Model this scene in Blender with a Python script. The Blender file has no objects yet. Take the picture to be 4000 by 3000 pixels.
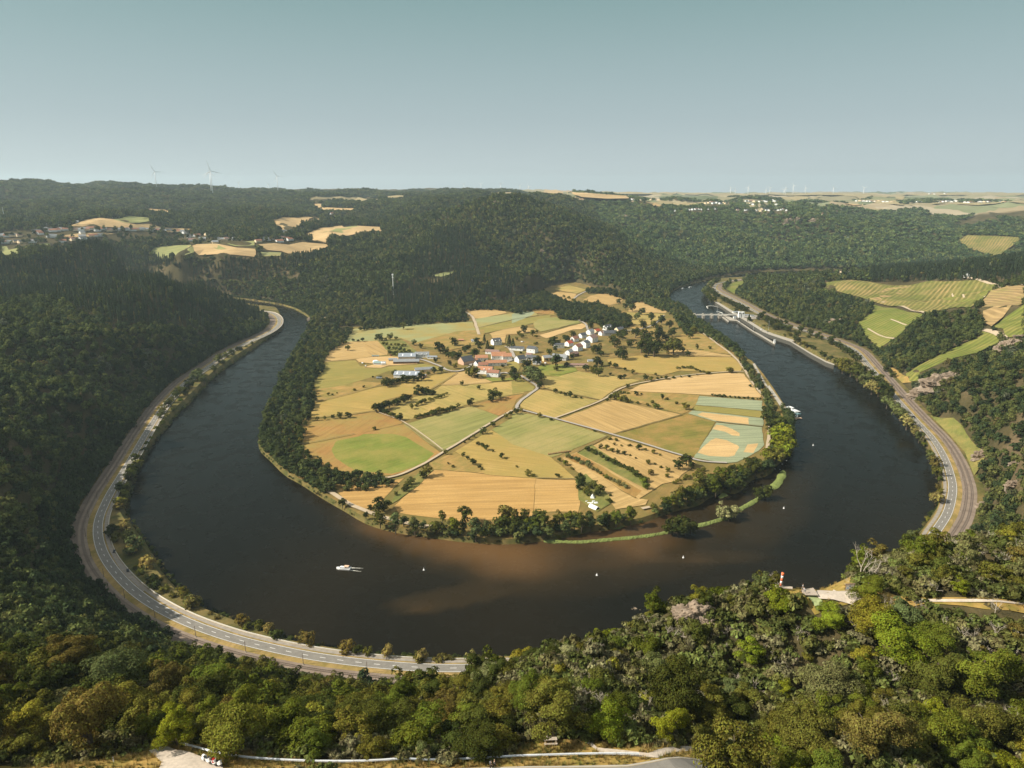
import bpy, bmesh, math, random
import numpy as np
from mathutils import Vector, Matrix
from mathutils.geometry import delaunay_2d_cdt
random.seed(7); RNG = np.random.default_rng(11)
PI = math.pi
scene = bpy.context.scene
COL = scene.collection

# ------------------------------------------------------------------ survey frame
CAMZ = 290.0; FPX = 1520.8; PITCH = math.radians(15.24)
CP, SP = math.cos(PITCH), math.sin(PITCH)
FR = {'V': (0, 0, 1), 'a': (0, 331.8, 4), 'b': (553, 331.8, 4), 'c': (1106, 331.8, 4), 'd': (1659, 331.8, 4),
      'e': (0, 691.3, 4), 'f': (553, 691.3, 4), 'g': (1106, 691.3, 4), 'h': (1659, 691.3, 4),
      'i': (0, 1106, 3), 'j': (553, 1106, 3), 'k': (1106, 1106, 3), 'l': (1659, 1106, 3),
      'm': (746.5, 696.8, 6.667), 'n': (967.8, 663.6, 10), 'o': (1177.9, 691.3, 10), 'p': (1448.9, 597.2, 8.333)}
def V(fr, x, y):
    o = FR[fr]; return (o[0] + x / o[2], o[1] + y / o[2])
def VS(s):
    """'f 10,20 30,40 g 5,6' -> list of survey points (frame letter switches)."""
    out = []; fr = 'V'
    for tok in s.split():
        if tok in FR: fr = tok
        else:
            x, y = tok.split(','); out.append(V(fr, float(x), float(y)))
    return out
def rdir(px, py):
    d = (px - 1106) / FPX; e = (829.5 - py) / FPX
    return (d, CP + e * SP, -SP + e * CP)
def Pz(px, py, z):
    d = rdir(px, py); t = (z - CAMZ) / d[2]
    return (d[0] * t, d[1] * t, z)
def PD(px, py, Y, off=0.0):
    d = rdir(px, py); t = Y / d[1]
    return (d[0] * t, Y, CAMZ + d[2] * t - off)
def proj(x, y, z):
    zz = z - CAMZ
    depth = y * CP - zz * SP; up = y * SP + zz * CP
    return 1106 + FPX * x / depth, 829.5 - FPX * up / depth

# ------------------------------------------------------------------ 2D helpers
def inpoly(x, y, poly):
    x = np.asarray(x, float); y = np.asarray(y, float)
    ins = np.zeros(x.shape, bool); n = len(poly)
    for i in range(n):
        x1, y1 = poly[i][0], poly[i][1]; x2, y2 = poly[(i + 1) % n][0], poly[(i + 1) % n][1]
        if y1 == y2: continue
        c = ((y1 > y) != (y2 > y)) & (x < (x2 - x1) * (y - y1) / (y2 - y1) + x1)
        ins ^= c
    return ins
def dline(x, y, line):
    x = np.asarray(x, float); y = np.asarray(y, float)
    best = np.full(x.shape, 1e18)
    for i in range(len(line) - 1):
        ax, ay = line[i][0], line[i][1]; bx, by = line[i + 1][0], line[i + 1][1]
        dx, dy = bx - ax, by - ay; L = dx * dx + dy * dy + 1e-12
        t = np.clip(((x - ax) * dx + (y - ay) * dy) / L, 0, 1)
        best = np.minimum(best, (x - ax - t * dx) ** 2 + (y - ay - t * dy) ** 2)
    return np.sqrt(best)
def chaikin(pts, n=2, closed=False):
    pts = [tuple(p) for p in pts]
    for _ in range(n):
        out = [] if closed else [pts[0]]
        m = len(pts)
        for i in range(m if closed else m - 1):
            a = pts[i]; b = pts[(i + 1) % m]
            out.append(tuple(.75 * a[k] + .25 * b[k] for k in range(len(a))))
            out.append(tuple(.25 * a[k] + .75 * b[k] for k in range(len(a))))
        if not closed: out.append(pts[-1])
        pts = out
    return pts
def resample(pts, step):
    out = [pts[0]]; acc = 0.0
    for i in range(len(pts) - 1):
        a = np.array(pts[i], float); b = np.array(pts[i + 1], float); L = np.linalg.norm((b - a)[:2])
        if L < 1e-9: continue
        d = step - acc
        while d <= L:
            out.append(tuple(a + (b - a) * d / L)); d += step
        acc = L - (d - step)
    if np.linalg.norm(np.array(out[-1][:2]) - np.array(pts[-1][:2])) > step * .3: out.append(tuple(pts[-1]))
    return out
def offset(line, d):
    out = []
    n = len(line)
    for i in range(n):
        a = line[max(i - 1, 0)]; b = line[min(i + 1, n - 1)]
        tx, ty = b[0] - a[0], b[1] - a[1]; L = math.hypot(tx, ty) + 1e-9
        out.append((line[i][0] - ty / L * d, line[i][1] + tx / L * d))
    return out
def vnoise(x, y, s, seed=0):
    """smooth value noise 0..1, vectorised"""
    x = np.asarray(x, float) / s; y = np.asarray(y, float) / s
    xi = np.floor(x); yi = np.floor(y); fx = x - xi; fy = y - yi
    fx = fx * fx * (3 - 2 * fx); fy = fy * fy * (3 - 2 * fy)
    def h(a, b):
        v = np.sin(a * 127.1 + b * 311.7 + seed * 74.7) * 43758.5453
        return v - np.floor(v)
    return (h(xi, yi) * (1 - fx) + h(xi + 1, yi) * fx) * (1 - fy) + (h(xi, yi + 1) * (1 - fx) + h(xi + 1, yi + 1) * fx) * fy

# ------------------------------------------------------------------ river, road
SH = 7.0      # shelf level of the river road
PEN = 4.0     # level of the flat land inside the bend
def zline(s, z): return [Pz(p[0], p[1], z)[:2] for p in VS(s)]
outer_L = zline('V 300,700 470,668 568,654 600,664 614,690 606,712 562,745 502,785 457,820 417,865 382,897 352,935 327,965 307,1000 288,1040 275,1080 273,1112 300,1150 330,1190 352,1236 383,1270 433,1312 500,1340 560,1362 620,1387 700,1402 800,1417 900,1424 1000,1427 1075,1424', 0)
outer_L[0] = (outer_L[2][0] - 500, outer_L[2][1] - 10); outer_L[1] = (outer_L[2][0] - 160, outer_L[2][1] + 40)
outer_R = zline('l 960,150 1010,100 1050,30 h 1450,1650 1490,1560 1490,1450 1480,1330 1420,1200 1380,1130 1330,1030 1250,930 1150,830 1000,690 850,570 720,480 600,400 570,385 500,360 370,290 190,180 0,125 p 1300,740 1120,670 780,460 c 1680,1220 1660,1160 1700,1100 1850,1085', 0)
hid_s = [(60, 392), (130, 398), (200, 420), (262, 462), (310, 512)]
outer = outer_L + hid_s + outer_R
e_ = outer[-1]; outer = outer + [(e_[0] + 200, e_[1] + 60), (e_[0] + 700, e_[1] + 40)]
outer = resample(chaikin(outer, 2), 9.0)
inner = zline('b 60,1280 300,1325 430,1390 485,1440 470,1500 V 652,740 640,760 628,780 616,805 606,830 596,850 585,875 576,905 568,930 562,950 566,975 f 130,1200 270,1345 400,1410 550,1510 700,1600 800,1655 j 700,60 800,100 950,135 1150,160 1350,190 1659,205 k 235,175 380,150 500,118 620,112 740,80 860,60 g 1390,1640 1600,1600 1650,1550 1800,1480 1900,1505 1980,1455 2050,1370 2200,1345 h 60,1245 150,1175 210,1115 225,1000 205,905 220,875 160,790 0,540 g 2080,375 2030,350 1960,270 1850,180 1720,90 1620,20 V 1496,692 1491,680 1476,664 1443,654 1442,640 1456,624 1506,610 1543,602 1568,597', 0)
a_ = inner[0]; b_ = inner[-1]
inner_ext = [(a_[0] - 520, a_[1] + 70), (a_[0] - 180, a_[1] + 110)] + inner + [(b_[0] + 220, b_[1] + 200), (b_[0] + 700, b_[1] + 180)]
inner_s = resample(chaikin(inner_ext, 1), 7.0)
river_poly = outer + inner_s[::-1]
road_L = zline('b 100,1365 170,1390 205,1430 200,1480 130,1540 0,1600 e 2100,210 1950,290 1850,370 1740,440 1620,520 1500,640 1400,760 1330,870 1260,980 1180,1120 1110,1240 1030,1370 960,1480 900,1600 i 640,40 630,130 650,230 700,330 790,440 900,540 1040,630 1200,710 1400,785 1600,845 j 300,925 600,968 900,998 1200,1013 1490,1008', SH)
road_R = zline('l 1060,160 1120,80 1170,0 h 1600,1480 1590,1380 1550,1240 1480,1100 1400,990 1300,890 1220,800 1130,700 1040,590 960,490 870,390 800,300 V 1843,752 1800,735 1745,716 1690,698 1643,679 c 2000,1300 1900,1250 1800,1200 1745,1170 1760,1130 1830,1110', SH)
hid_r = [(60, 372), (135, 379), (208, 403), (272, 447), (322, 498)]
c0 = road_L[0]; c1 = road_R[-1]
road_c = [(c0[0] - 260, c0[1] - 60), (c0[0] - 90, c0[1] + 12)] + road_L + hid_r + road_R + [(c1[0] + 130, c1[1] + 120), (c1[0] + 500, c1[1] + 200)]
road_c = resample(chaikin(road_c, 3), 5.0)
# flat land inside the bend
back = [Pz(p[0], p[1], PEN)[:2] for p in VS('V 1440,652 1400,648 1350,638 1290,620 1240,608 1190,617 1106,648 1040,662 1000,670 1012,692 880,700 800,704 745,706 700,716 676,706')]
i0 = min(range(len(inner_s)), key=lambda i: (inner_s[i][0] - back[-1][0]) ** 2 + (inner_s[i][1] - back[-1][1]) ** 2)
i1 = min(range(len(inner_s)), key=lambda i: (inner_s[i][0] - back[0][0]) ** 2 + (inner_s[i][1] - back[0][1]) ** 2)
pen_poly = inner_s[i0:i1 + 1] + back[1:-1]

# ------------------------------------------------------------------ terrain heights
ctrl = []
TH = 13.0
def cz(s, off=TH):      # 'x,y,z' tokens: canopy point with known level
    fr = 'V'
    for t in s.split():
        if t in FR: fr = t; continue
        x, y, z = map(float, t.split(',')); q = V(fr, x, y); p = Pz(q[0], q[1], z); ctrl.append((p[0], p[1], z - off))
def cd(s, off=TH):      # 'x,y,Y' tokens: canopy point with known distance
    fr = 'V'
    for t in s.split():
        if t in FR: fr = t; continue
        x, y, D = map(float, t.split(',')); q = V(fr, x, y); p = PD(q[0], q[1], D); ctrl.append((p[0], p[1], p[2] - off))
foot = offset(road_c, -25.0)
for p in foot[::5]: ctrl.append((p[0], p[1], SH + .5))
for p in resample(road_c, 30): ctrl.append((p[0], p[1], SH - .5))
for p in back: ctrl.append((p[0], p[1], PEN + .5))
for p in inner_s[:i0:5] + inner_s[i1::5]: ctrl.append((p[0], p[1], 5.0))
for X, Y in ((-150, 700), (0, 700), (150, 700), (0, 1000), (-100, 1250), (150, 1250), (-150, 500), (300, 1000)): ctrl.append((X, Y, 3))
# plateau under and around the foreground
for X, Y, Z in ((-260, -150, 196), (0, -150, 196), (260, -150, 196), (-180, 20, 192), (0, 20, 191), (180, 20, 191), (-100, 70, 190.5), (0, 70, 190), (100, 70, 190), (-60, 108, 190), (-20, 106, 190), (30, 106, 190), (-80, 104, 190), (70, 112, 189), (-110, 110, 190), (-500, -100, 196), (500, -100, 196),
                (-30, 122, 182), (-80, 124, 181), (30, 124, 183), (100, 140, 188), (130, 160, 190), (-25, 145, 168), (30, 155, 168), (-90, 150, 164), (90, 178, 176)):
    ctrl.append((X, Y, Z))
cz('V 1680,1262,190 1740,1280,190 1800,1290,190 1860,1285,190 1950,1295,190 2050,1300,191 2150,1302,193 2212,1310,194', 0)
cz('V 1600,1360,188 1800,1400,188 2000,1400,190 2200,1400,192 1500,1500,188 1700,1550,189 1900,1600,191 2100,1600,194')
cz('V 0,1350,176 120,1372,176 250,1392,176 350,1420,180 0,1500,188 150,1520,188 300,1540,188')
cz('V 480,1436,184 600,1452,184 850,1470,184 1000,1458,184', 15)
cz('V 1075,1436,186', 13)
cz('V 1180,1382,188 1290,1340,189 1370,1312,190', 4)
cz('V 1440,1275,189 1500,1266,190 1600,1258,190 1760,1256,191 1830,1205,191', 5)
cz('V 1900,1175,191 1990,1158,191 2100,1136,192 2212,1118,195', 6)
cz('V 0,1285,112 120,1300,102 250,1335,80 340,1372,84 440,1405,96')
for X, Y, Z in ((-60, 205, 108), (30, 215, 108), (110, 250, 110), (170, 250, 130), (215, 290, 110), (260, 330, 90), (20, 300, 50), (120, 320, 50), (220, 370, 45), (320, 420, 60), (400, 480, 70), (-150, 240, 100), (-240, 250, 100),
                (340, 300, 150), (460, 350, 150), (600, 450, 160), (800, 600, 170)):
    ctrl.append((X, Y, Z))
# hillside left of the road
cz('V 0,1230,92 100,1230,64 170,1235,24 0,1200,86 100,1190,58 0,1100,86 80,1100,64 145,1100,30 0,1000,88 100,1000,75 180,1000,40 0,900,95 150,900,85 250,900,48 0,800,105 200,800,95 300,800,70 365,800,38 0,700,115 200,700,110 350,700,82 450,700,52 0,650,118 200,650,115 350,650,92 450,655,66 525,655,38 0,600,124 150,598,124 280,605,112 400,625,84 480,640,62')
for X, Y, Z in ((-700, 300, 120), (-900, 600, 125), (-1200, 900, 130), (-1500, 1300, 140), (-1900, 1800, 160), (900, 900, 130), (1300, 1300, 150), (1800, 1900, 170), (-3000, 2500, 260), (3000, 3000, 240), (-5000, 5000, 330), (5500, 5500, 250)):
    ctrl.append((X, Y, Z))
# beyond it: valley, villages, skyline
cd('V 350,590,1650 430,598,1650 520,575,1850 450,570,1800 600,590,1950 250,575,1650 120,570,1650 0,575,1600 100,545,1850 250,540,1850 350,545,1900')
cd('V 30,512,2250 100,505,2300 200,500,2350 300,497,2450 400,505,2450 470,520,2350 550,520,2350 380,545,2050 470,545,2050 600,530,2250 680,510,2550 760,498,2650 640,492,2800', 0)
cd('V 0,480,2600 100,470,2800 200,462,2900 300,460,3000 400,470,3100 500,470,3000 560,460,3100 620,470,3300 700,455,3600 0,440,3300 150,440,3400 300,440,3600 430,435,3900 550,440,3800 0,395,4600 150,399,4700 300,403,4900 450,410,5200 600,417,6000 700,420,6200 820,425,4800 900,417,5200 1000,424,4300 1040,412,6500 1200,413,7500 1280,416,9000')
# central hill
cd('V 1090,430,2750 1060,442,2650 1000,475,2550 930,500,2450 850,520,2350 740,545,2200 660,582,2050 610,605,1980 1100,500,2400 1000,540,2200 900,570,2050 800,592,1950 720,622,1850 690,650,1800 1200,500,2450 1300,540,2350 1200,580,2080 1050,600,1950 900,635,1850 1100,635,1880 1300,595,2080 1400,600,2200 1450,590,2400 1140,436,2800 1250,470,2900 1350,500,2950 1450,530,2900 1540,562,2800 1500,590,2550')
cd('V 950,436,3400 850,442,3400 760,470,3200 700,500,2850 860,480,2950 950,470,2950 1180,428,3900 1300,440,3800 1250,455,3400 1350,470,3400')
# hidden saddles that set the central hill apart
for X, Y, Z in ((100, 3250, 130), (350, 3350, 110), (650, 3400, 100), (950, 3350, 90), (-250, 3150, 170), (-450, 2950, 150), (1250, 3200, 60)): ctrl.append((X, Y, Z))
# hills beyond the river on the right
cd('V 1400,455,3700 1500,462,3600 1600,462,3500 1700,462,3500 1780,480,3300 1860,500,3200 1950,530,3000 2040,545,2900 2100,560,2750 1450,500,3300 1600,500,3150 1700,520,3000 1800,545,2850 1600,550,2850 1900,570,2650 1650,580,2620 1800,585,2600 2000,580,2600 1850,455,4100 1950,447,4400 2050,443,4600 2200,447,4300 2000,490,3700 2100,490,3600 2200,490,3500 1900,480,3700')
cd('V 2040,510,3300 2180,515,3200 2110,550,2950 2200,560,2700 2150,565,2600', 0)
cd('V 1400,435,5200 1500,440,5000 1600,445,4700 1300,428,7000 1700,432,6200 1800,437,5800 1900,433,6500 2000,437,6200 2150,437,6200 2212,438,6000 1450,424,9000 1700,424,9000 1900,424,9000 2200,424,9000 1300,420,12000 1500,419,13000 1800,418,13000 2200,418,13000 1000,417,12000 600,417,12000 200,415,12000', 0)
# vineyards and near hill on the right
cd('V 1790,612,1850 1900,610,1800 2000,608,1750 2100,603,1650 2212,604,1500 1880,650,1650 1960,655,1500 2050,650,1450 2140,640,1350 2200,650,1250 1850,690,1500 1920,720,1350 2130,718,1120 2180,732,1050 2150,748,1040 2050,782,1020 1960,800,1050 2212,700,1100', 0)
cd('V 1700,620,2000 1680,650,1800 1760,640,1850 1820,670,1620 2000,705,1230 2060,685,1230 2100,690,1180 1950,760,1130 2212,570,1750 2050,577,1850 1900,583,1950 1780,590,2050 2180,770,880 2000,835,925 2080,820,850 2100,900,690 2212,850,700 2212,950,560 2150,985,590 2212,1050,450 2140,1075,520', 10)
C = np.array(ctrl, float)
keep = []
for i in range(len(C)):
    if all((C[i, 0] - C[j, 0]) ** 2 + (C[i, 1] - C[j, 1]) ** 2 > 36 for j in keep[-60:]): keep.append(i)
C = C[keep]
def solve_tps(C):
    P = C[:, :2] / 1000.0; n = len(P)
    K = np.sqrt(((P[:, None] - P[None]) ** 2).sum(-1)) * -1.0
    lam = 0.004
    A = np.zeros((n + 3, n + 3)); A[:n, :n] = K + lam * np.eye(n)
    A[:n, n] = 1; A[:n, n + 1:] = P; A[n, :n] = 1; A[n + 1:, :n] = P.T
    b = np.zeros(n + 3); b[:n] = C[:, 2]
    return P, np.linalg.solve(A, b)
TP, TW = solve_tps(C)
def tps(x, y):
    x = np.asarray(x, float).ravel() / 1000; y = np.asarray(y, float).ravel() / 1000
    out = np.empty(len(x)); n = len(TP)
    for s in range(0, len(x), 4000):
        xx = x[s:s + 4000]; yy = y[s:s + 4000]
        r = np.sqrt((xx[:, None] - TP[None, :, 0]) ** 2 + (yy[:, None] - TP[None, :, 1]) ** 2)
        out[s:s + 4000] = -r @ TW[:n] + TW[n] + TW[n + 1] * xx + TW[n + 2] * yy
    return out
NA, NR = 620, 560
ANG = np.linspace(math.radians(-60), math.radians(60), NA)
R0, R1 = 45.0, 15000.0
RAD = R0 * (R1 / R0) ** (np.arange(NR) / (NR - 1))
AA, RR = np.meshgrid(ANG, RAD)
GX = (RR * np.sin(AA)); GY = RR * np.cos(AA)
GZ = tps(GX, GY).reshape(GX.shape)
GZ += (vnoise(GX, GY, 60, 1) - .5) * 7 * np.clip((GZ - 10) / 40, 0, 1) * (RR > 260) + (vnoise(GX, GY, 420, 2) - .5) * 22 * np.clip((RR - 2300) / 1500, 0, 1)
hl = np.clip((GZ - 22) / 60, 0, 1) * np.clip((RR - 1100) / 500, 0, 1)
GZ += hl * ((vnoise(GX, GY, 230, 21) - .5) * 52 + (.5 - np.abs(vnoise(GX + .35 * GY, GY, 150, 22) - .5) * 2) * 26)
GZ = np.clip(GZ, 5.0, 420)
droad = np.full(GX.shape, 1e9); near = (RR < 3200)
droad[near] = dline(GX[near], GY[near], road_c[::2])
w = np.clip((droad - 24) / 22, 0, 1)
GZ = np.where(droad < 46, (SH - .8) * (1 - w) + GZ * w, GZ)
m_ = inpoly(GX, GY, pen_poly); GZ = np.where(m_, np.minimum(GZ, PEN - 1.2), GZ)
road_in = offset(road_c, 8.8)
ext_poly = inner_s[::-1] + road_in      # everything between the river road and the inner shore
mm = near & inpoly(GX, GY, road_in + inner_s[::-1])
GZ = np.where(mm, -3.0, GZ)
def Hg(x, y, arr=None):
    arr = GZ if arr is None else arr
    x = np.asarray(x, float); y = np.asarray(y, float)
    r = np.hypot(x, y); a = np.arctan2(x, y)
    u = np.clip(np.log(np.maximum(r, R0) / R0) / math.log(R1 / R0) * (NR - 1), 0, NR - 1.001)
    v = np.clip((a - ANG[0]) / (ANG[-1] - ANG[0]) * (NA - 1), 0, NA - 1.001)
    i = u.astype(int); j = v.astype(int); fu = u - i; fv = v - j
    return (arr[i, j] * (1 - fv) + arr[i, j + 1] * fv) * (1 - fu) + (arr[i + 1, j] * (1 - fv) + arr[i + 1, j + 1] * fv) * fu
def H1(x, y): return float(Hg(np.array([x]), np.array([y]))[0])
TS = 60.0 * (15000 / 60.0) ** (np.arange(1500) / 1499)
def hit(px, py, off=0.0):
    d = rdir(px, py); x = d[0] * TS; y = d[1] * TS; z = CAMZ + d[2] * TS
    h = Hg(x, y) + off
    k = np.nonzero(z < h)[0]
    if len(k) == 0: k = [len(TS) - 1]
    k = max(k[0], 1)
    g0 = z[k - 1] - h[k - 1]; g1 = z[k] - h[k]; t = min(1.0, max(0.0, g0 / (g0 - g1 + 1e-9)))
    return (x[k - 1] + (x[k] - x[k - 1]) * t, y[k - 1] + (y[k] - y[k - 1]) * t)
# what the canopy hides (for leaving out trees nobody can see)
tanv = (GZ + 6 - CAMZ) / RR
RUN = np.maximum.accumulate(tanv, axis=0)
# ------------------------------------------------------------------ node helpers
class N:
    def __init__(s, name):
        s.m = bpy.data.materials.new(name); s.m.use_nodes = True; s.t = s.m.node_tree; s.t.nodes.clear()
        s.out = s.t.nodes.new('ShaderNodeOutputMaterial')
    def n(s, typ, **kw):
        nd = s.t.nodes.new(typ)
        for k, v in kw.items():
            if k in nd.inputs: nd.inputs[k].default_value = v
            else: setattr(nd, k, v)
        return nd
    def l(s, a, b): s.t.links.new(a, b)
    def coord(s, scale=(1, 1, 1), rot=0, obj=True):
        tc = s.n('ShaderNodeTexCoord'); mp = s.n('ShaderNodeMapping')
        mp.inputs['Scale'].default_value = scale; mp.inputs['Rotation'].default_value = (0, 0, rot)
        s.l(tc.outputs['Object'], mp.inputs['Vector']); return mp.outputs['Vector']
    def noise(s, vec, scale, detail=3, rough=.55):
        nd = s.n('ShaderNodeTexNoise'); nd.inputs['Scale'].default_value = scale; nd.inputs['Detail'].default_value = detail
        nd.inputs['Roughness'].default_value = rough; s.l(vec, nd.inputs['Vector']); return nd.outputs['Fac']
    def ramp(s, fac, stops):
        nd = s.n('ShaderNodeValToRGB'); r = nd.color_ramp
        while len(r.elements) < len(stops): r.elements.new(.5)
        for e, (p, c) in zip(r.elements, stops): e.position = p; e.color = (c[0], c[1], c[2], 1) if not isinstance(c, float) else (c, c, c, 1)
        s.l(fac, nd.inputs['Fac']); return nd.outputs['Color']
    def mix(s, fac, a, b, mode='MIX'):
        nd = s.n('ShaderNodeMix', data_type='RGBA', blend_type=mode)
        for sock, v in ((nd.inputs[0], fac), (nd.inputs[6], a), (nd.inputs[7], b)):
            if hasattr(v, 'links'): s.l(v, sock)
            elif isinstance(v, (int, float)): sock.default_value = v
            else: sock.default_value = (v[0], v[1], v[2], 1)
        return nd.outputs[2]
    def math(s, op, a, b=0.0):
        nd = s.n('ShaderNodeMath', operation=op)
        for sock, v in ((nd.inputs[0], a), (nd.inputs[1], b)):
            if hasattr(v, 'links'): s.l(v, sock)
            else: sock.default_value = v
        return nd.outputs[0]
    def bsdf(s, col, rough=.85, metal=0.0, bump=None, bs=.3, bd=1.0, spec=.3):
        b = s.n('ShaderNodeBsdfPrincipled'); b.inputs['Roughness'].default_value = rough if not hasattr(rough, 'links') else .5
        if hasattr(rough, 'links'): s.l(rough, b.inputs['Roughness'])
        b.inputs['Metallic'].default_value = metal; b.inputs['Specular IOR Level'].default_value = spec
        if hasattr(col, 'links'): s.l(col, b.inputs['Base Color'])
        else: b.inputs['Base Color'].default_value = (col[0], col[1], col[2], 1)
        if bump is not None:
            bp = s.n('ShaderNodeBump'); bp.inputs['Strength'].default_value = bs; bp.inputs['Distance'].default_value = bd
            s.l(bump, bp.inputs['Height']); s.l(bp.outputs['Normal'], b.inputs['Normal'])
        s.l(b.outputs[0], s.out.inputs[0]); return b
_mc = {}
def plain(name, col, rough=.8, metal=0.0, var=.18, scale=.8):
    if name in _mc: return _mc[name]
    k = N(name); v = k.coord(); f = k.noise(v, scale, 4)
    lo = [c * (1 - var) for c in col]; hi = [min(1, c * (1 + var)) for c in col]
    k.bsdf(k.ramp(f, [(.3, lo), (.7, hi)]), rough, metal); _mc[name] = k.m; return k.m
def mixc(a, b, t): return tuple(a[i] * (1 - t) + b[i] * t for i in range(3))
def field_mat(name, c1, c2, ang=0.0, spacing=9.0, tram=.35, patch=None, pamt=.5, pscale=.012, lw=.10):
    """crop field: soft patches, drilling rows and tramlines along one direction"""
    if name in _mc: return _mc[name]
    g_ = lambda c: (c[0] * 1.0, c[1] * .915, c[2] * .70)
    c1, c2 = g_(c1), g_(c2); patch = g_(patch) if patch is not None else None
    k = N(name); v = k.coord()
    f = k.noise(v, pscale * 1.6, 5, .6); col = k.ramp(f, [(.32, c1), (.68, c2)])
    s0 = k.n('ShaderNodeSeparateXYZ'); k.l(v, s0.inputs[0]); X_, Y_ = s0.outputs[0], s0.outputs[1]
    u_ = k.math('ADD', k.math('MULTIPLY', X_, math.cos(ang)), k.math('MULTIPLY', Y_, -math.sin(ang)))
    w_ = k.math('ADD', k.math('MULTIPLY', X_, math.sin(ang)), k.math('MULTIPLY', Y_, math.cos(ang)))
    cb = k.n('ShaderNodeCombineXYZ'); k.l(u_, cb.inputs[0]); k.l(k.math('MULTIPLY', w_, .05), cb.inputs[1]); vs = cb.outputs[0]
    s1 = k.noise(vs, .22, 3, .6)
    col = k.mix(k.ramp(s1, [(.38, 0.0), (.68, .75)]), col, mixc(c1, (.02, .02, .01), .35))
    if patch is not None:
        f2 = k.noise(v, pscale, 6, .65)
        col = k.mix(k.ramp(f2, [(.5 - .12 + .2 * (1 - pamt) - .1, 0.0), (.5 + .12 + .2 * (1 - pamt) - .1, 1.0)]), col, patch)
    w = k.math('ABSOLUTE', k.math('SUBTRACT', k.math('FRACT', k.math('DIVIDE', k.math('ADD', u_, k.math('MULTIPLY', k.noise(v, .02, 2), 6.0)), spacing)), .5))
    line = k.ramp(w, [(0.0, min(1.0, tram * 1.5)), (lw * .7, min(1.0, tram * 1.5)), (lw * 1.2, 0.0)])
    line = k.mix(k.ramp(k.noise(v, .03, 2), [(.35, 0.0), (.75, .7)]), line, (0, 0, 0))
    col = k.mix(line, col, mixc(c1, (.03, .025, .01), .5))
    fine = k.noise(v, .5, 4, .7)
    col = k.mix(k.ramp(fine, [(.3, .32), (.7, 0.0)]), col, mixc(c1, (.03, .03, .01), .6))
    k.bsdf(col, .95, bump=fine, bs=.5, bd=.6, spec=.1); _mc[name] = k.m; return k.m

def mobj(name, verts, faces, mat, parent=None, smooth=False, loc=None):
    me = bpy.data.meshes.new(name); me.from_pydata([tuple(map(float, v)) for v in verts], [], faces); me.update()
    if smooth: me.polygons.foreach_set('use_smooth', [True] * len(me.polygons))
    for m in (mat if isinstance(mat, (list, tuple)) else [mat]): me.materials.append(m)
    o = bpy.data.objects.new(name, me); COL.objects.link(o)
    if parent is not None: o.parent = parent
    if loc is not None: o.location = loc
    return o
def npmesh(name, verts, faces, mat, smooth=False):
    """fast mesh from numpy arrays, faces (n,3) or (n,4)"""
    me = bpy.data.meshes.new(name); nf, k = faces.shape
    me.vertices.add(len(verts)); me.vertices.foreach_set('co', np.asarray(verts, np.float32).ravel())
    me.loops.add(nf * k); me.loops.foreach_set('vertex_index', faces.astype(np.int32).ravel())
    me.polygons.add(nf); me.polygons.foreach_set('loop_start', np.arange(0, nf * k, k, dtype=np.int32))
    me.update(calc_edges=True); me.validate()
    if smooth: me.polygons.foreach_set('use_smooth', np.ones(len(me.polygons), bool))
    if mat: me.materials.append(mat)
    return me
def structure(o): o['kind'] = 'structure'; return o
def tag(o, label, cat, group=None):
    o['label'] = label; o['category'] = cat
    if group: o['group'] = group
    return o
def root(name, loc, label, cat, rz=0.0, group=None, scale=1.0):
    o = bpy.data.objects.new(name, None); COL.objects.link(o); o.location = loc; o.rotation_euler = (0, 0, rz); o.scale = (scale,) * 3
    o.empty_display_size = .5
    return tag(o, label, cat, group)
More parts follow.
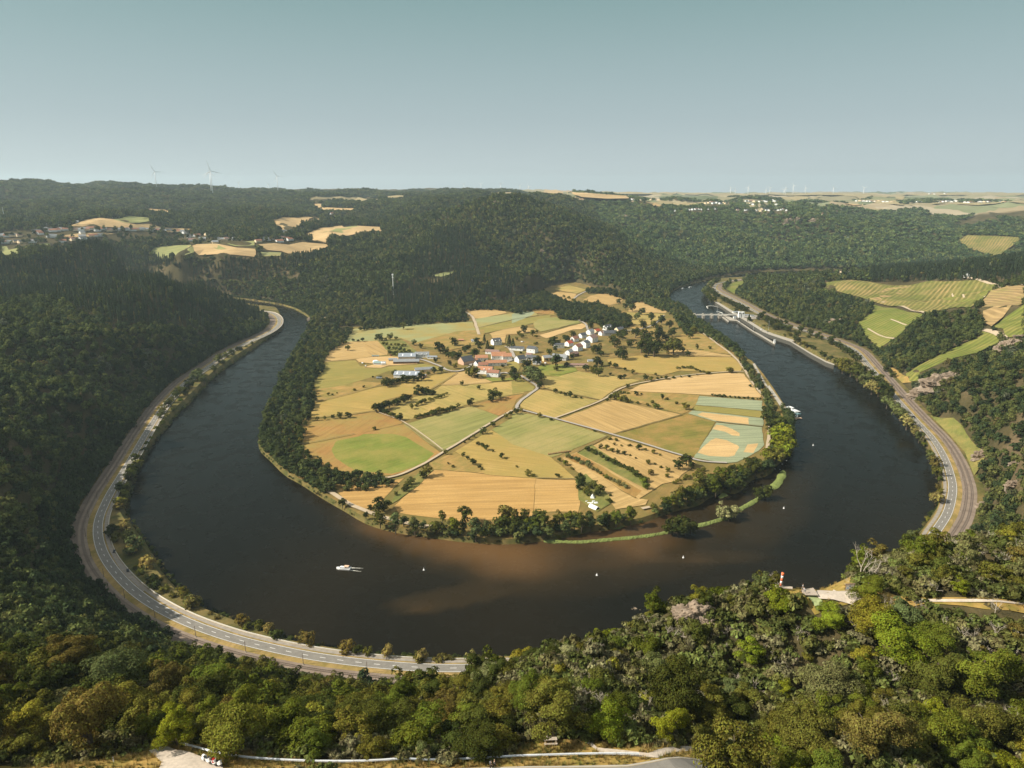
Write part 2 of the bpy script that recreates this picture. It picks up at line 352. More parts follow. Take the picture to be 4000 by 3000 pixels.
class MB:
    """collects simple solids into one mesh"""
    def __init__(s): s.v = []; s.f = []
    def add(s, vs, fs):
        o = len(s.v); s.v += [tuple(v) for v in vs]; s.f += [tuple(i + o for i in f) for f in fs]; return s
    def box(s, cx, cy, z0, lx, ly, h, rz=0.0, top=1.0):
        vs = []
        for z, k in ((z0, 1.0), (z0 + h, top)):
            for sx, sy in ((-1, -1), (1, -1), (1, 1), (-1, 1)):
                x, y = sx * lx / 2 * k, sy * ly / 2 * k
                vs.append((cx + x * math.cos(rz) - y * math.sin(rz), cy + x * math.sin(rz) + y * math.cos(rz), z))
        return s.add(vs, [(3, 2, 1, 0), (4, 5, 6, 7), (0, 1, 5, 4), (1, 2, 6, 5), (2, 3, 7, 6), (3, 0, 4, 7)])
    def tube(s, a, b, r0, r1=None, n=8):
        r1 = r0 if r1 is None else r1
        a = Vector(a); b = Vector(b); d = (b - a).normalized(); q = d.to_track_quat('Z', 'Y')
        vs = []
        for p, r in ((a, r0), (b, r1)):
            for i in range(n):
                t = 2 * PI * i / n; vs.append(p + q @ Vector((r * math.cos(t), r * math.sin(t), 0)))
        return s.add(vs, [(i, (i + 1) % n, n + (i + 1) % n, n + i) for i in range(n)] + [tuple(range(n))[::-1], tuple(range(n, 2 * n))])
    def loft(s, rings, cap=True):
        n = len(rings[0]); vs = [p for r in rings for p in r]; fs = []
        for k in range(len(rings) - 1):
            for i in range(n): fs.append((k * n + i, k * n + (i + 1) % n, (k + 1) * n + (i + 1) % n, (k + 1) * n + i))
        if cap: fs += [tuple(range(n))[::-1], tuple(range((len(rings) - 1) * n, len(rings) * n))]
        return s.add(vs, fs)
    def ball(s, c, r, n=10, sq=(1, 1, 1)):
        rings = []
        for k in range(1, n // 2 + 1):
            ph = PI * k / (n // 2 + 1)
            rings.append([(c[0] + sq[0] * r * math.sin(ph) * math.cos(2 * PI * i / n), c[1] + sq[1] * r * math.sin(ph) * math.sin(2 * PI * i / n), c[2] - sq[2] * r * math.cos(ph)) for i in range(n)])
        return s.loft(rings)
    def build(s, name, mat, parent=None, smooth=False, loc=None): return mobj(name, s.v, s.f, mat, parent, smooth, loc)

def leaf_mat(name, mode, fixed=None):
    """foliage: colour comes from the tree (object colour or a per-tree tint), small variation leaf to leaf"""
    k = N(name)
    if mode == 'object': base = k.n('ShaderNodeObjectInfo').outputs['Color']
    else:
        at = k.n('ShaderNodeAttribute'); at.attribute_type = 'INSTANCER'; at.attribute_name = 'tint'; base = at.outputs['Color']
    ge = k.n('ShaderNodeNewGeometry')
    v = k.n('ShaderNodeTexCoord').outputs['Object']
    nz = k.noise(v, 1.1, 2)
    hv = k.n('ShaderNodeHueSaturation'); k.l(base, hv.inputs['Color'])
    rnd = ge.outputs['Random Per Island']
    k.l(k.math('ADD', k.math('MULTIPLY', rnd, .75), k.math('MULTIPLY', nz, .9)), hv.inputs['Value'])
    k.l(k.math('ADD', k.math('MULTIPLY', rnd, .05), .475), hv.inputs['Hue'])
    d = k.n('ShaderNodeBsdfDiffuse'); tr = k.n('ShaderNodeBsdfTranslucent'); k.l(hv.outputs[0], d.inputs['Color']); k.l(hv.outputs[0], tr.inputs['Color'])
    ms = k.n('ShaderNodeMixShader'); ms.inputs[0].default_value = .22
    k.l(d.outputs[0], ms.inputs[1]); k.l(tr.outputs[0], ms.inputs[2]); k.l(ms.outputs[0], k.out.inputs[0])
    return k.m
LEAF_OBJ = leaf_mat('foliage_single', 'object'); LEAF_INS = leaf_mat('foliage_wood', 'instancer')
BARK = plain('bark', (.10, .075, .05), .9); DEADWOOD = plain('dead_wood', (.42, .36, .28), .9, var=.25, scale=2)

# ------------------------------------------------------------------ terrain sheet
k = N('hill_ground'); v = k.coord()
f1 = k.noise(v, .02, 6, .65); col = k.ramp(f1, [(.3, (.05, .045, .018)), (.55, (.10, .078, .035)), (.75, (.19, .13, .075))])
f2 = k.noise(v, .4, 4, .7); col = k.mix(k.ramp(f2, [(.35, .5), (.7, 0.0)]), col, (.03, .03, .015))
vc = k.n('ShaderNodeTexVoronoi'); vc.inputs['Scale'].default_value = .0022; vc.distance = 'MINKOWSKI'; vc.inputs['Exponent'].default_value = 4; k.l(k.coord((1, .6, 0), .5), vc.inputs['Vector'])
sc_ = k.n('ShaderNodeSeparateColor'); k.l(vc.outputs['Color'], sc_.inputs[0])
pc = k.ramp(sc_.outputs[0], [(0, (.33, .25, .15)), (.25, (.15, .17, .08)), (.45, (.38, .28, .18)), (.7, (.20, .21, .11)), (.85, (.07, .09, .04)), (1, (.36, .30, .20))])
at_ = k.n('ShaderNodeAttribute'); at_.attribute_name = 'farmland'
col = k.mix(at_.outputs['Fac'], col, pc)
k.bsdf(col, .95, bump=f2, bs=.6, bd=.8, spec=.05); M_HILL = k.m
idx = np.arange(NR * NA).reshape(NR, NA)
fc = np.stack([idx[:-1, :-1], idx[:-1, 1:], idx[1:, 1:], idx[1:, :-1]], -1).reshape(-1, 4)[:, ::-1]
me = npmesh('hills', np.stack([GX, GY, GZ], -1).reshape(-1, 3), fc, M_HILL, True)
PXG, PYG = proj(GX, GY, GZ); FARM = ((GY > 3750 + 500 * vnoise(GX, GY, 500, 41)) & (PXG > 1130)).astype(np.float32)
a = me.attributes.new('farmland', 'FLOAT', 'POINT'); a.data.foreach_set('value', FARM.ravel())
o = bpy.data.objects.new('hills', me); COL.objects.link(o); structure(o)

# ------------------------------------------------------------------ water
ys = np.concatenate([np.arange(340, 900, 7.0), np.arange(900, 2800, 20.0)]); xs = np.arange(-900, 1700, 9.0)
WX, WY = np.meshgrid(xs, ys); WZ = np.zeros_like(WX)
di = dline(WX, WY, inner_s[::2]); do = dline(WX, WY, outer[::2])
bend = np.clip((760 - WY) / 260, 0, 1) * np.clip((WX + 240) / 110, 0, 1)
nz1 = vnoise(WX, WY, 55, 5) * .6 + vnoise(WX, WY, 22, 6) * .4
wx_ = WX + (nz1 - .5) * 46
silt = np.clip(1.12 - di / (30 + 62 * np.clip((wx_ + 130) / 150, 0, 1) * np.clip((360 - wx_) / 120, .3, 1)), 0, 1) ** .8 * (.5 + .8 * nz1) * bend
cx, cy = Pz(1000, 1285, 0)[:2]
e1 = 1.15 - np.hypot((WX - cx) / 52, (WY - cy - 12 * np.sin((WX - cx) / 30)) / 15); silt = np.maximum(silt, np.clip(e1 * 2.2, 0, .42) * (.6 + .6 * nz1))
cx, cy = Pz(1450, 1200, 0)[:2]
e1 = 1.2 - np.hypot((WX - cx) / 80, (WY - cy) / 17); silt = np.maximum(silt, np.clip(e1, 0, .55) * (.45 + .8 * nz1))
silt = np.maximum(silt, .20 * bend * (vnoise(WX, WY, 90, 9)))
nidx = np.arange(WX.size).reshape(WX.shape)
fcw = np.stack([nidx[:-1, :-1], nidx[:-1, 1:], nidx[1:, 1:], nidx[1:, :-1]], -1).reshape(-1, 4)
cxs = WX[:-1, :-1].ravel(); cys = WY[:-1, :-1].ravel()
wide = offset(outer, -16)
kp = (di[:-1, :-1].ravel() < 24) | (do[:-1, :-1].ravel() < 24) | inpoly(cxs, cys, river_poly)
fcw = fcw[kp]
k = N('river_water'); v = k.coord()
at = k.n('ShaderNodeAttribute'); at.attribute_name = 'silt'
col = k.ramp(at.outputs['Fac'], [(0.0, (.006, .0058, .0035)), (.4, (.024, .0165, .007)), (1.0, (.115, .062, .023))])
rip = k.noise(k.coord((1, 1.6, 1)), .55, 5, .65); rip2 = k.noise(v, .045, 4, .6)
rr = k.ramp(rip2, [(.35, .16), (.65, .34)])
b = k.bsdf(col, rr, bump=k.math('ADD', rip, k.math('MULTIPLY', rip2, 1.5)), bs=.16, bd=.3, spec=.13); b.inputs['IOR'].default_value = 1.33; b.inputs['Specular Tint'].default_value = (.85, .80, .66, 1)
M_WATER = k.m
me = npmesh('river', np.stack([WX, WY, WZ], -1).reshape(-1, 3), fcw, M_WATER, True)
if len(me.vertices) == WX.size:
    a = me.attributes.new('silt', 'FLOAT', 'POINT'); a.data.foreach_set('value', silt.ravel().astype(np.float32))
o = bpy.data.objects.new('river', me); COL.objects.link(o); structure(o)

# ------------------------------------------------------------------ sheets
def cdt(poly, step, zf, extra=None, jit=.3):
    """triangulated sheet over a polygon with inner points"""
    P = [(float(p[0]), float(p[1])) for p in poly]
    x0, x1 = min(p[0] for p in P), max(p[0] for p in P); y0, y1 = min(p[1] for p in P), max(p[1] for p in P)
    nb = len(P); pts = list(P)
    if step:
        gx, gy = np.meshgrid(np.arange(x0 + step / 2, x1, step), np.arange(y0 + step / 2, y1, step))
        gx = gx.ravel() + RNG.uniform(-jit, jit, gx.size) * step; gy = gy.ravel() + RNG.uniform(-jit, jit, gy.size) * step
        k_ = inpoly(gx, gy, P)
        gx, gy = gx[k_], gy[k_]
        if len(gx):
            k_ = dline(gx, gy, P + [P[0]]) > step * .3; gx, gy = gx[k_], gy[k_]
        pts += list(zip(gx.tolist(), gy.tolist()))
    vs, es, fs, _, _, _ = delaunay_2d_cdt([Vector(p) for p in pts], [(i, (i + 1) % nb) for i in range(nb)], [list(range(nb))], 1, 1e-4)
    X = np.array([q[0] for q in vs]); Y = np.array([q[1] for q in vs]); Z = zf(X, Y)
    faces = []
    for f in fs:
        if len(f) < 3: continue
        a, b_, c_ = [vs[i] for i in f[:3]]
        if (b_[0] - a[0]) * (c_[1] - a[1]) - (b_[1] - a[1]) * (c_[0] - a[0]) < 0: f = f[::-1]
        faces.append(tuple(f))
    return np.stack([X, Y, Z], -1), faces
def densify(P, step):
    out = []
    for i in range(len(P)):
        a, b_ = P[i], P[(i + 1) % len(P)]; L = math.hypot(b_[0] - a[0], b_[1] - a[1]); n = max(1, int(L / step))
        for k_ in range(n): out.append((a[0] + (b_[0] - a[0]) * k_ / n, a[1] + (b_[1] - a[1]) * k_ / n))
    return out
def skirt(name, line, ztop, zbot, mat, out=1.5):
    ol = offset(line, out); vs = []
    for p, q in zip(line, ol): vs += [(p[0], p[1], ztop), (q[0], q[1], zbot)]
    fs = [(2 * i, 2 * i + 1, 2 * i + 3, 2 * i + 2) for i in range(len(line) - 1)]
    return vs, fs
def ribbon(name, line, a, b, z, mat, parent=None, zf=None, seg=None):
    """strip between two offsets of a line"""
    la, lb = offset(line, a), offset(line, b); vs = []
    for p, q in zip(la, lb):
        z1, z2 = (z, z) if zf is None else (zf(*p) + z, zf(*q) + z); vs += [(p[0], p[1], z1), (q[0], q[1], z2)]
    fs = [(2 * i, 2 * i + 1, 2 * i + 3, 2 * i + 2) if a > b else (2 * i + 1, 2 * i, 2 * i + 2, 2 * i + 3) for i in range(len(line) - 1)]
    return mobj(name, vs, fs, mat, parent)

M_GRASSDRY = field_mat('dry_meadow', (.24, .17, .07), (.33, .235, .10), .5, 40, 0.0, (.15, .14, .05), .45, .03)
pp = inner_s[i0:i1 + 1] + back[1:-1]
vs, fs = cdt(pp, 40, lambda x, y: np.full(len(x), PEN))
structure(mobj('meadow_ground', vs, fs, M_GRASSDRY))
M_BANK = field_mat('bank_green', (.07, .085, .03), (.14, .13, .05), .5, 40, 0.0, (.22, .17, .08), .35, .06)
v1, f1_ = skirt('x', inner_s, PEN - .02, -1.2, M_BANK, -6.0)
v2, f2_ = skirt('x', inner_s, PEN - .02, -1.2, M_BANK, 3.0)
side = inpoly(np.array([offset(inner_s, 3.0)[len(inner_s) // 2][0]]), np.array([offset(inner_s, 3.0)[len(inner_s) // 2][1]]), pen_poly)[0]
structure(mobj('inner_bank', *skirt('x', inner_s, PEN - .02, -1.2, M_BANK, -3.5 if side else 3.5), M_BANK))
# bank between water and river road
ri = offset(road_c, 8.7); i_a = min(range(len(ri)), key=lambda i: (ri[i][0] - outer[0][0]) ** 2 + (ri[i][1] - outer[0][1]) ** 2); i_b = min(range(len(ri)), key=lambda i: (ri[i][0] - outer[-1][0]) ** 2 + (ri[i][1] - outer[-1][1]) ** 2)
a0, a1 = sorted((i_a, i_b)); rseg = resample(ri[a0:a1 + 1], 8.0)
def bank_strip():
    """quads from each road sample to the nearest point of the shore, rising quickly then flat"""
    oo = resample(outer, 3.0); OA = np.array([p[:2] for p in oo]); vs = []; prof = (0.0, .12, .3, .55, 1.0); last = 0; rows = []
    for p in rseg:
        d = (OA[:, 0] - p[0]) ** 2 + (OA[:, 1] - p[1]) ** 2; lo = last; hi = min(len(OA), last + 90)
        j = lo + int(np.argmin(d[lo:hi])) if hi > lo else last
        last = max(last, j); q = OA[last]; L = math.hypot(q[0] - p[0], q[1] - p[1]); rows.append((q, p, L))
    for q, p, L in rows:
        rise = min(6.0, L * .8)
        for t in (0.0, .25, .6, 1.0):        # up the bank
            vs.append((q[0] + (p[0] - q[0]) * t * rise / L, q[1] + (p[1] - q[1]) * t * rise / L, -1.0 + (SH - .25 + 1.0) * (t ** .8)))
        vs.append((p[0], p[1], SH - .2))
    fs = []
    for i in range(len(rows) - 1):
        for k_ in range(4):
            a = i * 5 + k_; fs.append((a, a + 1, a + 6, a + 5))
    return vs, fs
structure(mobj('river_bank', *bank_strip(), M_BANK))

# ------------------------------------------------------------------ the river road and railway shelf
k = N('asphalt'); v = k.coord(); f = k.noise(v, .35, 5, .65); g2 = k.noise(v, 6, 2)
k.bsdf(k.mix(k.ramp(g2, [(.35, .25), (.6, 0.0)]), k.ramp(f, [(.3, (.17, .155, .13)), (.7, (.24, .22, .185))]), (.10, .095, .085)), .85); M_ASPH = k.m
M_GOLD = field_mat('verge_dry_grass', (.35, .255, .12), (.45, .34, .18), .2, 50, 0.0, (.20, .17, .06), .35, .08)
k = N('ballast'); v = k.coord(); f = k.noise(v, .12, 4); g2 = k.noise(v, 3, 3, .7)
k.bsdf(k.mix(k.ramp(g2, [(.35, .4), (.65, 0.0)]), k.ramp(f, [(.3, (.21, .155, .11)), (.7, (.30, .235, .175))]), (.07, .05, .04)), .95); M_BALL = k.m
M_PATH = plain('path_asphalt', (.27, .235, .19), .9, scale=.3); M_WHITE = plain('road_paint', (.78, .76, .70), .7, var=.06)
M_RAIL = plain('rail_steel', (.17, .13, .10), .5, .6); M_SLEEP = plain('sleeper', (.19, .15, .12), .9)
M_CONC = plain('concrete', (.36, .32, .255), .85, var=.12, scale=.3); M_STEEL = plain('galvanised_steel', (.62, .63, .63), .45, .3, var=.1)
rd = road_c
structure(ribbon('verge', rd, 8.8, -8.2, SH - .12, M_GOLD))
structure(ribbon('road', rd, 3.9, -3.9, SH, M_ASPH))
structure(ribbon('path', rd, 7.9, 5.1, SH - .02, M_PATH))
structure(ribbon('road_shoulder_slope', rd, -22.5, -46, -1.4, M_HILL, zf=lambda x, y: max(H1(x, y), SH - .4))) if False else None
structure(ribbon('railway_bed', rd, -8.2, -20.5, SH + .04, M_BALL))
structure(ribbon('ditch_grass', rd, -20.5, -27.5, SH - .08, M_BANK))
mk = MB()
for s_ in (3.45, -3.45):
    la, lb = offset(rd, s_ + .11), offset(rd, s_ - .11)
    for i in range(len(rd) - 1):
        mk.add([(la[i][0], la[i][1], SH + .03), (lb[i][0], lb[i][1], SH + .03), (lb[i + 1][0], lb[i + 1][1], SH + .03), (la[i + 1][0], la[i + 1][1], SH + .03)], [(0, 1, 2, 3)])
structure(mk.build('road_edge_lines', M_WHITE))
mk = MB(); fine = resample(rd, 2.0); la, lb = offset(fine, .14), offset(fine, -.14)
for i in range(0, len(fine) - 4, 6):
    for j in (0, 1):
        a = i + j; mk.add([(la[a][0], la[a][1], SH + .03), (lb[a][0], lb[a][1], SH + .03), (lb[a + 1][0], lb[a + 1][1], SH + .03), (la[a + 1][0], la[a + 1][1], SH + .03)], [(0, 1, 2, 3)])
structure(mk.build('road_centre_dashes', M_WHITE))
for off_ in (-11.6, -16.2):
    r_ = root('railway_track', (0, 0, 0), 'railway track nearer the road, steel rails on dark sleepers' if off_ > -14 else 'railway track nearer the hillside, steel rails on dark sleepers', 'railway track', group='railway tracks round the river bend')
    ln = offset(rd, off_); mr = MB()
    for s_ in (.75, -.75):
        la, lb = offset(ln, s_ + .09), offset(ln, s_ - .09)
        for i in range(len(ln) - 1):
            a, b_, c_, d_ = la[i], lb[i], lb[i + 1], la[i + 1]; z0, z1 = SH + .1, SH + .36
            mr.add([(a[0], a[1], z0), (b_[0], b_[1], z0), (c_[0], c_[1], z0), (d_[0], d_[1], z0), (a[0], a[1], z1), (b_[0], b_[1], z1), (c_[0], c_[1], z1), (d_[0], d_[1], z1)], [(4, 5, 6, 7), (0, 4, 7, 3), (1, 2, 6, 5)])
    mr.build('rails', M_RAIL, r_)
    ms_ = MB(); fl = resample(ln, 1.3)
    for i in range(len(fl) - 1):
        t = math.atan2(fl[i + 1][1] - fl[i][1], fl[i + 1][0] - fl[i][0]); 
        if fl[i][1] < 1300: ms_.box(fl[i][0], fl[i][1], SH + .05, .3, 2.5, .14, t)
    ms_.build('sleepers', M_SLEEP, r_)
# low white parapet on the river side of the path
def wallstrip(line, off_, w_, z0, z1):
    m_ = MB(); la, lb = offset(line, off_ + w_ / 2), offset(line, off_ - w_ / 2)
    for i in range(len(line) - 1):
        a, b_, c_, d_ = la[i], lb[i], lb[i + 1], la[i + 1]
        m_.add([(p[0], p[1], z) for z in (z0, z1) for p in (a, b_, c_, d_)], [(4, 5, 6, 7), (0, 4, 7, 3), (1, 2, 6, 5)])
    return m_
nR = max(range(len(rd)), key=lambda i: -abs(rd[i][1] - 372) - abs(rd[i][0] - 40)); 
o = wallstrip(rd[:nR + 12], 8.4, .35, SH - .3, SH + .75).build('parapet', plain('pale_parapet', (.62, .58, .50), .7, var=.08)); tag(o, 'pale low parapet along the river side of the cycle path', 'parapet')
# ------------------------------------------------------------------ fields and tracks on the flat land
OPEN = []      # survey polygons where no wood stands
FIELDS_XY = []
_lv = [0]
def field(s, mat, z=None, name='field', jag=True):
    P = [Pz(p[0], p[1], PEN)[:2] for p in VS(s)]
    _lv[0] += 1; z = PEN + .10 + .012 * _lv[0] if z is None else z
    P = densify(P, 9)
    n = len(P); P = [(p[0] + (vnoise(p[0], p[1], 14, 3) - .5) * 2.2, p[1] + (vnoise(p[0], p[1], 14, 4) - .5) * 2.2) for p in P]
    vs, fs = cdt(P, 0, lambda x, y: np.full(len(x), z))
    return structure(mobj(name, vs, fs, mat))
FM = field_mat
PALE = FM('crop_pale_green', (.31, .35, .205), (.36, .37, .20), 1.45, 18, .15, (.34, .27, .10), .32, .012)
TAN = FM('stubble_tan', (.47, .335, .165), (.56, .41, .22), .9, 12, .18)
TAN2 = FM('stubble_tan_steep', (.44, .31, .15), (.53, .38, .195), 2.6, 11, .22)
OLIVE = FM('meadow_olive', (.29, .25, .085), (.38, .32, .12), 1.1, 10, .15, (.24, .23, .08), .4, .02)
OLIVE2 = FM('meadow_olive_rows', (.32, .28, .105), (.42, .35, .145), 2.45, 9, .22, (.46, .34, .15), .35, .015)
GOLDF = FM('meadow_gold', (.40, .295, .105), (.48, .35, .15), 1.9, 12, .12, (.33, .27, .10), .4, .02)
RUST = FM('fallow_rust', (.33, .19, .075), (.42, .26, .11), .3, 60, 0.0, (.30, .24, .09), .45, .02)
BRIGHT = FM('meadow_bright_green', (.17, .22, .045), (.22, .27, .07), .8, 40, .0, (.27, .25, .08), .42, .03)
WHEAT = FM('ripe_wheat', (.47, .30, .125), (.55, .37, .17), 1.5, 16, .2)
WHEAT2 = FM('wheat_striped', (.50, .33, .145), (.57, .39, .19), 1.5, 6, .35)
GREENF = FM('crop_green', (.24, .26, .095), (.30, .30, .13), .75, 14, .15, (.36, .31, .15), .3, .01)
LIGHT = FM('stubble_light', (.56, .40, .22), (.64, .47, .28), 1.45, 22, .15)
BLUE = FM('oats_blue_green', (.29, .35, .27), (.34, .39, .30), 1.5, 16, .3)
GRGREEN = FM('green_fallow', (.17, .17, .045), (.25, .23, .07), 1.2, 60, 0.0, (.33, .22, .09), .42, .03)
DARKGR = FM('orchard_grass', (.14, .17, .055), (.19, .21, .07), .6, 30, 0.0, (.26, .23, .09), .35, .05)
ROUGH = FM('rough_pasture', (.37, .25, .10), (.45, .31, .14), .6, 60, 0.0, (.22, .20, .07), .42, .05)
for s_, m_ in (
    ('f 745,190 790,100 860,75 1250,40 1870,10 1910,130 1850,180 1400,210 1250,155 1050,178', PALE),
    ('f 590,330 640,250 740,190 930,182 980,320 600,362', TAN), ('f 930,182 1050,180 1140,270 1130,300 975,320', TAN2),
    ('f 1050,180 1250,160 1390,270 1380,297 1180,308 1140,270', DARKGR),
    ('f 540,430 600,365 860,345 900,400 1160,400 1400,370 1560,400 1640,440 1490,430 1150,440 980,500 740,570 520,600 490,540', OLIVE),
    ('f 490,640 520,600 740,568 900,530 1090,545 1000,585 740,660 500,715', ROUGH),
    ('f 500,718 1000,588 1250,540 1560,470 1740,455 1600,560 1510,600 1350,640 1280,650 1130,690 1030,740 1030,780 860,810 480,850 470,770', GOLDF),
    ('f 1740,455 1850,440 1950,490 2040,540 1900,555 1600,565', TAN),
    ('f 1170,770 1370,670 1520,625 1610,566 1900,557 2060,542 2212,530 g 110,630 0,645 f 2010,680 1890,710 1780,745 1500,810 1300,870 1220,840', OLIVE2),
    ('f 390,930 480,860 700,850 1030,790 1100,790 1260,880 1250,900 900,980 870,990 400,1080 380,960', RUST),
    ('f 380,1110 400,1080 860,988 1270,905 1600,1150 1480,1230 1380,1290 1180,1345 850,1320 640,1290 440,1160', RUST),
    ('f 650,1115 700,1045 890,1005 930,985 1180,985 1290,1010 1545,1155 1470,1222 1370,1275 1180,1330 860,1305 700,1200', BRIGHT),
    ('f 1270,905 1500,840 1860,745 2100,830 2050,890 1930,950 1620,1135 1500,1070', GREENF),
    ('f 1850,742 2000,700 2212,655 g 100,640 40,690 0,780 f 2190,790 2110,828', RUST),
    ('f 690,1480 820,1430 1100,1400 1280,1368 1230,1410 1100,1540 1000,1625 940,1630 780,1570', WHEAT),
    ('f 1540,1300 1750,1310 2212,1360 g 205,1372 180,1659 V 1150,1117 1100,1120 1000,1127 940,1120 860,1108 f 1190,1610', WHEAT),
    ('g 207,1372 270,1380 545,1380 600,1500 590,1590 570,1659 185,1659', WHEAT2),
    ('f 1725,1135 1850,1060 2030,952 2212,1040 g 340,1190 550,1372 205,1370 f 2212,1356 1980,1333', GOLDF),
    ('f 1500,1235 1720,1140 1900,1260 1985,1330 1740,1305 1540,1296', ROUGH),
    ('f 2040,945 2212,850 g 0,808 90,800 370,862 820,1000 500,1130 340,1188 0,1075', GREENF),
    ('g 70,720 150,620 230,600 450,640 750,700 380,845 330,840 80,760', OLIVE2),
    ('g 250,510 300,490 410,490 540,440 1110,520 900,590 760,693 600,660 300,600', OLIVE2),
    ('g 230,400 330,385 550,435 410,490 280,480 220,430', BRIGHT), ('g 0,530 80,510 200,580 180,610 0,640', OLIVE),
    ('g 420,857 865,692 1460,820 870,985', TAN2),
    ('g 1010,612 1110,560 1450,492 1900,456 2000,466 2150,655 2140,672 1620,645', LIGHT),
    ('g 1010,614 1620,650 1590,740 1530,790 1470,815 1300,770 900,665', ROUGH),
    ('g 1620,658 2165,700 2160,785 1590,735', BLUE), ('g 1590,740 2150,787 2180,848 1560,780', OLIVE),
    ('g 1560,783 2165,850 2165,920 1760,880 1530,810', BLUE), ('g 1640,800 2050,848 2040,905 1760,872 1600,820', LIGHT),
    ('g 890,992 1480,828 1530,815 1755,882 1580,1180 1480,1172 1100,1052', GRGREEN),
    ('g 1765,888 2160,927 2180,1080 2130,1130 1940,1230 1860,1240 1570,1192', BLUE),
    ('g 1765,908 1820,915 1900,945 1970,980 1965,1005 1900,1000 1840,970 1730,945', LIGHT),
    ('g 1760,1022 1850,1040 1950,1085 1960,1100 1920,1172 1860,1185 1700,1180 1600,1150 1640,1110 1720,1040', LIGHT),
    ('g 2035,1078 2130,1070 2080,1150 1990,1142', LIGHT),
    ('g 820,340 1100,310 1340,322 1900,322 1990,400 1980,452 1700,447 1450,440 1300,480 1100,460 840,380', GOLDF),
    ('g 1350,262 1600,258 1890,310 1890,322 1360,302', TAN), ('g 1420,150 1560,80 1640,120 1850,250 1890,300 1500,250', ROUGH),
    ('g 720,1080 870,1012 1470,1185 1600,1240 1400,1400 1300,1420 1090,1550 440,1190', TAN2),
    ('g 560,1150 680,1080 1080,1330 1200,1430 1150,1460 640,1190', DARKGR), ('g 450,1200 560,1150 1120,1480 1060,1540 700,1300', RUST),
    ('g 430,1192 480,1200 1060,1545 1170,1558 1150,1600 900,1640 800,1500 560,1310', TAN),
    ('g 550,1380 640,1330 780,1450 880,1570 740,1659 580,1560', DARKGR),
    ('f 1150,1600 1230,1480 1440,1300 1530,1300 1400,1430 1230,1560', DARKGR),
    ('c 370,1165 500,1140 650,1180 560,1210 380,1182', OLIVE2), ('c 330,1222 390,1195 560,1212 530,1260 480,1280', TAN),
    ('c 610,1270 680,1230 800,1200 970,1240 940,1290 850,1310 720,1290', TAN2), ('c 1010,1340 1100,1270 1340,1352 1330,1380 1010,1370', TAN),
    ('c 990,1372 1330,1388 1290,1420 1210,1480 1020,1480', OLIVE2),
    ('n 350,60 1090,20 1100,80 1240,90 1260,130 700,250 590,250 540,180', TAN),
    ('n 590,260 700,242 1270,150 1680,90 1900,130 1950,180 1500,250 1100,340 700,440 640,440', PALE),
    ('n 640,452 1500,262 2212,170 2212,230 1750,370 1600,420 1150,500 760,580 680,580', OLIVE),
    ('n 900,570 1250,470 1560,420 1850,470 1950,520 1700,560 1250,600 1220,780 970,680', TAN),
    ('c 180,1470 230,1430 370,1415 530,1415 600,1465 250,1540 200,1510', GREENF), ('c 230,1572 600,1470 650,1490 600,1520 530,1522 300,1600', LIGHT),
    ('c 0,1390 60,1360 200,1370 170,1400 0,1470', BLUE), ('c 160,1350 360,1340 370,1400 200,1380', RUST),
    ('c 1020,1500 1200,1490 1290,1500 1250,1560 1100,1540', ROUGH), ('m 1600,130 2000,100 2000,300 1500,400 1000,330 980,300', ROUGH),
    ('m 150,530 400,500 640,490 760,500 1040,540 1040,600 760,620 620,625 500,660 260,650 430,600 200,575', LIGHT),
    ('n 680,1490 940,1620 1600,1560 1500,1500 1200,1560', BRIGHT), ('n 1240,1200 1480,1180 1560,1280 1500,1400 1340,1300', OLIVE),
    ('n 880,930 1100,910 1160,1000 1000,960', OLIVE), ('o 0,1000 300,960 650,1040 700,1110 400,1180 100,1190', BRIGHT),
): field(s_, m_)
M_TRACK = plain('farm_track', (.42, .33, .22), .95, var=.12, scale=.15); M_LANE = plain('lane_asphalt', (.34, .30, .25), .9, var=.1, scale=.2)
def track(s, w_, mat, name='farm_track', z=PEN):
    P = [Pz(p[0], p[1], z)[:2] for p in VS(s)]; P = resample(chaikin(P, 2), 5)
    P = [(p[0] + (vnoise(p[0], p[1], 20, 8) - .5) * 1.2, p[1]) for p in P]
    _lv[0] += 1
    return structure(ribbon(name, P, w_ / 2, -w_ / 2, z + .55 + .012 * _lv[0] * 1.0, mat))
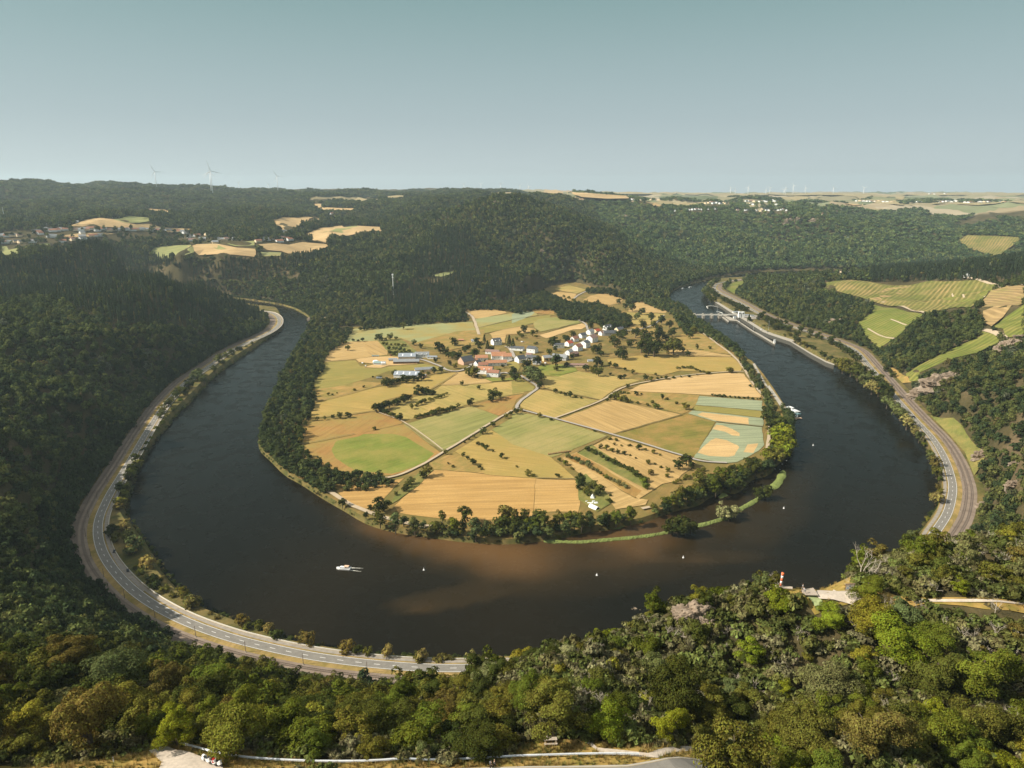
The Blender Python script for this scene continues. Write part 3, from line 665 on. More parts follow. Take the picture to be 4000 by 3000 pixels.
for s_, w_, m_, nm in (
    ('n 270,70 400,120 520,200 570,290 620,450 670,600', 6.5, M_TRACK, 'farm_track'),
    ('m 1000,520 1120,545 1250,590 1380,640 1450,690 1580,715 1700,690 1790,640 n 500,1230', 5, M_LANE, 'lane'),
    ('n 1560,1480 1700,1570 1830,1650 g 130,520 200,560 228,590 190,620 100,680 40,740 40,772', 4.6, M_LANE, 'lane'),
    ('g 30,768 370,855 860,990 1480,1180 1640,1230 1860,1240', 3.6, M_LANE, 'lane'),
    ('g 370,855 800,695 870,630 1000,570 1200,530 1500,480 1900,448 2000,450', 3, M_TRACK, 'farm_track'),
    ('f 2212,785 2000,910 1900,975 1700,1100 1450,1250 1300,1325 1150,1370 850,1420 800,1440', 3.4, M_TRACK, 'farm_track'),
    ('f 95,1070 200,1160 320,1290 450,1370 560,1440 700,1530 800,1600 930,1650 V 805,1112 850,1126 920,1141', 5, M_TRACK, 'towpath'),
    ('g 1640,110 1800,230 1900,300 1990,400 2080,560 2212,700 h 0,860 15,950 0,1080 V 1655,985', 4, M_TRACK, 'towpath'),
    ('o 700,0 900,100 890,200 1010,290 1000,370 900,430 760,500 600,620 450,700 400,760', 5, M_LANE, 'lane'),
    ('n 1230,860 1300,870 1380,960 1420,1090 1480,1110 1300,1180 1240,1200', 6, M_LANE, 'lane'), ('c 530,1262 570,1225 655,1186', 5, M_LANE, 'lane'),
    ('c 1100,1522 1220,1490 1290,1425 1310,1400', 4, M_LANE, 'lane'), ('o 900,200 1250,350 1500,250 1900,230 2212,170', 4, M_LANE, 'lane'),
    ('n 940,1500 1100,1440 1200,1420 1350,1450 1500,1440', 7, M_LANE, 'lane'), ('j 930,65 1060,95 1170,98', 3, M_TRACK, 'towpath'),
    ('f 1030,795 1130,830 1280,880 1620,1130', 1.8, M_TRACK, 'farm_track'), ('g 1120,1640 1190,1625', 4, M_TRACK, 'farm_track')):
    track(s_, w_, m_, nm)
M_HEDGEB = plain('field_margin', (.17, .13, .05), .95, scale=.3)
for s_ in ('f 500,718 740,660 1000,588 1250,540', 'f 1740,458 1650,520 1510,600', 'f 400,1080 860,988', 'f 600,363 860,345', 'g 560,1150 820,1005', 'g 880,990 1470,822', 'g 205,1372 555,1382', 'g 1450,300 1900,320', 'g 1760,882 2165,925', 'f 1280,900 1600,1140', 'n 690,445 1100,345 1500,255 1950,180', 'n 760,582 1150,502 1560,422', 'g 300,600 600,660 755,695', 'c 380,1182 560,1212', 'o 0,280 400,150 780,50', 'f 1600,568 2040,545', 'f 480,850 860,812 1060,790'):
    P = [Pz(p[0], p[1], PEN)[:2] for p in VS(s_)]; P = resample(P, 5); P = [(p[0], p[1] + (vnoise(p[0], p[1], 12, 8) - .5) * 2) for p in P]
    _lv[0] += 1; structure(ribbon('field_margin', P, .8, -.8, PEN + .5 + .012 * _lv[0], M_HEDGEB))

# open land on the slopes and the far plateau, draped over the terrain
def drape(s, mat, name='field', step=None, lift=.9, P=None):
    S = VS(s); OPEN.append(S); P = [hit(p[0], p[1]) for p in S]
    P = [(p[0], p[1]) for p in P]
    dmax = max(math.hypot(*p) for p in P); dmin = min(math.hypot(*p) for p in P)
    if dmin < dmax * .35: print('SPAN', s[:40], dmin, dmax)
    step = step or max(9, dmax * .012)
    P = densify(P, step * 1.5); FIELDS_XY.append(P)
    lf = lift * max(1, dmax / 900)
    vs, fs = cdt(P, step, lambda x, y: Hg(x, y) + lf)
    return structure(mobj(name, vs, fs, mat))
VINE = FM('vineyard_rows', (.15, .18, .05), (.22, .23, .08), .75, 11, .6, (.36, .27, .14), .45, .012, lw=.3)
VINE2 = FM('vineyard_rows_dry', (.42, .31, .18), (.46, .34, .20), .02, 11, 1.0, (.22, .24, .08), .12, .02, lw=.34)
VINE3 = FM('vineyard_green', (.15, .20, .045), (.20, .24, .065), 1.25, 10, .55, (.27, .25, .09), .35, .02, lw=.3)
M_WALLP = plain('vineyard_path', (.42, .33, .22), .95)
FARF = FM('far_stubble', (.50, .37, .23), (.58, .45, .29), 1.4, 60, .1); FARG = FM('far_green', (.26, .30, .15), (.32, .33, .17), 1.4, 60, .1)
FARP = FM('far_pale', (.34, .30, .20), (.42, .36, .25), 1.4, 90, .1)
for s_, m_ in (
    ('d 470,1125 840,1108 1400,1105 1790,1100 1990,1140 1870,1250 1740,1340 1640,1330 1370,1385 1150,1325 880,1275 700,1225 500,1160', VINE),
    ('d 860,1255 1020,1170 1240,1150 1160,1250 1060,1290 950,1280', VINE2),
    ('d 1790,1105 1990,1140 1880,1240 1640,1340 1480,1300 1640,1200', VINE3),
    ('d 1840,1290 2060,1145 2212,1150 2212,1300 2030,1420 1930,1500 1850,1460', VINE2),
    ('d 2212,1310 2212,1600 2050,1590 2030,1520 1940,1505 2050,1420', VINE3),
    ('d 900,1300 1340,1395 1300,1430 1220,1480 1150,1560 1100,1600 980,1560 760,1480 880,1390', VINE3),
    ('h 2000,110 1990,200 1800,290 1620,330 1400,420 1310,460 1300,530 1200,540 1190,470 1300,400 1440,330 1600,250 1830,150 1850,95', VINE3),
    ('h 800,50 1000,120 1090,165 960,250 900,200 830,130', VINE3), ('h 1050,400 1130,450 1240,545 1160,550 1080,470', ROUGH),
    ('d 1640,755 1720,712 2180,730 2150,780 2040,850 2000,912 1940,890 1880,870 1740,830', VINE),
    ('c 1840,1170 1900,1120 2010,1100 2010,1120 1930,1190 1930,1225', VINE3),
    ('c 340,280 240,345 430,355 600,400 820,415 1010,410 1000,385 700,365 500,345', FARF),
    ('h 1400,830 1600,850 1680,920 1850,1130 1880,1180 1780,1350 1700,1150 1560,990 1450,880', DARKGR),
    ('a 590,635 740,580 860,560 980,575 1060,600 1180,620 1500,650 1690,660 1600,675 1300,650 900,640', FARF),
    ('a 980,575 1110,545 1290,560 1300,590 1200,605 1060,605', FARG), ('a 1270,482 1420,490 1475,510 1470,528 1380,520', FARF),
    ('a 500,720 900,690 1000,700 720,730', FARF), ('a 1290,870 1340,815 1500,800 1650,795 1680,860 1600,885', FARG),
    ('a 1620,795 1700,790 1870,785 2050,820 2212,830 b 0,860 0,890 a 2212,900 2000,880 1720,885 1680,850', FARF), ('a 1800,785 1860,785 1960,830 1880,838', FARG), ('a 1960,785 2200,758 2200,800 2030,806', FARG),
    ('a 0,800 60,810 170,860 150,880 0,885', FARG), ('a 320,790 430,780 440,805 330,810', FARG),
    ('b 20,790 160,780 400,770 620,790 620,810 480,860 280,870 220,850 100,840', FARF), ('b 40,855 220,860 210,890 60,895', PALE), 
    ('b 430,700 520,665 640,640 740,628 880,630 1080,640 1090,680 1020,670 920,690 800,715 640,720 620,780 500,760', FARF), ('b 540,690 640,650 860,630 930,650 780,700', FARG),
    ('b 140,580 240,555 370,560 570,550 560,570 440,600 350,640 230,680 210,650', FARF), ('b 495,440 570,440 580,470 850,480 830,495 580,495', FARF),
    ('b 460,395 640,385 880,380 1080,390 1060,402 750,400 740,388 600,402 470,408', FARP), ('b 1100,375 1300,368 1450,352 1440,362 1290,380 1150,392', FARP),
    ('b 1980,345 2212,340 c 0,350 60,345 200,355 60,358', FARP),
    ('c 860,350 1230,345 1700,348 2212,345 2212,365 1500,360 1200,360 900,358', FARP), ('c 1130,420 1280,410 1500,415 1700,425 1600,440 1200,440', FARP), ('c 1200,455 1320,440 1290,465', FARF),
    ('d 0,345 800,348 1000,365 1600,345 2212,350 2212,362 1500,370 1200,365 900,375 760,385 600,370 0,362', FARP),
    ('d 340,450 520,440 500,455 400,457', FARF), ('d 660,435 820,437 800,450 740,455', FARF), ('d 100,385 260,375 450,378 330,405 150,410', FARP), ('d 780,405 1100,410 1180,445 1450,430 2212,425 2212,440 1900,435 1480,440 1150,452 1080,445 900,425', FARP), ('d 1100,380 1180,375 1160,410 1100,405', FARP),
    ('c 2000,600 2010,590 2020,600', FARG), ('b 1480,1060 1700,1020 1720,1030 1600,1070', FARG)):
    try: drape(s_, m_)
    except Exception as ex: print('drape', s_[:30], ex)
for s_, w_ in (('d 880,1280 1000,1290 1150,1325 1370,1390', 5), ('d 1720,1078 1800,1090 1900,1125 1990,1140 2212,1140', 6), ('d 1840,1530 1970,1560 2040,1600 2030,1640', 8), ('d 860,1520 1090,1605', 3), ('d 1590,1215 1700,1270', 3), ('d 1740,1330 1870,1240', 4), ('d 1060,1440 1200,1490', 2.5)):
    P = resample([hit(*p) for p in VS(s_)], 8); structure(ribbon('vineyard_path', P, w_ / 2, -w_ / 2, 2.2, M_WALLP, zf=H1))
# foreground: the ridge road, its verge and the clearing with the launch ramp
STRAW = FM('straw_grass', (.38, .26, .095), (.50, .36, .15), .6, 30, 0.0, (.20, .18, .05), .4, .25)
GRAVEL = plain('gravel', (.50, .42, .33), .95, var=.15, scale=1.5)
def near_sheet(s, mat, lift, name, step=3):
    S = VS(s); OPEN.append(S); P = densify([hit(*p) for p in S], step); FIELDS_XY.append(P)
    vs, fs = cdt(P, step, lambda x, y: Hg(x, y) + lift); return structure(mobj(name, vs, fs, mat))
near_sheet('V -40,1700 -40,1654 120,1652 220,1646 300,1630 340,1612 400,1608 520,1622 700,1650 900,1648 1090,1640 1140,1605 1180,1598 1280,1600 1330,1610 1420,1612 1520,1620 1560,1640 1600,1700', STRAW, .25, 'dry_verge')
near_sheet('V 322,1625 350,1612 380,1622 440,1640 480,1652 490,1700 330,1700 350,1650', GRAVEL, .40, 'lay_by')
near_sheet('V 1256,1600 1270,1598 1290,1618 1400,1630 1520,1616 1524,1624 1420,1640 1300,1632', GRAVEL, .36, 'footpath')
near_sheet('V 1640,1262 1700,1262 1760,1275 1850,1275 1940,1290 2050,1292 2150,1295 2230,1300 2230,1330 2180,1320 2130,1318 2080,1310 2000,1305 1960,1315 1900,1300 1840,1305 1790,1320 1760,1330 1740,1300 1700,1290', STRAW, .25, 'clearing_grass')
near_sheet('V 1758,1284 1800,1276 1842,1278 1860,1296 1850,1312 1830,1306 1800,1298 1770,1296', GRAVEL, .42, 'gravel_patch')
near_sheet('V 1960,1296 2050,1297 2140,1298 2215,1305 2215,1309 2130,1303 2040,1303 1975,1302', GRAVEL, .42, 'footpath')
near_sheet('V 1736,1285 1762,1284 1778,1304 1788,1318 1765,1322 1752,1300', plain('ramp_turf', (.26, .30, .13), .95), .46, 'green_matting')
nr = [hit(*p) for p in VS('V 1560,1652 1400,1655 1250,1658 1100,1659 950,1664 800,1672')]
lane = [(a[0], a[1] - 4.6) for a in nr]; lane = resample(chaikin([(p[0], p[1]) for p in lane], 1), 3)
structure(ribbon('ridge_road', lane[::-1] if lane[0][0] < lane[-1][0] else lane, -3.6, 3.6, .75, M_ASPH, zf=H1))
structure(ribbon('ridge_road_kerb', lane, -4.1, -3.62, .80, M_CONC, zf=H1))

# where the far village houses stand
FZ = lambda s: [(float(a.split(',')[0]) / 5.714, 464.5 + float(a.split(',')[1]) / 5.714) for a in s.split()]
vl = FZ('90,270 160,265 240,265 130,345 200,340 255,345 280,345 370,335 410,340 450,215 470,225 540,185 600,195 655,205 740,190 780,185 810,190 620,270 660,275 560,110 600,120 380,85 430,90 820,105 880,100 930,100 1400,35 1450,30 1555,15 945,195 1000,195 1015,230 1045,185 1070,190 1115,175 1145,180 1245,185 1280,185 1340,200 1380,195 1400,195 1490,190 1550,190 1620,190 1650,195 1690,190 1800,190 1130,270 1170,265 1240,260 1015,275 1020,300 860,305 910,315 775,335 1880,200 1960,195 2010,210 2080,200 2130,215 2200,210 1200,200 1580,185 1750,185 20,260 30,340 60,350 500,240 700,200 1930,200')
vl += [V('a', a, b) for a, b in ((1640, 690), (1680, 700), (1720, 690), (1760, 700), (1800, 705), (1820, 720), (1640, 725), (1660, 755), (1750, 745), (1860, 775), (1900, 745), (1940, 750), (2030, 745), (2080, 745), (2130, 740), (2180, 735), (1600, 690), (1580, 680), (1700, 715), (1850, 760), (1960, 745))] + [V('b', a, b) for a, b in ((10, 745), (40, 750), (70, 725), (110, 715), (130, 745), (160, 740), (205, 765), (265, 745), (290, 750), (145, 680), (240, 680), (180, 750), (100, 750), (230, 735), (60, 740), (655, 525), (660, 515), (640, 520), (20, 765))]
vr = [V('c', a, b) for a, b in ((1410, 495), (1530, 485), (1560, 483), (1590, 482), (1620, 480), (1640, 482), (1700, 480), (1760, 478), (1675, 430), (1700, 425), (1720, 420), (1740, 430), (1770, 425), (1800, 430), (1830, 420), (1850, 430), (1870, 425), (1950, 490), (1945, 485), (2010, 490), (2035, 488), (2065, 432), (2085, 440), (2030, 410), (2060, 408), (2100, 412), (2140, 415), (2180, 410), (2205, 415), (2110, 490), (2140, 460), (2160, 480), (2180, 470), (2200, 490), (2150, 495), (1040, 395), (1110, 400), (1200, 398), (1240, 400), (1270, 400))] + [V('d', a, b) for a, b in ((10, 490), (60, 490), (90, 490), (110, 485), (130, 480), (160, 490), (40, 400), (60, 410), (75, 440), (770, 408), (800, 408), (830, 410), (860, 412), (890, 412), (930, 414), (960, 410), (1000, 415), (1040, 417), (1070, 418), (1290, 415), (1330, 418), (1490, 420), (1520, 415), (1550, 412), (1580, 415), (1610, 405), (1640, 410), (1700, 420), (1740, 422), (1830, 415), (1870, 415), (1900, 415), (2000, 418), (2040, 418), (1400, 348), (1440, 350), (1530, 345), (1770, 345), (465, 520), (505, 505), (590, 500), (560, 1027), (615, 1025), (640, 1028), (700, 1022), (1718, 1055))]

HPX = np.array(vl + vr)
# ------------------------------------------------------------------ tree models
def quads(P, Nn, size, rng, aspect=.62):
    """leaf clumps: a small quad at each point, facing roughly along Nn"""
    n = len(P); Nn = Nn + rng.normal(0, .38, (n, 3)); Nn /= np.linalg.norm(Nn, axis=1)[:, None] + 1e-9
    r = rng.normal(0, 1, (n, 3)); U = np.cross(Nn, r); U /= np.linalg.norm(U, axis=1)[:, None] + 1e-9; W = np.cross(Nn, U)
    s = size * rng.uniform(.6, 1.35, (n, 1)); U = U * s; W = W * s * aspect
    q = np.stack([P - U, P - W * .9, P + U, P + W], 1).reshape(-1, 3)
    return q, np.arange(n * 4).reshape(n, 4)
def crown_pts(rng, n, kind):
    seed0 = float(rng.uniform(0, 50))
    """points + normals of a crown about 1 unit wide radius, base near z=0.. top; built from many uneven boughs"""
    if kind == 'broad': nb, H, zc, flat = 26, 1.0, 1.05, .85
    elif kind == 'tall': nb, H, zc, flat = 26, 1.45, 1.5, .75
    elif kind == 'dome': nb, H, zc, flat = 34, .82, .85, .9
    elif kind == 'bush': nb, H, zc, flat = 14, .72, .62, .9
    else: nb, H, zc, flat = 22, .95, 1.0, .6
    P = []; Q = []
    lop = rng.uniform(-.18, .18, 2)
    for b in range(nb):
        d = rng.normal(0, 1, 3); d[2] = d[2] * .8 + .25; d /= np.linalg.norm(d)
        rad = rng.uniform(.42, .86) if b > 3 else rng.uniform(0, .3)
        c = d * rad; c[2] *= H; c[:2] += lop * (c[2] / H + .3); br = rng.uniform(.17, .42)
        m = int(n / nb * (br / .33) ** 2)
        e = rng.normal(0, 1, (m, 3)); e /= np.linalg.norm(e, axis=1)[:, None]; e[:, 2] = np.where(e[:, 2] < -.35, -e[:, 2], e[:, 2])
        rr = br * rng.uniform(.72, 1.08, (m, 1)); p = c + e * rr * np.array([1, 1, flat])
        P.append(p); Q.append(e * .75 + d * .45)
    P = np.concatenate(P); Q = np.concatenate(Q)
    P *= (1 + .16 * (vnoise(P[:, 0] * 10 + seed0, P[:, 1] * 10 + P[:, 2] * 7, 2.2, 3) - .5))[:, None]; P[:, 2] += zc
    ins = (P[:, 2] > .02)
    return P[ins], Q[ins]
def crown_mesh(name, seed, n, size, kind, mat):
    rng = np.random.default_rng(seed); P, Q = crown_pts(rng, n, kind)
    v, f = quads(P, Q, size, rng); return npmesh(name, v, f, mat)
def conifer_mesh(name, seed, n, size, mat):
    rng = np.random.default_rng(seed); t = rng.uniform(0, 1, n) ** .75; tiers = 9
    lay = np.floor(t * tiers) / tiers; u = (t * tiers) % 1
    z = .5 + lay * 3.0 + u * .25; r = (1 - lay) * .95 * (.35 + .65 * rng.uniform(0, 1, n) ** .4) + .05; a = rng.uniform(0, 2 * PI, n)
    a += .3 * np.sin(a * 5 + lay * 40)
    P = np.stack([r * np.cos(a), r * np.sin(a), z + .35 - r * .45], -1); Q = np.stack([np.cos(a), np.sin(a), np.full(n, .9)], -1)
    v, f = quads(P, Q, size, rng); return npmesh(name, v, f, mat)
def trunk_mesh(name, seed, mat, h=1.3, r=.09, limbs=6):
    rng = np.random.default_rng(seed); m = MB(); m.tube((0, 0, -.25), (0.03, 0, h * .55), r, r * .7, 7); m.tube((0.03, 0, h * .55), (0, .04, h * 1.15), r * .7, r * .25, 6)
    for i in range(limbs):
        a = i * 2.4 + rng.uniform(0, .6); z = h * rng.uniform(.35, .75); L = rng.uniform(.35, .6)
        m.tube((0.02, 0, z), (L * math.cos(a), L * math.sin(a), z + L * .9), r * .42, r * .12, 5)
    me = bpy.data.meshes.new(name); me.from_pydata([tuple(map(float, v)) for v in m.v], [], m.f); me.materials.append(mat); return me
def bare_mesh(name, seed, mat):
    """leafless, forked dead tree"""
    rng = np.random.default_rng(seed); m = MB()
    def grow(p, d, L, r, lv):
        q = p + d * L; m.tube(p, q, r, r * .68, 4 if lv else 6)
        if lv >= 5 or r < .006: return
        for k_ in range(2 if lv > 0 else 4):
            e = d + rng.normal(0, .48, 3); e[2] += .12; e /= np.linalg.norm(e); grow(q, e, L * rng.uniform(.62, .88), r * .64, lv + 1)
        if lv > 1 and rng.random() < .5:
            e = d + rng.normal(0, .8, 3); e /= np.linalg.norm(e); grow(p + d * L * .5, e, L * .5, r * .4, lv + 2)
    grow(np.array([0, 0, -.1]), np.array([.05, 0, 1.0]), .62, .05, 0)
    me = bpy.data.meshes.new(name); me.from_pydata([tuple(map(float, v)) for v in m.v], [], m.f); me.materials.append(mat); return me
NEAR = {kd: [crown_mesh('crown', 100 + i + 10 * j, 7500, .052, kd, LEAF_OBJ) for i in range(3)] for j, kd in enumerate(('broad', 'tall', 'dome', 'bush', 'loose'))}
BIG = {kd: [crown_mesh('crown', 150 + i + 10 * j, 18000, .033, kd, LEAF_OBJ) for i in range(2)] for j, kd in enumerate(('broad', 'tall', 'dome', 'bush', 'loose'))}
MID = {kd: [crown_mesh('crown', 200 + i + 10 * j, 900, .13, kd, LEAF_OBJ) for i in range(3)] for j, kd in enumerate(('broad', 'tall', 'dome', 'bush', 'loose'))}
TRK = [trunk_mesh('trunk', 300 + i, BARK) for i in range(3)]
BARE = [bare_mesh('branches', 400 + i, DEADWOOD) for i in range(4)]
CONI_O = [conifer_mesh('crown', 500 + i, 900, .15, LEAF_OBJ) for i in range(2)]
TINT = {k_: tuple(c * q for c, q in zip(v_, (1.75, 1.6, 1.0))) for k_, v_ in {'dark': (.034, .044, .016), 'deep': (.050, .062, .020), 'olive': (.088, .090, .026), 'green': (.078, .098, .020), 'bright': (.125, .150, .020), 'yellow': (.150, .150, .032),
        'brown': (.100, .086, .034), 'grey': (.125, .130, .075), 'silver': (.20, .22, .16), 'sage': (.085, .105, .055), 'willow': (.20, .175, .085)}.items()}
WORD = {'dark': 'dark green', 'deep': 'deep green', 'olive': 'olive green', 'green': 'fresh green', 'bright': 'bright green', 'yellow': 'yellowing', 'brown': 'brownish', 'grey': 'grey-green', 'silver': 'silvery', 'sage': 'sage green', 'willow': 'straw-coloured'}
n_tree = [0]
LIMIT = {}
CAPS = {'forest_tree': 275, 'field_tree': 280, 'riverside_tree': 285, 'bush': 290, 'dead_tree': 60, 'conifer': 60}
OVER = []
def tree(x, y, z, w_, kind='broad', tint='olive', label=None, group=None, near=True, zs=1.0, name=None, cat='tree', trunk=True):
    """one tree: Empty at its foot > crown, trunk.  w_ = crown width in metres"""
    r = random; n_tree[0] += 1
    nm_ = 'dead_tree' if kind == 'bare' else 'bush' if kind == 'bush' else 'conifer' if kind == 'conifer' else 'forest_tree' if near else 'riverside_tree' if group and ('shore' in group or 'bank' in group or 'point' in group or 'lock' in group or 'dyke' in group) else 'field_tree'
    LIMIT.setdefault(nm_, []).append((w_ / math.hypot(x, y), (x, y, z, w_, kind, tint, label, group, near, zs, nm_, cat, trunk)))
def plant_all():
    gl = {}
    for nm_, L in LIMIT.items():
        L.sort(key=lambda q: -q[0])
        for i, (s_, a) in enumerate(L):
            a = a[:7] + (gl.setdefault(a[6], a[7]),) + a[8:]
            if i < CAPS[nm_]: tree_now(*a)
            else: OVER.append(a)
def tree_now(x, y, z, w_, kind, tint, label, group, near, zs, name, cat, trunk):
    r = random
    if kind == 'bare':
        o = bpy.data.objects.new('dead_tree', r.choice(BARE)); COL.objects.link(o); o.location = (x, y, z); s = w_ / 3.0; o.scale = (s, s, s * zs); o.rotation_euler = (0, 0, r.uniform(0, 6.28)); return tag(o, label, cat, group)
    bush = kind == 'bush'
    t = root(name, (x, y, z), label, 'bush' if bush else cat, r.uniform(0, 6.28), group)
    s = w_ / 2 * .92; t.scale = (s, s, s * zs)
    cm = r.choice(CONI_O) if kind == 'conifer' else r.choice((BIG if near and w_ > 9.5 else NEAR if near else MID)[kind])
    c = bpy.data.objects.new('crown', cm); COL.objects.link(c); c.parent = t
    b = TINT[tint]; f = r.uniform(.8, 1.2); g_ = r.uniform(.92, 1.1); t.scale = (s * r.uniform(.88, 1.14), s * r.uniform(.88, 1.14), s * zs); c.color = (b[0] * f * g_, b[1] * f, b[2] * f / g_, 1)
    if trunk and not bush:
        k_ = bpy.data.objects.new('trunk', r.choice(TRK)); COL.objects.link(k_); k_.parent = t
    return t
# ------------------------------------------------------------------ woods (countless trees): one object per wood, trees instanced on points
def proto(me): return bpy.data.objects.new('wood_tree', me)
PR_MID = [proto(crown_mesh('wood_tree', 600 + i, 620, .17, kd, LEAF_INS)) for i, kd in enumerate(('broad', 'tall', 'dome', 'broad', 'loose'))]
PR_FAR = [proto(crown_mesh('wood_tree', 620 + i, 170, .30, kd, LEAF_INS)) for i, kd in enumerate(('broad', 'dome', 'tall'))]
PR_CON = [proto(conifer_mesh('wood_tree', 640 + i, 420, .17, LEAF_INS)) for i in range(2)]
PR_CONF = [proto(conifer_mesh('wood_tree', 650 + i, 120, .34, LEAF_INS)) for i in range(2)]
def wood(name, pts, protos, label=None):
    """pts: array of x,y,z,scale_xy,scale_z,rot,r,g,b,index"""
    P = np.asarray(pts, float)
    me = bpy.data.meshes.new(name); me.vertices.add(len(P)); me.vertices.foreach_set('co', P[:, :3].astype(np.float32).ravel())
    a = me.attributes.new('scl', 'FLOAT_VECTOR', 'POINT'); a.data.foreach_set('vector', np.stack([P[:, 3], P[:, 3], P[:, 4]], -1).astype(np.float32).ravel())
    a = me.attributes.new('rot', 'FLOAT_VECTOR', 'POINT'); a.data.foreach_set('vector', np.stack([P[:, 5] * 0, P[:, 5] * 0, P[:, 5]], -1).astype(np.float32).ravel())
    a = me.attributes.new('tint', 'FLOAT_COLOR', 'POINT'); a.data.foreach_set('color', np.concatenate([P[:, 6:9], np.ones((len(P), 1))], 1).astype(np.float32).ravel())
    a = me.attributes.new('kindex', 'INT', 'POINT'); a.data.foreach_set('value', P[:, 9].astype(np.int32))
    a = me.attributes.new('cls', 'INT', 'POINT'); a.data.foreach_set('value', P[:, 10].astype(np.int32))
    o = bpy.data.objects.new(name, me); COL.objects.link(o); o['kind'] = 'stuff'
    if label: o['label'] = label
    g = bpy.data.node_groups.new(name, 'GeometryNodeTree'); g.interface.new_socket('Geometry', in_out='INPUT', socket_type='NodeSocketGeometry'); g.interface.new_socket('Geometry', in_out='OUTPUT', socket_type='NodeSocketGeometry')
    nn = g.nodes; gi = nn.new('NodeGroupInput'); go = nn.new('NodeGroupOutput')
    mp = nn.new('GeometryNodeMeshToPoints'); g.links.new(gi.outputs[0], mp.inputs[0]); jn = nn.new('GeometryNodeJoinGeometry'); g.links.new(jn.outputs[0], go.inputs[0])
    def na(nm, ty):
        x = nn.new('GeometryNodeInputNamedAttribute'); x.data_type = ty; x.inputs[0].default_value = nm; return [s for s in x.outputs if s.enabled and s.name == 'Attribute'][0]
    for ci, prs in enumerate(protos):
      ip = nn.new('GeometryNodeInstanceOnPoints'); gt = nn.new('GeometryNodeGeometryToInstance')
      for pr in prs:
        oi = nn.new('GeometryNodeObjectInfo'); oi.inputs['Object'].default_value = pr; oi.inputs['As Instance'].default_value = True; g.links.new(oi.outputs['Geometry'], gt.inputs[0])
      g.links.new(mp.outputs[0], ip.inputs['Points']); g.links.new(gt.outputs[0], ip.inputs['Instance'])
      cm = nn.new('FunctionNodeCompare'); cm.data_type = 'INT'; cm.operation = 'EQUAL'; ins_ = [q for q in cm.inputs if q.enabled and q.name in 'AB']
      g.links.new(na('cls', 'INT'), ins_[0]); ins_[1].default_value = ci; g.links.new(cm.outputs[0], ip.inputs['Selection'])
      ip.inputs['Pick Instance'].default_value = True
      g.links.new(na('kindex', 'INT'), ip.inputs['Instance Index']); g.links.new(na('scl', 'FLOAT_VECTOR'), ip.inputs['Scale'])
      er = nn.new('FunctionNodeEulerToRotation'); g.links.new(na('rot', 'FLOAT_VECTOR'), er.inputs[0]); g.links.new(er.outputs[0], ip.inputs['Rotation'])
      g.links.new(ip.outputs[0], jn.inputs[0])
    md = o.modifiers.new('trees', 'NODES'); md.node_group = g
    return o

def jitter_ring(r0, r1, s0, s1, a0=-44, a1=44):
    X = []; Y = []; S = []; r = r0
    while r < r1:
        s = s0 + (s1 - s0) * (r - r0) / (r1 - r0); n = max(1, int(math.radians(a1 - a0) * r / s))
        a = math.radians(a0) + (np.arange(n) + RNG.uniform(0, 1, n)) / n * math.radians(a1 - a0); rr = r + RNG.uniform(-.5, .5, n) * s
        X.append(rr * np.sin(a)); Y.append(rr * np.cos(a)); S.append(np.full(n, s)); r += s * .92
    return np.concatenate(X), np.concatenate(Y), np.concatenate(S)
CONIF = [VS('V 60,560 200,520 420,600 560,640 560,690 420,700 250,690 100,640 0,640 0,560'), VS('V 300,545 450,565 560,560 700,545 740,520 690,560 560,600 400,590'), VS('V 860,560 960,520 1060,560 1040,620 880,690 820,640 900,600'), VS('V 1060,560 1130,600 1100,640 1040,640'), VS('b 1600,640 1850,640 1900,800 1650,880 1500,760'), VS('d 1700,950 2212,890 2212,1080 1720,1080'), VS('d 900,990 1500,930 1700,960 1680,1090 860,1080')]
CLEAR = [VS('b 1340,1070 1700,1010 1720,1040 1560,1090 1350,1120'), VS('a 1200,960 1340,930 1560,1000 1700,1060 1560,1110 1300,1010'), VS('b 200,1010 320,1010 420,1040 300,1090 220,1060')]
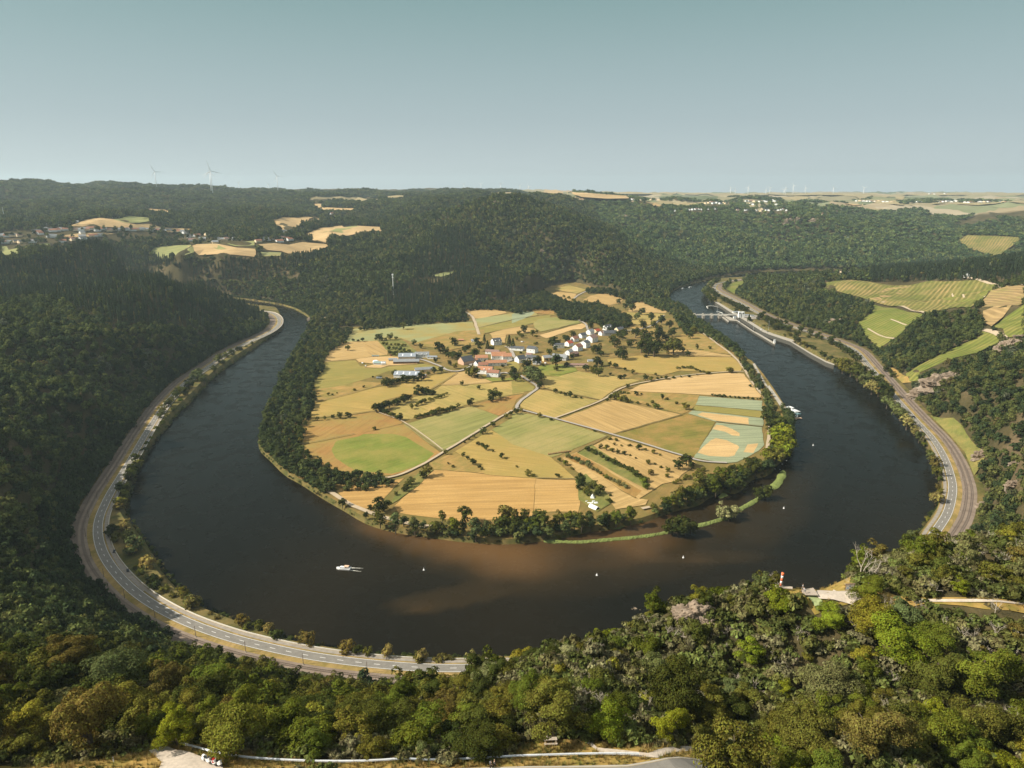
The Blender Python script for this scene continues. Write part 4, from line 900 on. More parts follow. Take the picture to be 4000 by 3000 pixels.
def wood_points(r0, r1, s0, s1, conif=True, trees_h=12.0, cull=.006):
    x, y, s = jitter_ring(r0, r1, s0, s1)
    z = Hg(x, y); ok = z > 4.9
    r = np.hypot(x, y)
    run = Hg(x, y, RUN); ok &= (z + 14 - CAMZ) / r > run - cull
    dr = np.full(x.shape, 1e9); nn_ = r < 3000; dr[nn_] = dline(x[nn_], y[nn_], road_c[::2]); ok &= dr > 25.5
    ok &= ~inpoly(x, y, pen_poly) & ~inpoly(x, y, ext_poly)
    px, py = proj(x, y, z + trees_h * .85); px0, py0 = proj(x, y, z + 2)
    ok &= (px > -160) & (px < 2372)
    for S in OPEN:
        bx0 = min(p[0] for p in S) - 5; bx1 = max(p[0] for p in S) + 5; by0 = min(p[1] for p in S) - 30; by1 = max(p[1] for p in S) + 30
        c = ok & (px > bx0) & (px < bx1) & (py > by0) & (py < by1)
        if not c.any(): continue
        ii = np.nonzero(c)[0]
        bad = inpoly(px[ii], py[ii], S) | inpoly(px0[ii], py0[ii], S)
        ok[ii[bad]] = False
    far_ = np.nonzero(ok & (r > 1900))[0]
    for c0 in range(0, len(HPX)):
        hx_, hy_ = HPX[c0]; ok[far_[(np.abs(px[far_] - hx_) < 4.0) & (py[far_] - hy_ > -3.2) & (py0[far_] - hy_ < 12)]] = False
    fm = (y > 3750) & (px > 1130); ok &= ~(fm & (vnoise(x * .6, y, 420, 31) + .35 * vnoise(x, y, 150, 32) < .86)) 
    for P in FIELDS_XY:
        c = ok & (x > min(p[0] for p in P)) & (x < max(p[0] for p in P)) & (y > min(p[1] for p in P)) & (y < max(p[1] for p in P))
        ii = np.nonzero(c)[0]
        if len(ii): ok[ii[inpoly(x[ii], y[ii], P)]] = False
    x, y, z, s, px, py = x[ok], y[ok], z[ok], s[ok], px[ok], py[ok]
    con = np.zeros(len(x), bool)
    if conif:
        for S in CONIF: con |= inpoly(px, py, S)
        con &= RNG.random(len(x)) < .8
    thin = np.zeros(len(x), bool)
    for S in CLEAR: thin |= inpoly(px, py, S)
    vil = inpoly(px, py, VS('V 0,495 60,488 160,492 330,497 440,508 560,516 650,512 655,530 500,532 400,520 330,512 200,522 140,535 0,535')); kp = ~(thin & (RNG.random(len(x)) < .85)) & ~(vil & (RNG.random(len(x)) < .85)); 
    return x[kp], y[kp], z[kp], s[kp], px[kp], py[kp], con[kp]
def tints(x, y, con, warm=0.0):
    n = len(x); A = np.array([[.034, .046, .018], [.045, .058, .021], [.062, .074, .026], [.030, .043, .020], [.080, .085, .030], [.052, .056, .030]])
    nz = vnoise(x, y, 130, 12); i = np.clip((nz * 3.2 + RNG.uniform(0, 2.6, n)).astype(int), 0, 5)
    T = A[i] * RNG.uniform(.7, 1.35, (n, 1)) * np.array([1.75, 1.68, 1.4]); T[con] = np.array([.044, .060, .030]) * RNG.uniform(.8, 1.5, (con.sum(), 1))
    sp = RNG.random(n); T[sp < .015] = np.array([.16, .13, .045]); T[(sp > .99) & ~con] = np.array([.14, .15, .085])
    if warm: T = T * (1 + warm * np.array([.9, .8, .2]))
    return T
def emit(name, d, protos_b, protos_c, hx=(.85, 1.5), con_w=.62, scale=1.0, warm=0.0, label=None):
    x, y, z, s, px, py, con = d; n = len(x)
    if n == 0: return
    sc = s * .5 * RNG.uniform(.95, 1.45, n) * scale; sz = np.minimum(sc, 9) * RNG.uniform(hx[0], hx[1], n)
    cs = con; sc2 = np.where(cs, s * .5 * con_w * RNG.uniform(.9, 1.3, n), sc); sz2 = np.where(cs, RNG.uniform(4.0, 6.0, n) * np.clip(s / 8, 1, 2), sz)
    idx_ = RNG.integers(0, 60, n)
    T = tints(x, y, cs, warm)
    bk_haze = (y > 2650) & (x > 420) & (y < 6000); T[bk_haze] *= np.array([1.3, 1.45, 1.6]); fr_ = (y > 1500) & (y < 3000) & (x > -500) & (x < 1000) & ~bk_haze; T[fr_] *= 1.02; T[(x < -80) & (y < 1500)] *= 1.2  # background trees paler and bluer: distance haze put into their leaf colour
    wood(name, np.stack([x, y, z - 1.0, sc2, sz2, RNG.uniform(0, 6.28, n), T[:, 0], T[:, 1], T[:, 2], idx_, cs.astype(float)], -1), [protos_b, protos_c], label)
    print(name, n)
D1 = wood_points(330, 900, 7.2, 8.2); D1 = tuple(a[(D1[0] ** 2 + D1[1] ** 2) > 0] for a in D1)
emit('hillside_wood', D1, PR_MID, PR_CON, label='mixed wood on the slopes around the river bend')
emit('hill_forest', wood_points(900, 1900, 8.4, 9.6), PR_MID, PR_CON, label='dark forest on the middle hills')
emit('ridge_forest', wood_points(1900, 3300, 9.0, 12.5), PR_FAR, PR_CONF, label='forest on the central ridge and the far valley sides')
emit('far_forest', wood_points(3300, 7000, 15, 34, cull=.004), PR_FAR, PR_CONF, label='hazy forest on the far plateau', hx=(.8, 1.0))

# tall edge of the wood beside the railway, throwing its shade over the tracks
R = []
for o_ in (-22.8, -28.5, -35.5):
    for p in resample(offset(road_c, o_), 6.5):
        x, y = p[0] + random.uniform(-2, 2), p[1] + random.uniform(-2, 2)
        if not (x < -60 and 395 < y < 1500): continue
        b = random.choice(((.06, .085, .03), (.075, .10, .035), (.05, .07, .028))); sc = random.uniform(3.8, 5.6); R.append((x, y, H1(x, y) - .8, sc, sc * random.uniform(1.3, 1.9), random.uniform(0, 6), b[0], b[1], b[2], random.randint(0, 50), 0))
wood('railway_edge_wood', R, [PR_MID, PR_CON], 'tall trees shading the railway on the left bank')
# ------------------------------------------------------------------ trees that can be told apart
LM = [(880, 780, 'the large grey-roofed barn'), (911, 768, 'the farmhouse with three dormers'), (880, 808, 'the barn with pale skylights'), (918, 799, 'the long cream barn'), (820, 785, 'the farmyard silos'),
      (1007, 782, 'the slate-roofed barn with the pink gable'), (1055, 805, 'the long white house'), (1083, 776, 'the large orange-roofed farmhouse'), (1072, 742, 'the hipped-roof villa'), (1117, 754, 'the low grey-roofed house'),
      (1150, 760, 'the detached slate-roofed house'), (1181, 774, 'the yellow house'), (1207, 749, 'the flat-roofed white house'), (1250, 790, 'the long brown shed'), (1315, 722, 'the dark slate barn'), (1346, 703, 'the pale caravans'),
      (840, 715, 'the pale green field'), (800, 760, 'the upper stubble field'), (740, 810, 'the western meadow'), (700, 900, 'the rust-coloured fallow field'), (760, 975, 'the bright green meadow'), (850, 930, 'the green field by the long track'),
      (900, 860, 'the olive meadow between hedges'), (1140, 850, 'the winding lane'), (1200, 870, 'the lane junction'), (1310, 840, 'the golden field below the brown shed'), (1330, 900, 'the striped stubble field'), (1250, 940, 'the large green field'),
      (1420, 930, 'the green fallow field'), (1570, 880, 'the upper blue-green field'), (1580, 960, 'the patchy blue-green field'), (1560, 830, 'the pale stubble triangle'), (1500, 770, 'the golden eastern meadow'), (1560, 750, 'the eastern pasture slope'),
      (1400, 850, 'the rough pasture'), (1300, 985, 'the upper orchard rows'), (1370, 1000, 'the orchard'), (1440, 1040, 'the orchard end'), (1280, 1075, 'the camp with white tents'), (1000, 1060, 'the ripe wheat field'), (1180, 1080, 'the striped wheat field'),
      (800, 1060, 'the small wheat corner'), (900, 1030, 'the green wedge between wheat fields'), (1080, 1000, 'the golden meadow'), (1130, 700, 'the upper meadow'), (1250, 640, 'the hillside meadows'), (1400, 690, 'the strip fields'), (1420, 730, 'the eastern copse'), (1000, 740, 'the garden copse'), (1200, 730, 'the village copse'), (960, 700, 'the straight farm road')]
seen = {}
def relation(px, py):
    d, lx, ly, nm = min(((px - a) ** 2 + (2 * (py - b)) ** 2, a, b, n) for a, b, n in LM)
    dx, dy = px - lx, (py - ly) * 2
    if abs(dx) > abs(dy): r_ = ('left of ' if dx < 0 else 'right of ') if abs(dx) < 30 else ('well left of ' if dx < 0 else 'well right of ')
    else: r_ = ('behind ' if dy < 0 else 'in front of ') if abs(dy) < 30 else ('far behind ' if dy < 0 else 'further in front of ')
    return r_ + nm
def size_word(w_): return 'tiny' if w_ < 4 else 'small' if w_ < 6.5 else 'medium' if w_ < 10 else 'large' if w_ < 15 else 'very large'
SHAPE = {'broad': 'spreading', 'tall': 'tall', 'dome': 'rounded', 'loose': 'loose-crowned', 'bush': 'low', 'conifer': 'pointed', 'bare': 'bare'}
def wl(t):
    w_ = t.split(); return t if len(w_) <= 16 else ' '.join(w_[:16])
def put(px, py, w_, kind='broad', tint='dark', z0=PEN, group='trees and bushes scattered over the fields', zs=1.0, minw=0, where=None):
    """px,py: middle of the crown in the survey, w_: its width there"""
    d0 = Pz(px, py, z0); dep = d0[1] * CP + (CAMZ - z0) * SP; wm = max(w_ / FPX * dep * (1.05 if 690 < py < 800 and 950 < px < 1360 else 1.2), 2.8); hc = wm * (.42 if kind == 'bush' else .75 if kind == 'tall' else 1.2 if kind == 'conifer' else .5) * zs
    x, y, _ = Pz(px, py, z0 + hc); lab = '%s %s %s %s %s' % (size_word(wm), SHAPE[kind], WORD[tint], 'bush' if kind == 'bush' else 'tree', where or relation(px, py))
    lab = wl(lab.replace('-coloured', ' coloured')); 
    return tree(x, y, z0 - .1, wm, kind, tint, lab, group, near=False, zs=zs)
def many(s, group='trees and bushes scattered over the fields', z0=PEN, where=None):
    fr = 'V'; kinds = {'b': 'broad', 't': 'tall', 'd': 'dome', 'u': 'bush', 'l': 'loose', 'c': 'conifer'}; tn = {'D': 'dark', 'P': 'deep', 'O': 'olive', 'G': 'green', 'B': 'bright', 'Y': 'yellow', 'R': 'brown', 'E': 'grey', 'S': 'silver', 'A': 'sage', 'W': 'willow'}
    for t in s.split():
        if t in FR: fr = t; continue
        q = t.split(','); p = V(fr, float(q[0]), float(q[1])); w_ = float(q[2]); k_, c_ = None, None
        if len(q) > 3:
            for ch in q[3]: k_ = kinds.get(ch, k_); c_ = tn.get(ch, c_)
        put(p[0], p[1], w_, k_ or ('broad' if w_ > 9 else random.choice(('dome', 'broad', 'bush'))), c_ or random.choice(('dark', 'deep', 'dark', 'olive')), z0, group, where=where)
def hedge(s, w_, step=.75, tint=None, group='bushes along the field hedges', kind=None, where=None):
    P = resample(VS(s), w_ * step)
    for p in P: put(p[0] + random.uniform(-.15, .15) * w_, p[1] + random.uniform(-.1, .1) * w_, w_ * random.uniform(.75, 1.25), kind or random.choice(('bush', 'broad', 'dome')), tint or random.choice(('dark', 'deep', 'olive')), group=group, where=where)
many('f 1330,665,12 1250,825,11,tD 1850,706,18 2050,635,24 2030,680,13 2100,640,14,O 450,840,14 530,848,9,R 595,845,9,O 665,832,10 725,822,13 800,817,13 625,635,7 660,640,5,O 700,625,4 850,598,7,O 930,570,6 790,238,11,O 775,190,7,O 840,170,7 880,175,7 920,163,9 1030,155,8 1065,142,15 1085,160,9 1120,160,7,O 1160,140,14 1210,152,8 1270,45,15 1365,192,11 1425,222,10 1550,348,9 1675,368,12 1720,392,14,O 1600,423,15 1540,433,14 1490,455,9,O 1440,440,6,O 1590,232,27,D 1715,185,19,D 1640,265,18 1695,300,20 1745,300,22,D 1660,300,15 1805,250,18 1890,285,24,D 1840,230,14 1890,443,24,O 1910,482,10 1780,543,10,O 1925,578,10 1190,452,13 1070,485,9 1100,540,12 1130,525,14 1010,490,5 1025,930,12,u 380,965,22 385,1040,14 350,1010,12,O 1640,1138,11 1960,955,14 2050,895,12 1880,1000,7 1840,1020,7,O 1805,1050,6 1790,1158,10 1830,1190,8 1880,1222,14 1930,1258,9 1950,1280,8,O 2050,1130,5 2120,1168,12 2160,1190,7,O 1660,1232,6,R 1700,1258,8,R 1470,1300,24,O 1440,1330,17 1340,1390,15 1300,1420,14,O 1290,1450,16 1210,1498,9,O 2160,825,11 1060,1590,25,tD 1130,1590,20 985,1618,12,t 745,1575,18,D 1100,1620,16,O 2200,800,9')
hedge('f 1035,750 1130,730 1220,700 1290,672', 17, .6, 'dark'); hedge('f 1080,765 1150,800 1235,830', 13, .6); hedge('f 1365,612 1430,600 1510,612', 17, .5, 'dark'); hedge('f 1350,742 1400,720 1460,690', 10, .7); hedge('f 1500,680 1590,655 1650,630', 8, .8, 'olive')
hedge('f 1390,830 1500,800 1640,770 1750,740', 11, .6); hedge('f 1130,530 1250,510 1340,500 1425,490', 15, .55, 'dark'); hedge('f 1925,1062 1990,1095', 10, .6); hedge('f 1100,200 1180,205 1290,215', 7, 1.2, 'olive', kind='dome'); hedge('f 1150,235 1240,245 1330,262', 7, 1.2, 'deep', kind='dome'); hedge('f 1160,275 1230,280 1340,285', 9, .9, 'deep', kind='dome')
many('g 130,380,28,D 175,445,38,dA 225,490,28,dA 240,560,15 30,490,17,D 270,390,7 20,440,12 380,345,30,D 320,272,16,G 300,340,8 470,385,13 520,310,14,D 360,170,20,D 330,190,14,D 400,190,14 460,150,14,D 530,120,15 105,75,17,D 180,95,10,O 215,95,8 60,110,12,O 200,200,8 680,40,16,D 890,180,25,D 960,120,26,D 1070,105,20,D 1160,140,26,D 1270,130,26,D 1020,200,16 1120,220,26,D 1230,235,34,D 1180,250,24,D 1400,205,36,dO 1340,240,20,O 960,285,28,D 920,290,18,D 740,245,24,D 770,285,14 700,260,16 770,372,13 740,355,22 845,378,11,tD 895,388,15,dD 1520,285,12,D 1600,225,9,tD 1710,232,8 1495,215,5,R 1155,308,9 700,430,16 750,440,20,P 720,400,10 640,410,16,D 850,460,7 970,485,10 930,485,14,u 975,420,9 1045,445,9 1880,428,13 1900,435,9 1155,492,13,D 1200,505,10,O 1240,465,7,O 1260,500,7 1290,490,6,O 1330,495,9 1400,490,8 1460,485,5 1530,480,7 1600,470,5 1000,568,10 940,620,9,O 965,618,8 1000,625,7,O 1075,630,10 1120,630,5,t 850,660,9,t 825,688,7 1085,710,8,u 1170,725,8,O 1215,702,8 1240,742,12,G 1265,745,10,G 1420,710,8,O 1300,658,9,t 1340,675,9,u 1505,740,15,lO 1485,720,8,O 2190,765,15,D 375,610,10 420,620,9 460,635,9 505,640,13 550,655,8,O 595,665,7,u 2060,565,7 240,820,11 345,850,9 40,782,14 80,775,8,O 715,952,7,u 845,1020,9,u 765,1090,10 815,1098,13 865,1120,10 915,1135,11 970,1145,10 900,1030,8,O 885,1068,7,R 945,1080,6,O 1015,1075,9,O 1095,1095,13 1155,1115,7,O 1220,1135,10,O 1280,1160,6,O 1020,1165,6,O 1070,1190,5 1175,1225,11,O 1235,1240,6 1285,1265,8,O 1200,1315,13,R 1345,1290,12,O 1340,1340,10,O 410,1200,9 460,1230,12,G 520,1275,8,O 1440,1240,24,D 1510,1205,26,D 1555,1250,16,D 1150,1370,20,uG 1160,1430,15,G 600,1375,26,D 590,1420,20,D 640,1465,16,O 700,1420,18 760,1460,20 660,1490,14 740,1490,14 850,1510,7 850,1560,10 820,1550,8,O 140,1320,13 180,1335,9 40,1260,6 400,1340,9 380,1330,6 1480,255,12,O 880,140,14')
hedge('g 655,1100 800,1180 920,1235 1040,1295 1130,1360', 12, .62, 'deep', group='bushes of the orchard hedges'); hedge('g 480,1165 560,1200 640,1225', 12, .7, 'sage', group='bushes of the orchard hedges'); hedge('g 620,1230 700,1275 760,1310', 10, .8, 'grey', group='bushes of the orchard hedges')
hedge('g 850,1370 920,1400 990,1440', 9, .8, 'grey', group='bushes of the orchard hedges'); hedge('g 1400,1400 1540,1340 1660,1280', 10, .75, 'olive', group='bushes of the orchard hedges'); hedge('g 890,648 950,672 1010,688', 12, .6, 'olive'); hedge('g 1430,408 1540,402 1610,430 1710,455', 7, .8, 'olive'); hedge('g 1730,645 1830,652', 7, .8); hedge('g 1850,658 2000,668 2150,680', 6, 1.6, 'dark'); hedge('g 760,1320 830,1360', 8, 1.0, 'green', group='bushes of the orchard hedges')
many('V 1029,735,16,D 1035,745,18,tD 1046,728,10,cD 1053,742,12,cD 1062,752,14,D 1100,732,15,cD 1108,738,13,cD 1116,730,9,O 1127,724,12,O 1150,719,14,O 1158,726,9,O 1160,740,7 1090,764,8,D 1124,760,9,D 1160,778,22,D 1150,795,12,A 1143,748,6,O 1086,790,9,D 1110,798,16,D 1105,808,14,D 1122,812,12,O 1137,806,14,O 1145,815,12,D 1018,806,16,D 1013,800,20,O 1078,800,9,G 1086,818,10,D 1225,731,15,D 1270,745,9,D 1337,722,16,D 1200,752,14,D 1196,742,17,D 1188,758,10 1202,795,14')
many('V 1255,655,9,O 1266,652,10,O 1240,648,9,O 1275,664,12,D 1229,642,8 1218,640,7,O 1328,634,12,D 1337,650,12,D 1345,640,11 1352,660,14,D 1366,663,16,D 1386,672,14,D 1376,682,14,A 1360,684,12,D 1408,684,18,D 1430,690,18,D 1446,700,16,D 1424,712,20,D 1452,716,18,D 1470,690,18,D 1482,706,16,D 1492,722,16,P 1440,730,14,D 1464,738,12 1500,712,14 1412,700,14,O 1390,700,16,D 1405,735,18,D 1424,740,12')
# copses and belts that read as one mass on the flat land
def flatwood(name, polys, step, tintmul=1.0, label=None, hmul=1.0, protos=None):
    rows = []
    for s_ in polys:
        S = VS(s_); P = [Pz(p[0], p[1], PEN + 7)[:2] for p in S]
        x0, x1 = min(p[0] for p in P), max(p[0] for p in P); y0, y1 = min(p[1] for p in P), max(p[1] for p in P)
        gx, gy = np.meshgrid(np.arange(x0, x1, step), np.arange(y0, y1, step)); gx = gx.ravel() + RNG.uniform(-.45, .45, gx.size) * step; gy = gy.ravel() + RNG.uniform(-.45, .45, gy.size) * step
        k_ = inpoly(gx, gy, P); gx, gy = gx[k_], gy[k_]; n = len(gx)
        k_ = (Hg(gx, gy) < PEN + 3) & (inpoly(gx, gy, pen_poly) | (dline(gx, gy, inner_s) < 3)); gx, gy = gx[k_], gy[k_]; n = len(gx)
        T = tints(gx, gy, np.zeros(n, bool)) * tintmul; sc = step * .5 * RNG.uniform(.85, 1.5, n)
        rows.append(np.stack([gx, gy, np.full(n, PEN - .6), sc, sc * RNG.uniform(.9, 1.35, n) * hmul, RNG.uniform(0, 6.28, n), T[:, 0], T[:, 1], T[:, 2], RNG.integers(0, 60, n), np.zeros(n)], -1))
    R = np.concatenate(rows); wood(name, R, [protos or PR_MID, PR_CON], label); print(name, len(R))
flatwood('west_bank_wood', ['V 668,694 676,698 700,708 760,708 744,735 715,752 700,772 702,790 690,800 676,822 680,850 678,868 664,890 660,912 648,930 650,962 V 700,1002 765,1018 850,1026 850,1038 790,1046 715,1050 673,1038 628,1004 590,972 566,945 562,916 576,880 594,846 608,811 624,774 640,750 655,720'], 7.2, label='dense wood along the western river bank')
flatwood('east_bank_wood', ['c 1400,1290 1560,1370 1620,1450 g 1500,10 1620,30 1740,100 1870,180 1980,270 2050,370 2130,480 2212,620 h 60,750 130,860 180,900 210,960 215,1040 205,1110 150,1170 60,1240 0,1290 g 2212,1320 2212,1200 h 10,1100 50,1000 30,850 g 2212,760 2150,600 2050,450 1960,300 1850,215 1720,140 1600,70 c 1500,1560 1400,1400 1330,1330', 'c 1000,1230 1160,1180 1340,1240 1360,1330 1290,1345 1180,1290 1080,1260 980,1285'], 7.6, 1.15, label='belt of trees along the eastern river bank')
flatwood('central_copse', ['c 0,1260 60,1215 180,1190 320,1195 460,1270 600,1290 740,1290 850,1330 990,1390 1030,1470 900,1500 810,1505 740,1450 620,1430 400,1410 370,1340 200,1335 60,1370 b 2150,1340 1900,1330 1760,1355 1900,1300', 'b 900,1470 1180,1430 1500,1410 1740,1390 1840,1430 1500,1445 1250,1470 900,1505', 'c 640,1160 980,1180 1120,1210 1060,1270 960,1235 800,1195 650,1190', 'b 1740,1330 2212,1270 c 0,1215 120,1195 300,1175 0,1260 b 1900,1325'], 8.0, .85, label='dark copse between the upper meadows')
# riverside trees on the outer bank
BG = 'trees and bushes on the outer river bank'
many('i 720,120,30,D 745,165,24,O 800,88,27,W 830,160,28,A 870,215,40,lA 850,230,30,lW 965,320,34,lW 980,440,30,D 1010,470,26,D 1040,430,16,W 915,385,20,P 880,360,15,P 1065,500,20,O 1120,540,16,O 1195,525,28,O 1245,590,32,R 1220,570,24,A 1080,495,12,B 1365,660,13,R 1410,685,14,R 1575,705,32,R 1600,735,22,O 1655,725,14,P j 25,735,24,P 85,755,24,W 135,790,26,P 300,815,28,R 345,825,30,R 398,865,12,A 585,868,34,dR 660,893,24,D 725,905,24,O 850,900,24,tW 1075,920,32,dW 1060,945,24,O 1190,940,26,uR 1235,940,26,uR 1395,935,24,W 1460,950,11,uW 230,870,10,u 480,900,10,uO 790,935,10,uO 900,945,9,uO 950,950,8,u', BG, SH - 2.5, 'between the curving road and the water')
many('e 1185,1190,22,D 1200,1235,18,O 1150,1275,24,D 1130,1320,24,P 1100,1350,20,D 1060,1450,28,P 1080,1500,20,G 1040,1570,26,Y 1030,1610,20,R 1380,815,20,lA 1400,770,18,O 1450,720,18,P 1480,690,16,O 1520,640,18,P 1550,600,16,O 1590,615,20,P 1630,550,22,D 1700,470,26,A 1680,495,20,A 1760,505,18,P 1720,450,14,O 1850,420,14,P 1885,330,20,A 1920,360,12,P 1950,300,14,A 2000,275,16,A 2045,250,10,D 2080,245,10,D 2120,225,8,O 2180,200,8,P 1270,1060,12,uG 1300,1010,12,uG 1240,1110,14,uP 1350,930,12,uG 1400,880,12,uG 1440,810,12,uO 1560,680,14,uG 1500,760,14,uP', BG, SH - 2.5, 'between the straight road and the water at left')
many('h 600,355,16,O 640,350,12,O 680,365,20,O 650,400,22,O 720,420,24,O 770,400,20,P 780,450,26,P 830,430,20,D 840,500,28,A 880,470,22,P 905,560,28,dW 950,510,24,P 960,600,22,W 1020,600,32,D 1000,560,24,D 1050,640,24,D 1035,690,26,dA 1100,740,26,dA 1150,790,28,dA 1205,870,28,W 1240,900,18,P 1270,950,18,W 1310,1000,22,A 1350,1060,10,uG 1390,1130,12,uG 1400,1165,20,A 1450,1225,26,lR 1465,1305,24,O 1490,1375,14,P 1470,1440,12,R 1462,1520,28,dW 1485,1480,14,O l 930,140,18,A 1035,42,9,Y 960,130,10,O', BG, SH - 2.5, 'between the road and the water at right')
many('h 150,120,7 190,120,10 250,120,16,D 255,165,16,D 240,150,12,D 320,205,12,O 345,215,9 375,228,9 400,240,9 465,285,10 490,300,13,D 543,328,12,D 550,165,16,D 545,190,12,D 600,205,14,D 630,225,14,D 670,250,16,D 710,275,16,D 745,300,14,D 775,330,14,D 430,130,14,D 370,105,14,D 460,150,10 100,50,14,D 60,60,12,D 20,30,14,D 190,60,14 280,75,14,D 300,60,10 350,140,8 1080,470,13,D 1020,420,14,D 1060,440,10 1130,460,5', 'trees on the meadow by the lock', SH - 1.5, 'on the strip of land by the lock')
many('p 700,230,10 740,260,12,D 770,290,12,D 800,310,12 840,340,12,D 930,390,11 970,410,12,D 1020,430,12,D 1060,450,12,D 1110,480,12,D 1160,500,12,D 1210,520,13,D 1260,550,13,D 1310,560,13,D 1360,580,12,D 1180,600,10,D 1240,650,12,uD 1415,720,8,cD 1420,750,9,uD 1640,690,16,D 1600,720,14,D 1700,750,14,P 1760,760,14,D 1830,790,14,D 1900,800,14,D 1960,830,14,D 2080,820,10,D 2000,900,14,D 2100,930,14,D 1940,880,12,O 2140,1020,8 2050,1055,5 650,190,12,P 610,230,12,A 640,290,12,P 680,370,12,P 720,400,12,P 770,410,12,P 660,320,12,O 600,270,10,A 1680,880,6,O 790,90,12,P 840,60,12 730,130,12,A', 'trees on the meadow by the lock', SH - 1.5, 'on the bank above the lock')
# belt of larger trees along the southern shore of the land
rng_s = random.Random(5)
SP_ = VS('g 2110,1200 1950,1270 1680,1350 1420,1500 1220,1590 1180,1659 k 100,40 j 1400,80 1000,60 780,35 740,70 1000,120 1300,150 1659,170 k 220,165 300,140 500,90 700,80 850,40 g 1400,1590 1650,1510 1950,1460 2190,1350')
got = []
for _ in range(6000):
    px = rng_s.uniform(min(p[0] for p in SP_), max(p[0] for p in SP_)); py = rng_s.uniform(min(p[1] for p in SP_), max(p[1] for p in SP_))
    if not inpoly(np.array([px]), np.array([py]), SP_)[0]: continue
    x, y, _z = Pz(px, py, PEN + 5)
    if any((x - a) ** 2 + (y - b) ** 2 < 52 for a, b in got): continue
    if not inpoly(np.array([x]), np.array([y]), pen_poly)[0]: continue
    got.append((x, y)); w_ = rng_s.uniform(15, 27); edge = py > 1140
    put(px, py, w_ * (.7 if edge else 1), rng_s.choice(('broad', 'tall', 'tall', 'dome')), rng_s.choice(('deep', 'dark', 'olive', 'green', 'deep', 'sage')), group='trees along the southern shore', zs=rng_s.uniform(1, 1.25),
        where=('on the southern shore facing ' + min(((px - a) ** 2 + (py - b) ** 2, n) for a, b, n in LM)[1]) if px < 1420 else 'on the shore beside the quiet inlet')
    if len(got) > 150: break
many('V 955,1113,20,tP 1004,1108,28,tP 1100,1112,46,bR 1085,1130,34,P 1168,1118,32,tP 1135,1110,20,P 790,1112,12,tD', 'trees along the southern shore', PEN, 'standing out on the southern shore')
many('h 120,935,36,dB 150,970,36,dB 70,990,34,B 160,1040,40,dB 100,1080,36,B 20,1140,34,dB 150,1120,34,B 60,1180,34,O 90,880,26,P 0,830,26,D 20,900,24,D 170,870,14,P', 'light green trees on the eastern point', PEN, 'on the eastern point below the moored barges')
flatwood('shore_thicket', ['g 2110,1230 1950,1300 1680,1380 1420,1520 1220,1600 1180,1659 k 100,60 j 1400,95 1000,80 780,60 740,90 1000,130 1300,155 1659,170 k 220,165 300,140 500,90 700,80 850,40 g 1400,1590 1650,1510 1950,1460 2190,1350'], 8.5, 1.2, label='thicket filling the southern shore between the larger trees', hmul=.8)
ir = resample(inner_s, 4.5); R = []
for o_ in (2.0, 7.5):
    for p in offset(ir, o_ if side else -o_):
        x, y = p[0] + random.uniform(-2, 2), p[1] + random.uniform(-2, 2)
        if not (y > 640 and y < 2300): continue
        if x > 0 and y < 1330 and dline([x], [y], [Pz(*V('g', 2060, 340), 0)[:2], Pz(*V('h', 160, 790), 0)[:2]])[0] < 14: continue
        b = random.choice(((.045, .062, .022), (.06, .08, .028), (.085, .10, .035))); sc = random.uniform(2.6, 4.6); R.append((x, y, PEN - 1.2, sc, sc * random.uniform(.8, 1.2), random.uniform(0, 6), b[0] * 1.3, b[1] * 1.3, b[2] * 1.2, random.randint(0, 50), 0))
wood('shore_fringe', R, [PR_MID, PR_CON], 'trees and scrub hanging over the inner river banks')
# reed dyke with its bushes, around the inlet
DK = [[Pz(p[0], p[1], .8)[:2] for p in VS('k 205,188 300,188 400,192 500,188 600,178 700,170 850,155 980,135 1060,110 1180,92 1300,62 1400,30 V 1600,1098 1625,1085 1650,1068')], [Pz(p[0], p[1], .8)[:2] for p in VS('h 30,1460 60,1430 95,1390 120,1340 135,1300')]]
REED = plain('reed_green', (.15, .18, .045), .95, var=.35, scale=1.2)
for i, ln in enumerate(DK):
    ln = resample(chaikin(ln, 1), 1.5); m = MB(); n = len(ln); rows = []
    for j, p in enumerate(ln):
        a = ln[max(j - 1, 0)]; b = ln[min(j + 1, n - 1)]; L = math.hypot(b[0] - a[0], b[1] - a[1]) + 1e-6; nx, ny = -(b[1] - a[1]) / L, (b[0] - a[0]) / L
        w_ = (2.0 + 1.6 * vnoise(p[0], p[1], 9, 2)) * min(1, j / 4 + .2, (n - 1 - j) / 4 + .2) * (1.5 if i else 1.0); ring = []
        for u, zz in ((-1, -.6), (-.9, .5), (-.45, 1.25), (0, 1.5), (.45, 1.2), (.9, .5), (1, -.6)): ring.append((p[0] + nx * u * w_ + random.uniform(-.3, .3), p[1] + ny * u * w_ + random.uniform(-.3, .3), zz * (1 if zz < 0 else random.uniform(.7, 1.25))))
        rows.append(ring)
    m.loft(rows, False); tag(m.build('reed_bank', REED), ('long thin grassy dyke closing off the inlet' if i == 0 else 'short grassy spit ending in open water'), 'reed bank')
many('k 1040,75,40,dD 1120,70,44,dD 1160,90,30,dP 1080,100,36,dD V 1560,1100,36,lS 1576,1108,30,lS 1590,1100,22,lS 1655,1060,30,dD 1640,1066,24,D g 2010,1480,8,u', 'bushes growing on the dyke', 0.6, 'growing on the thin dyke')
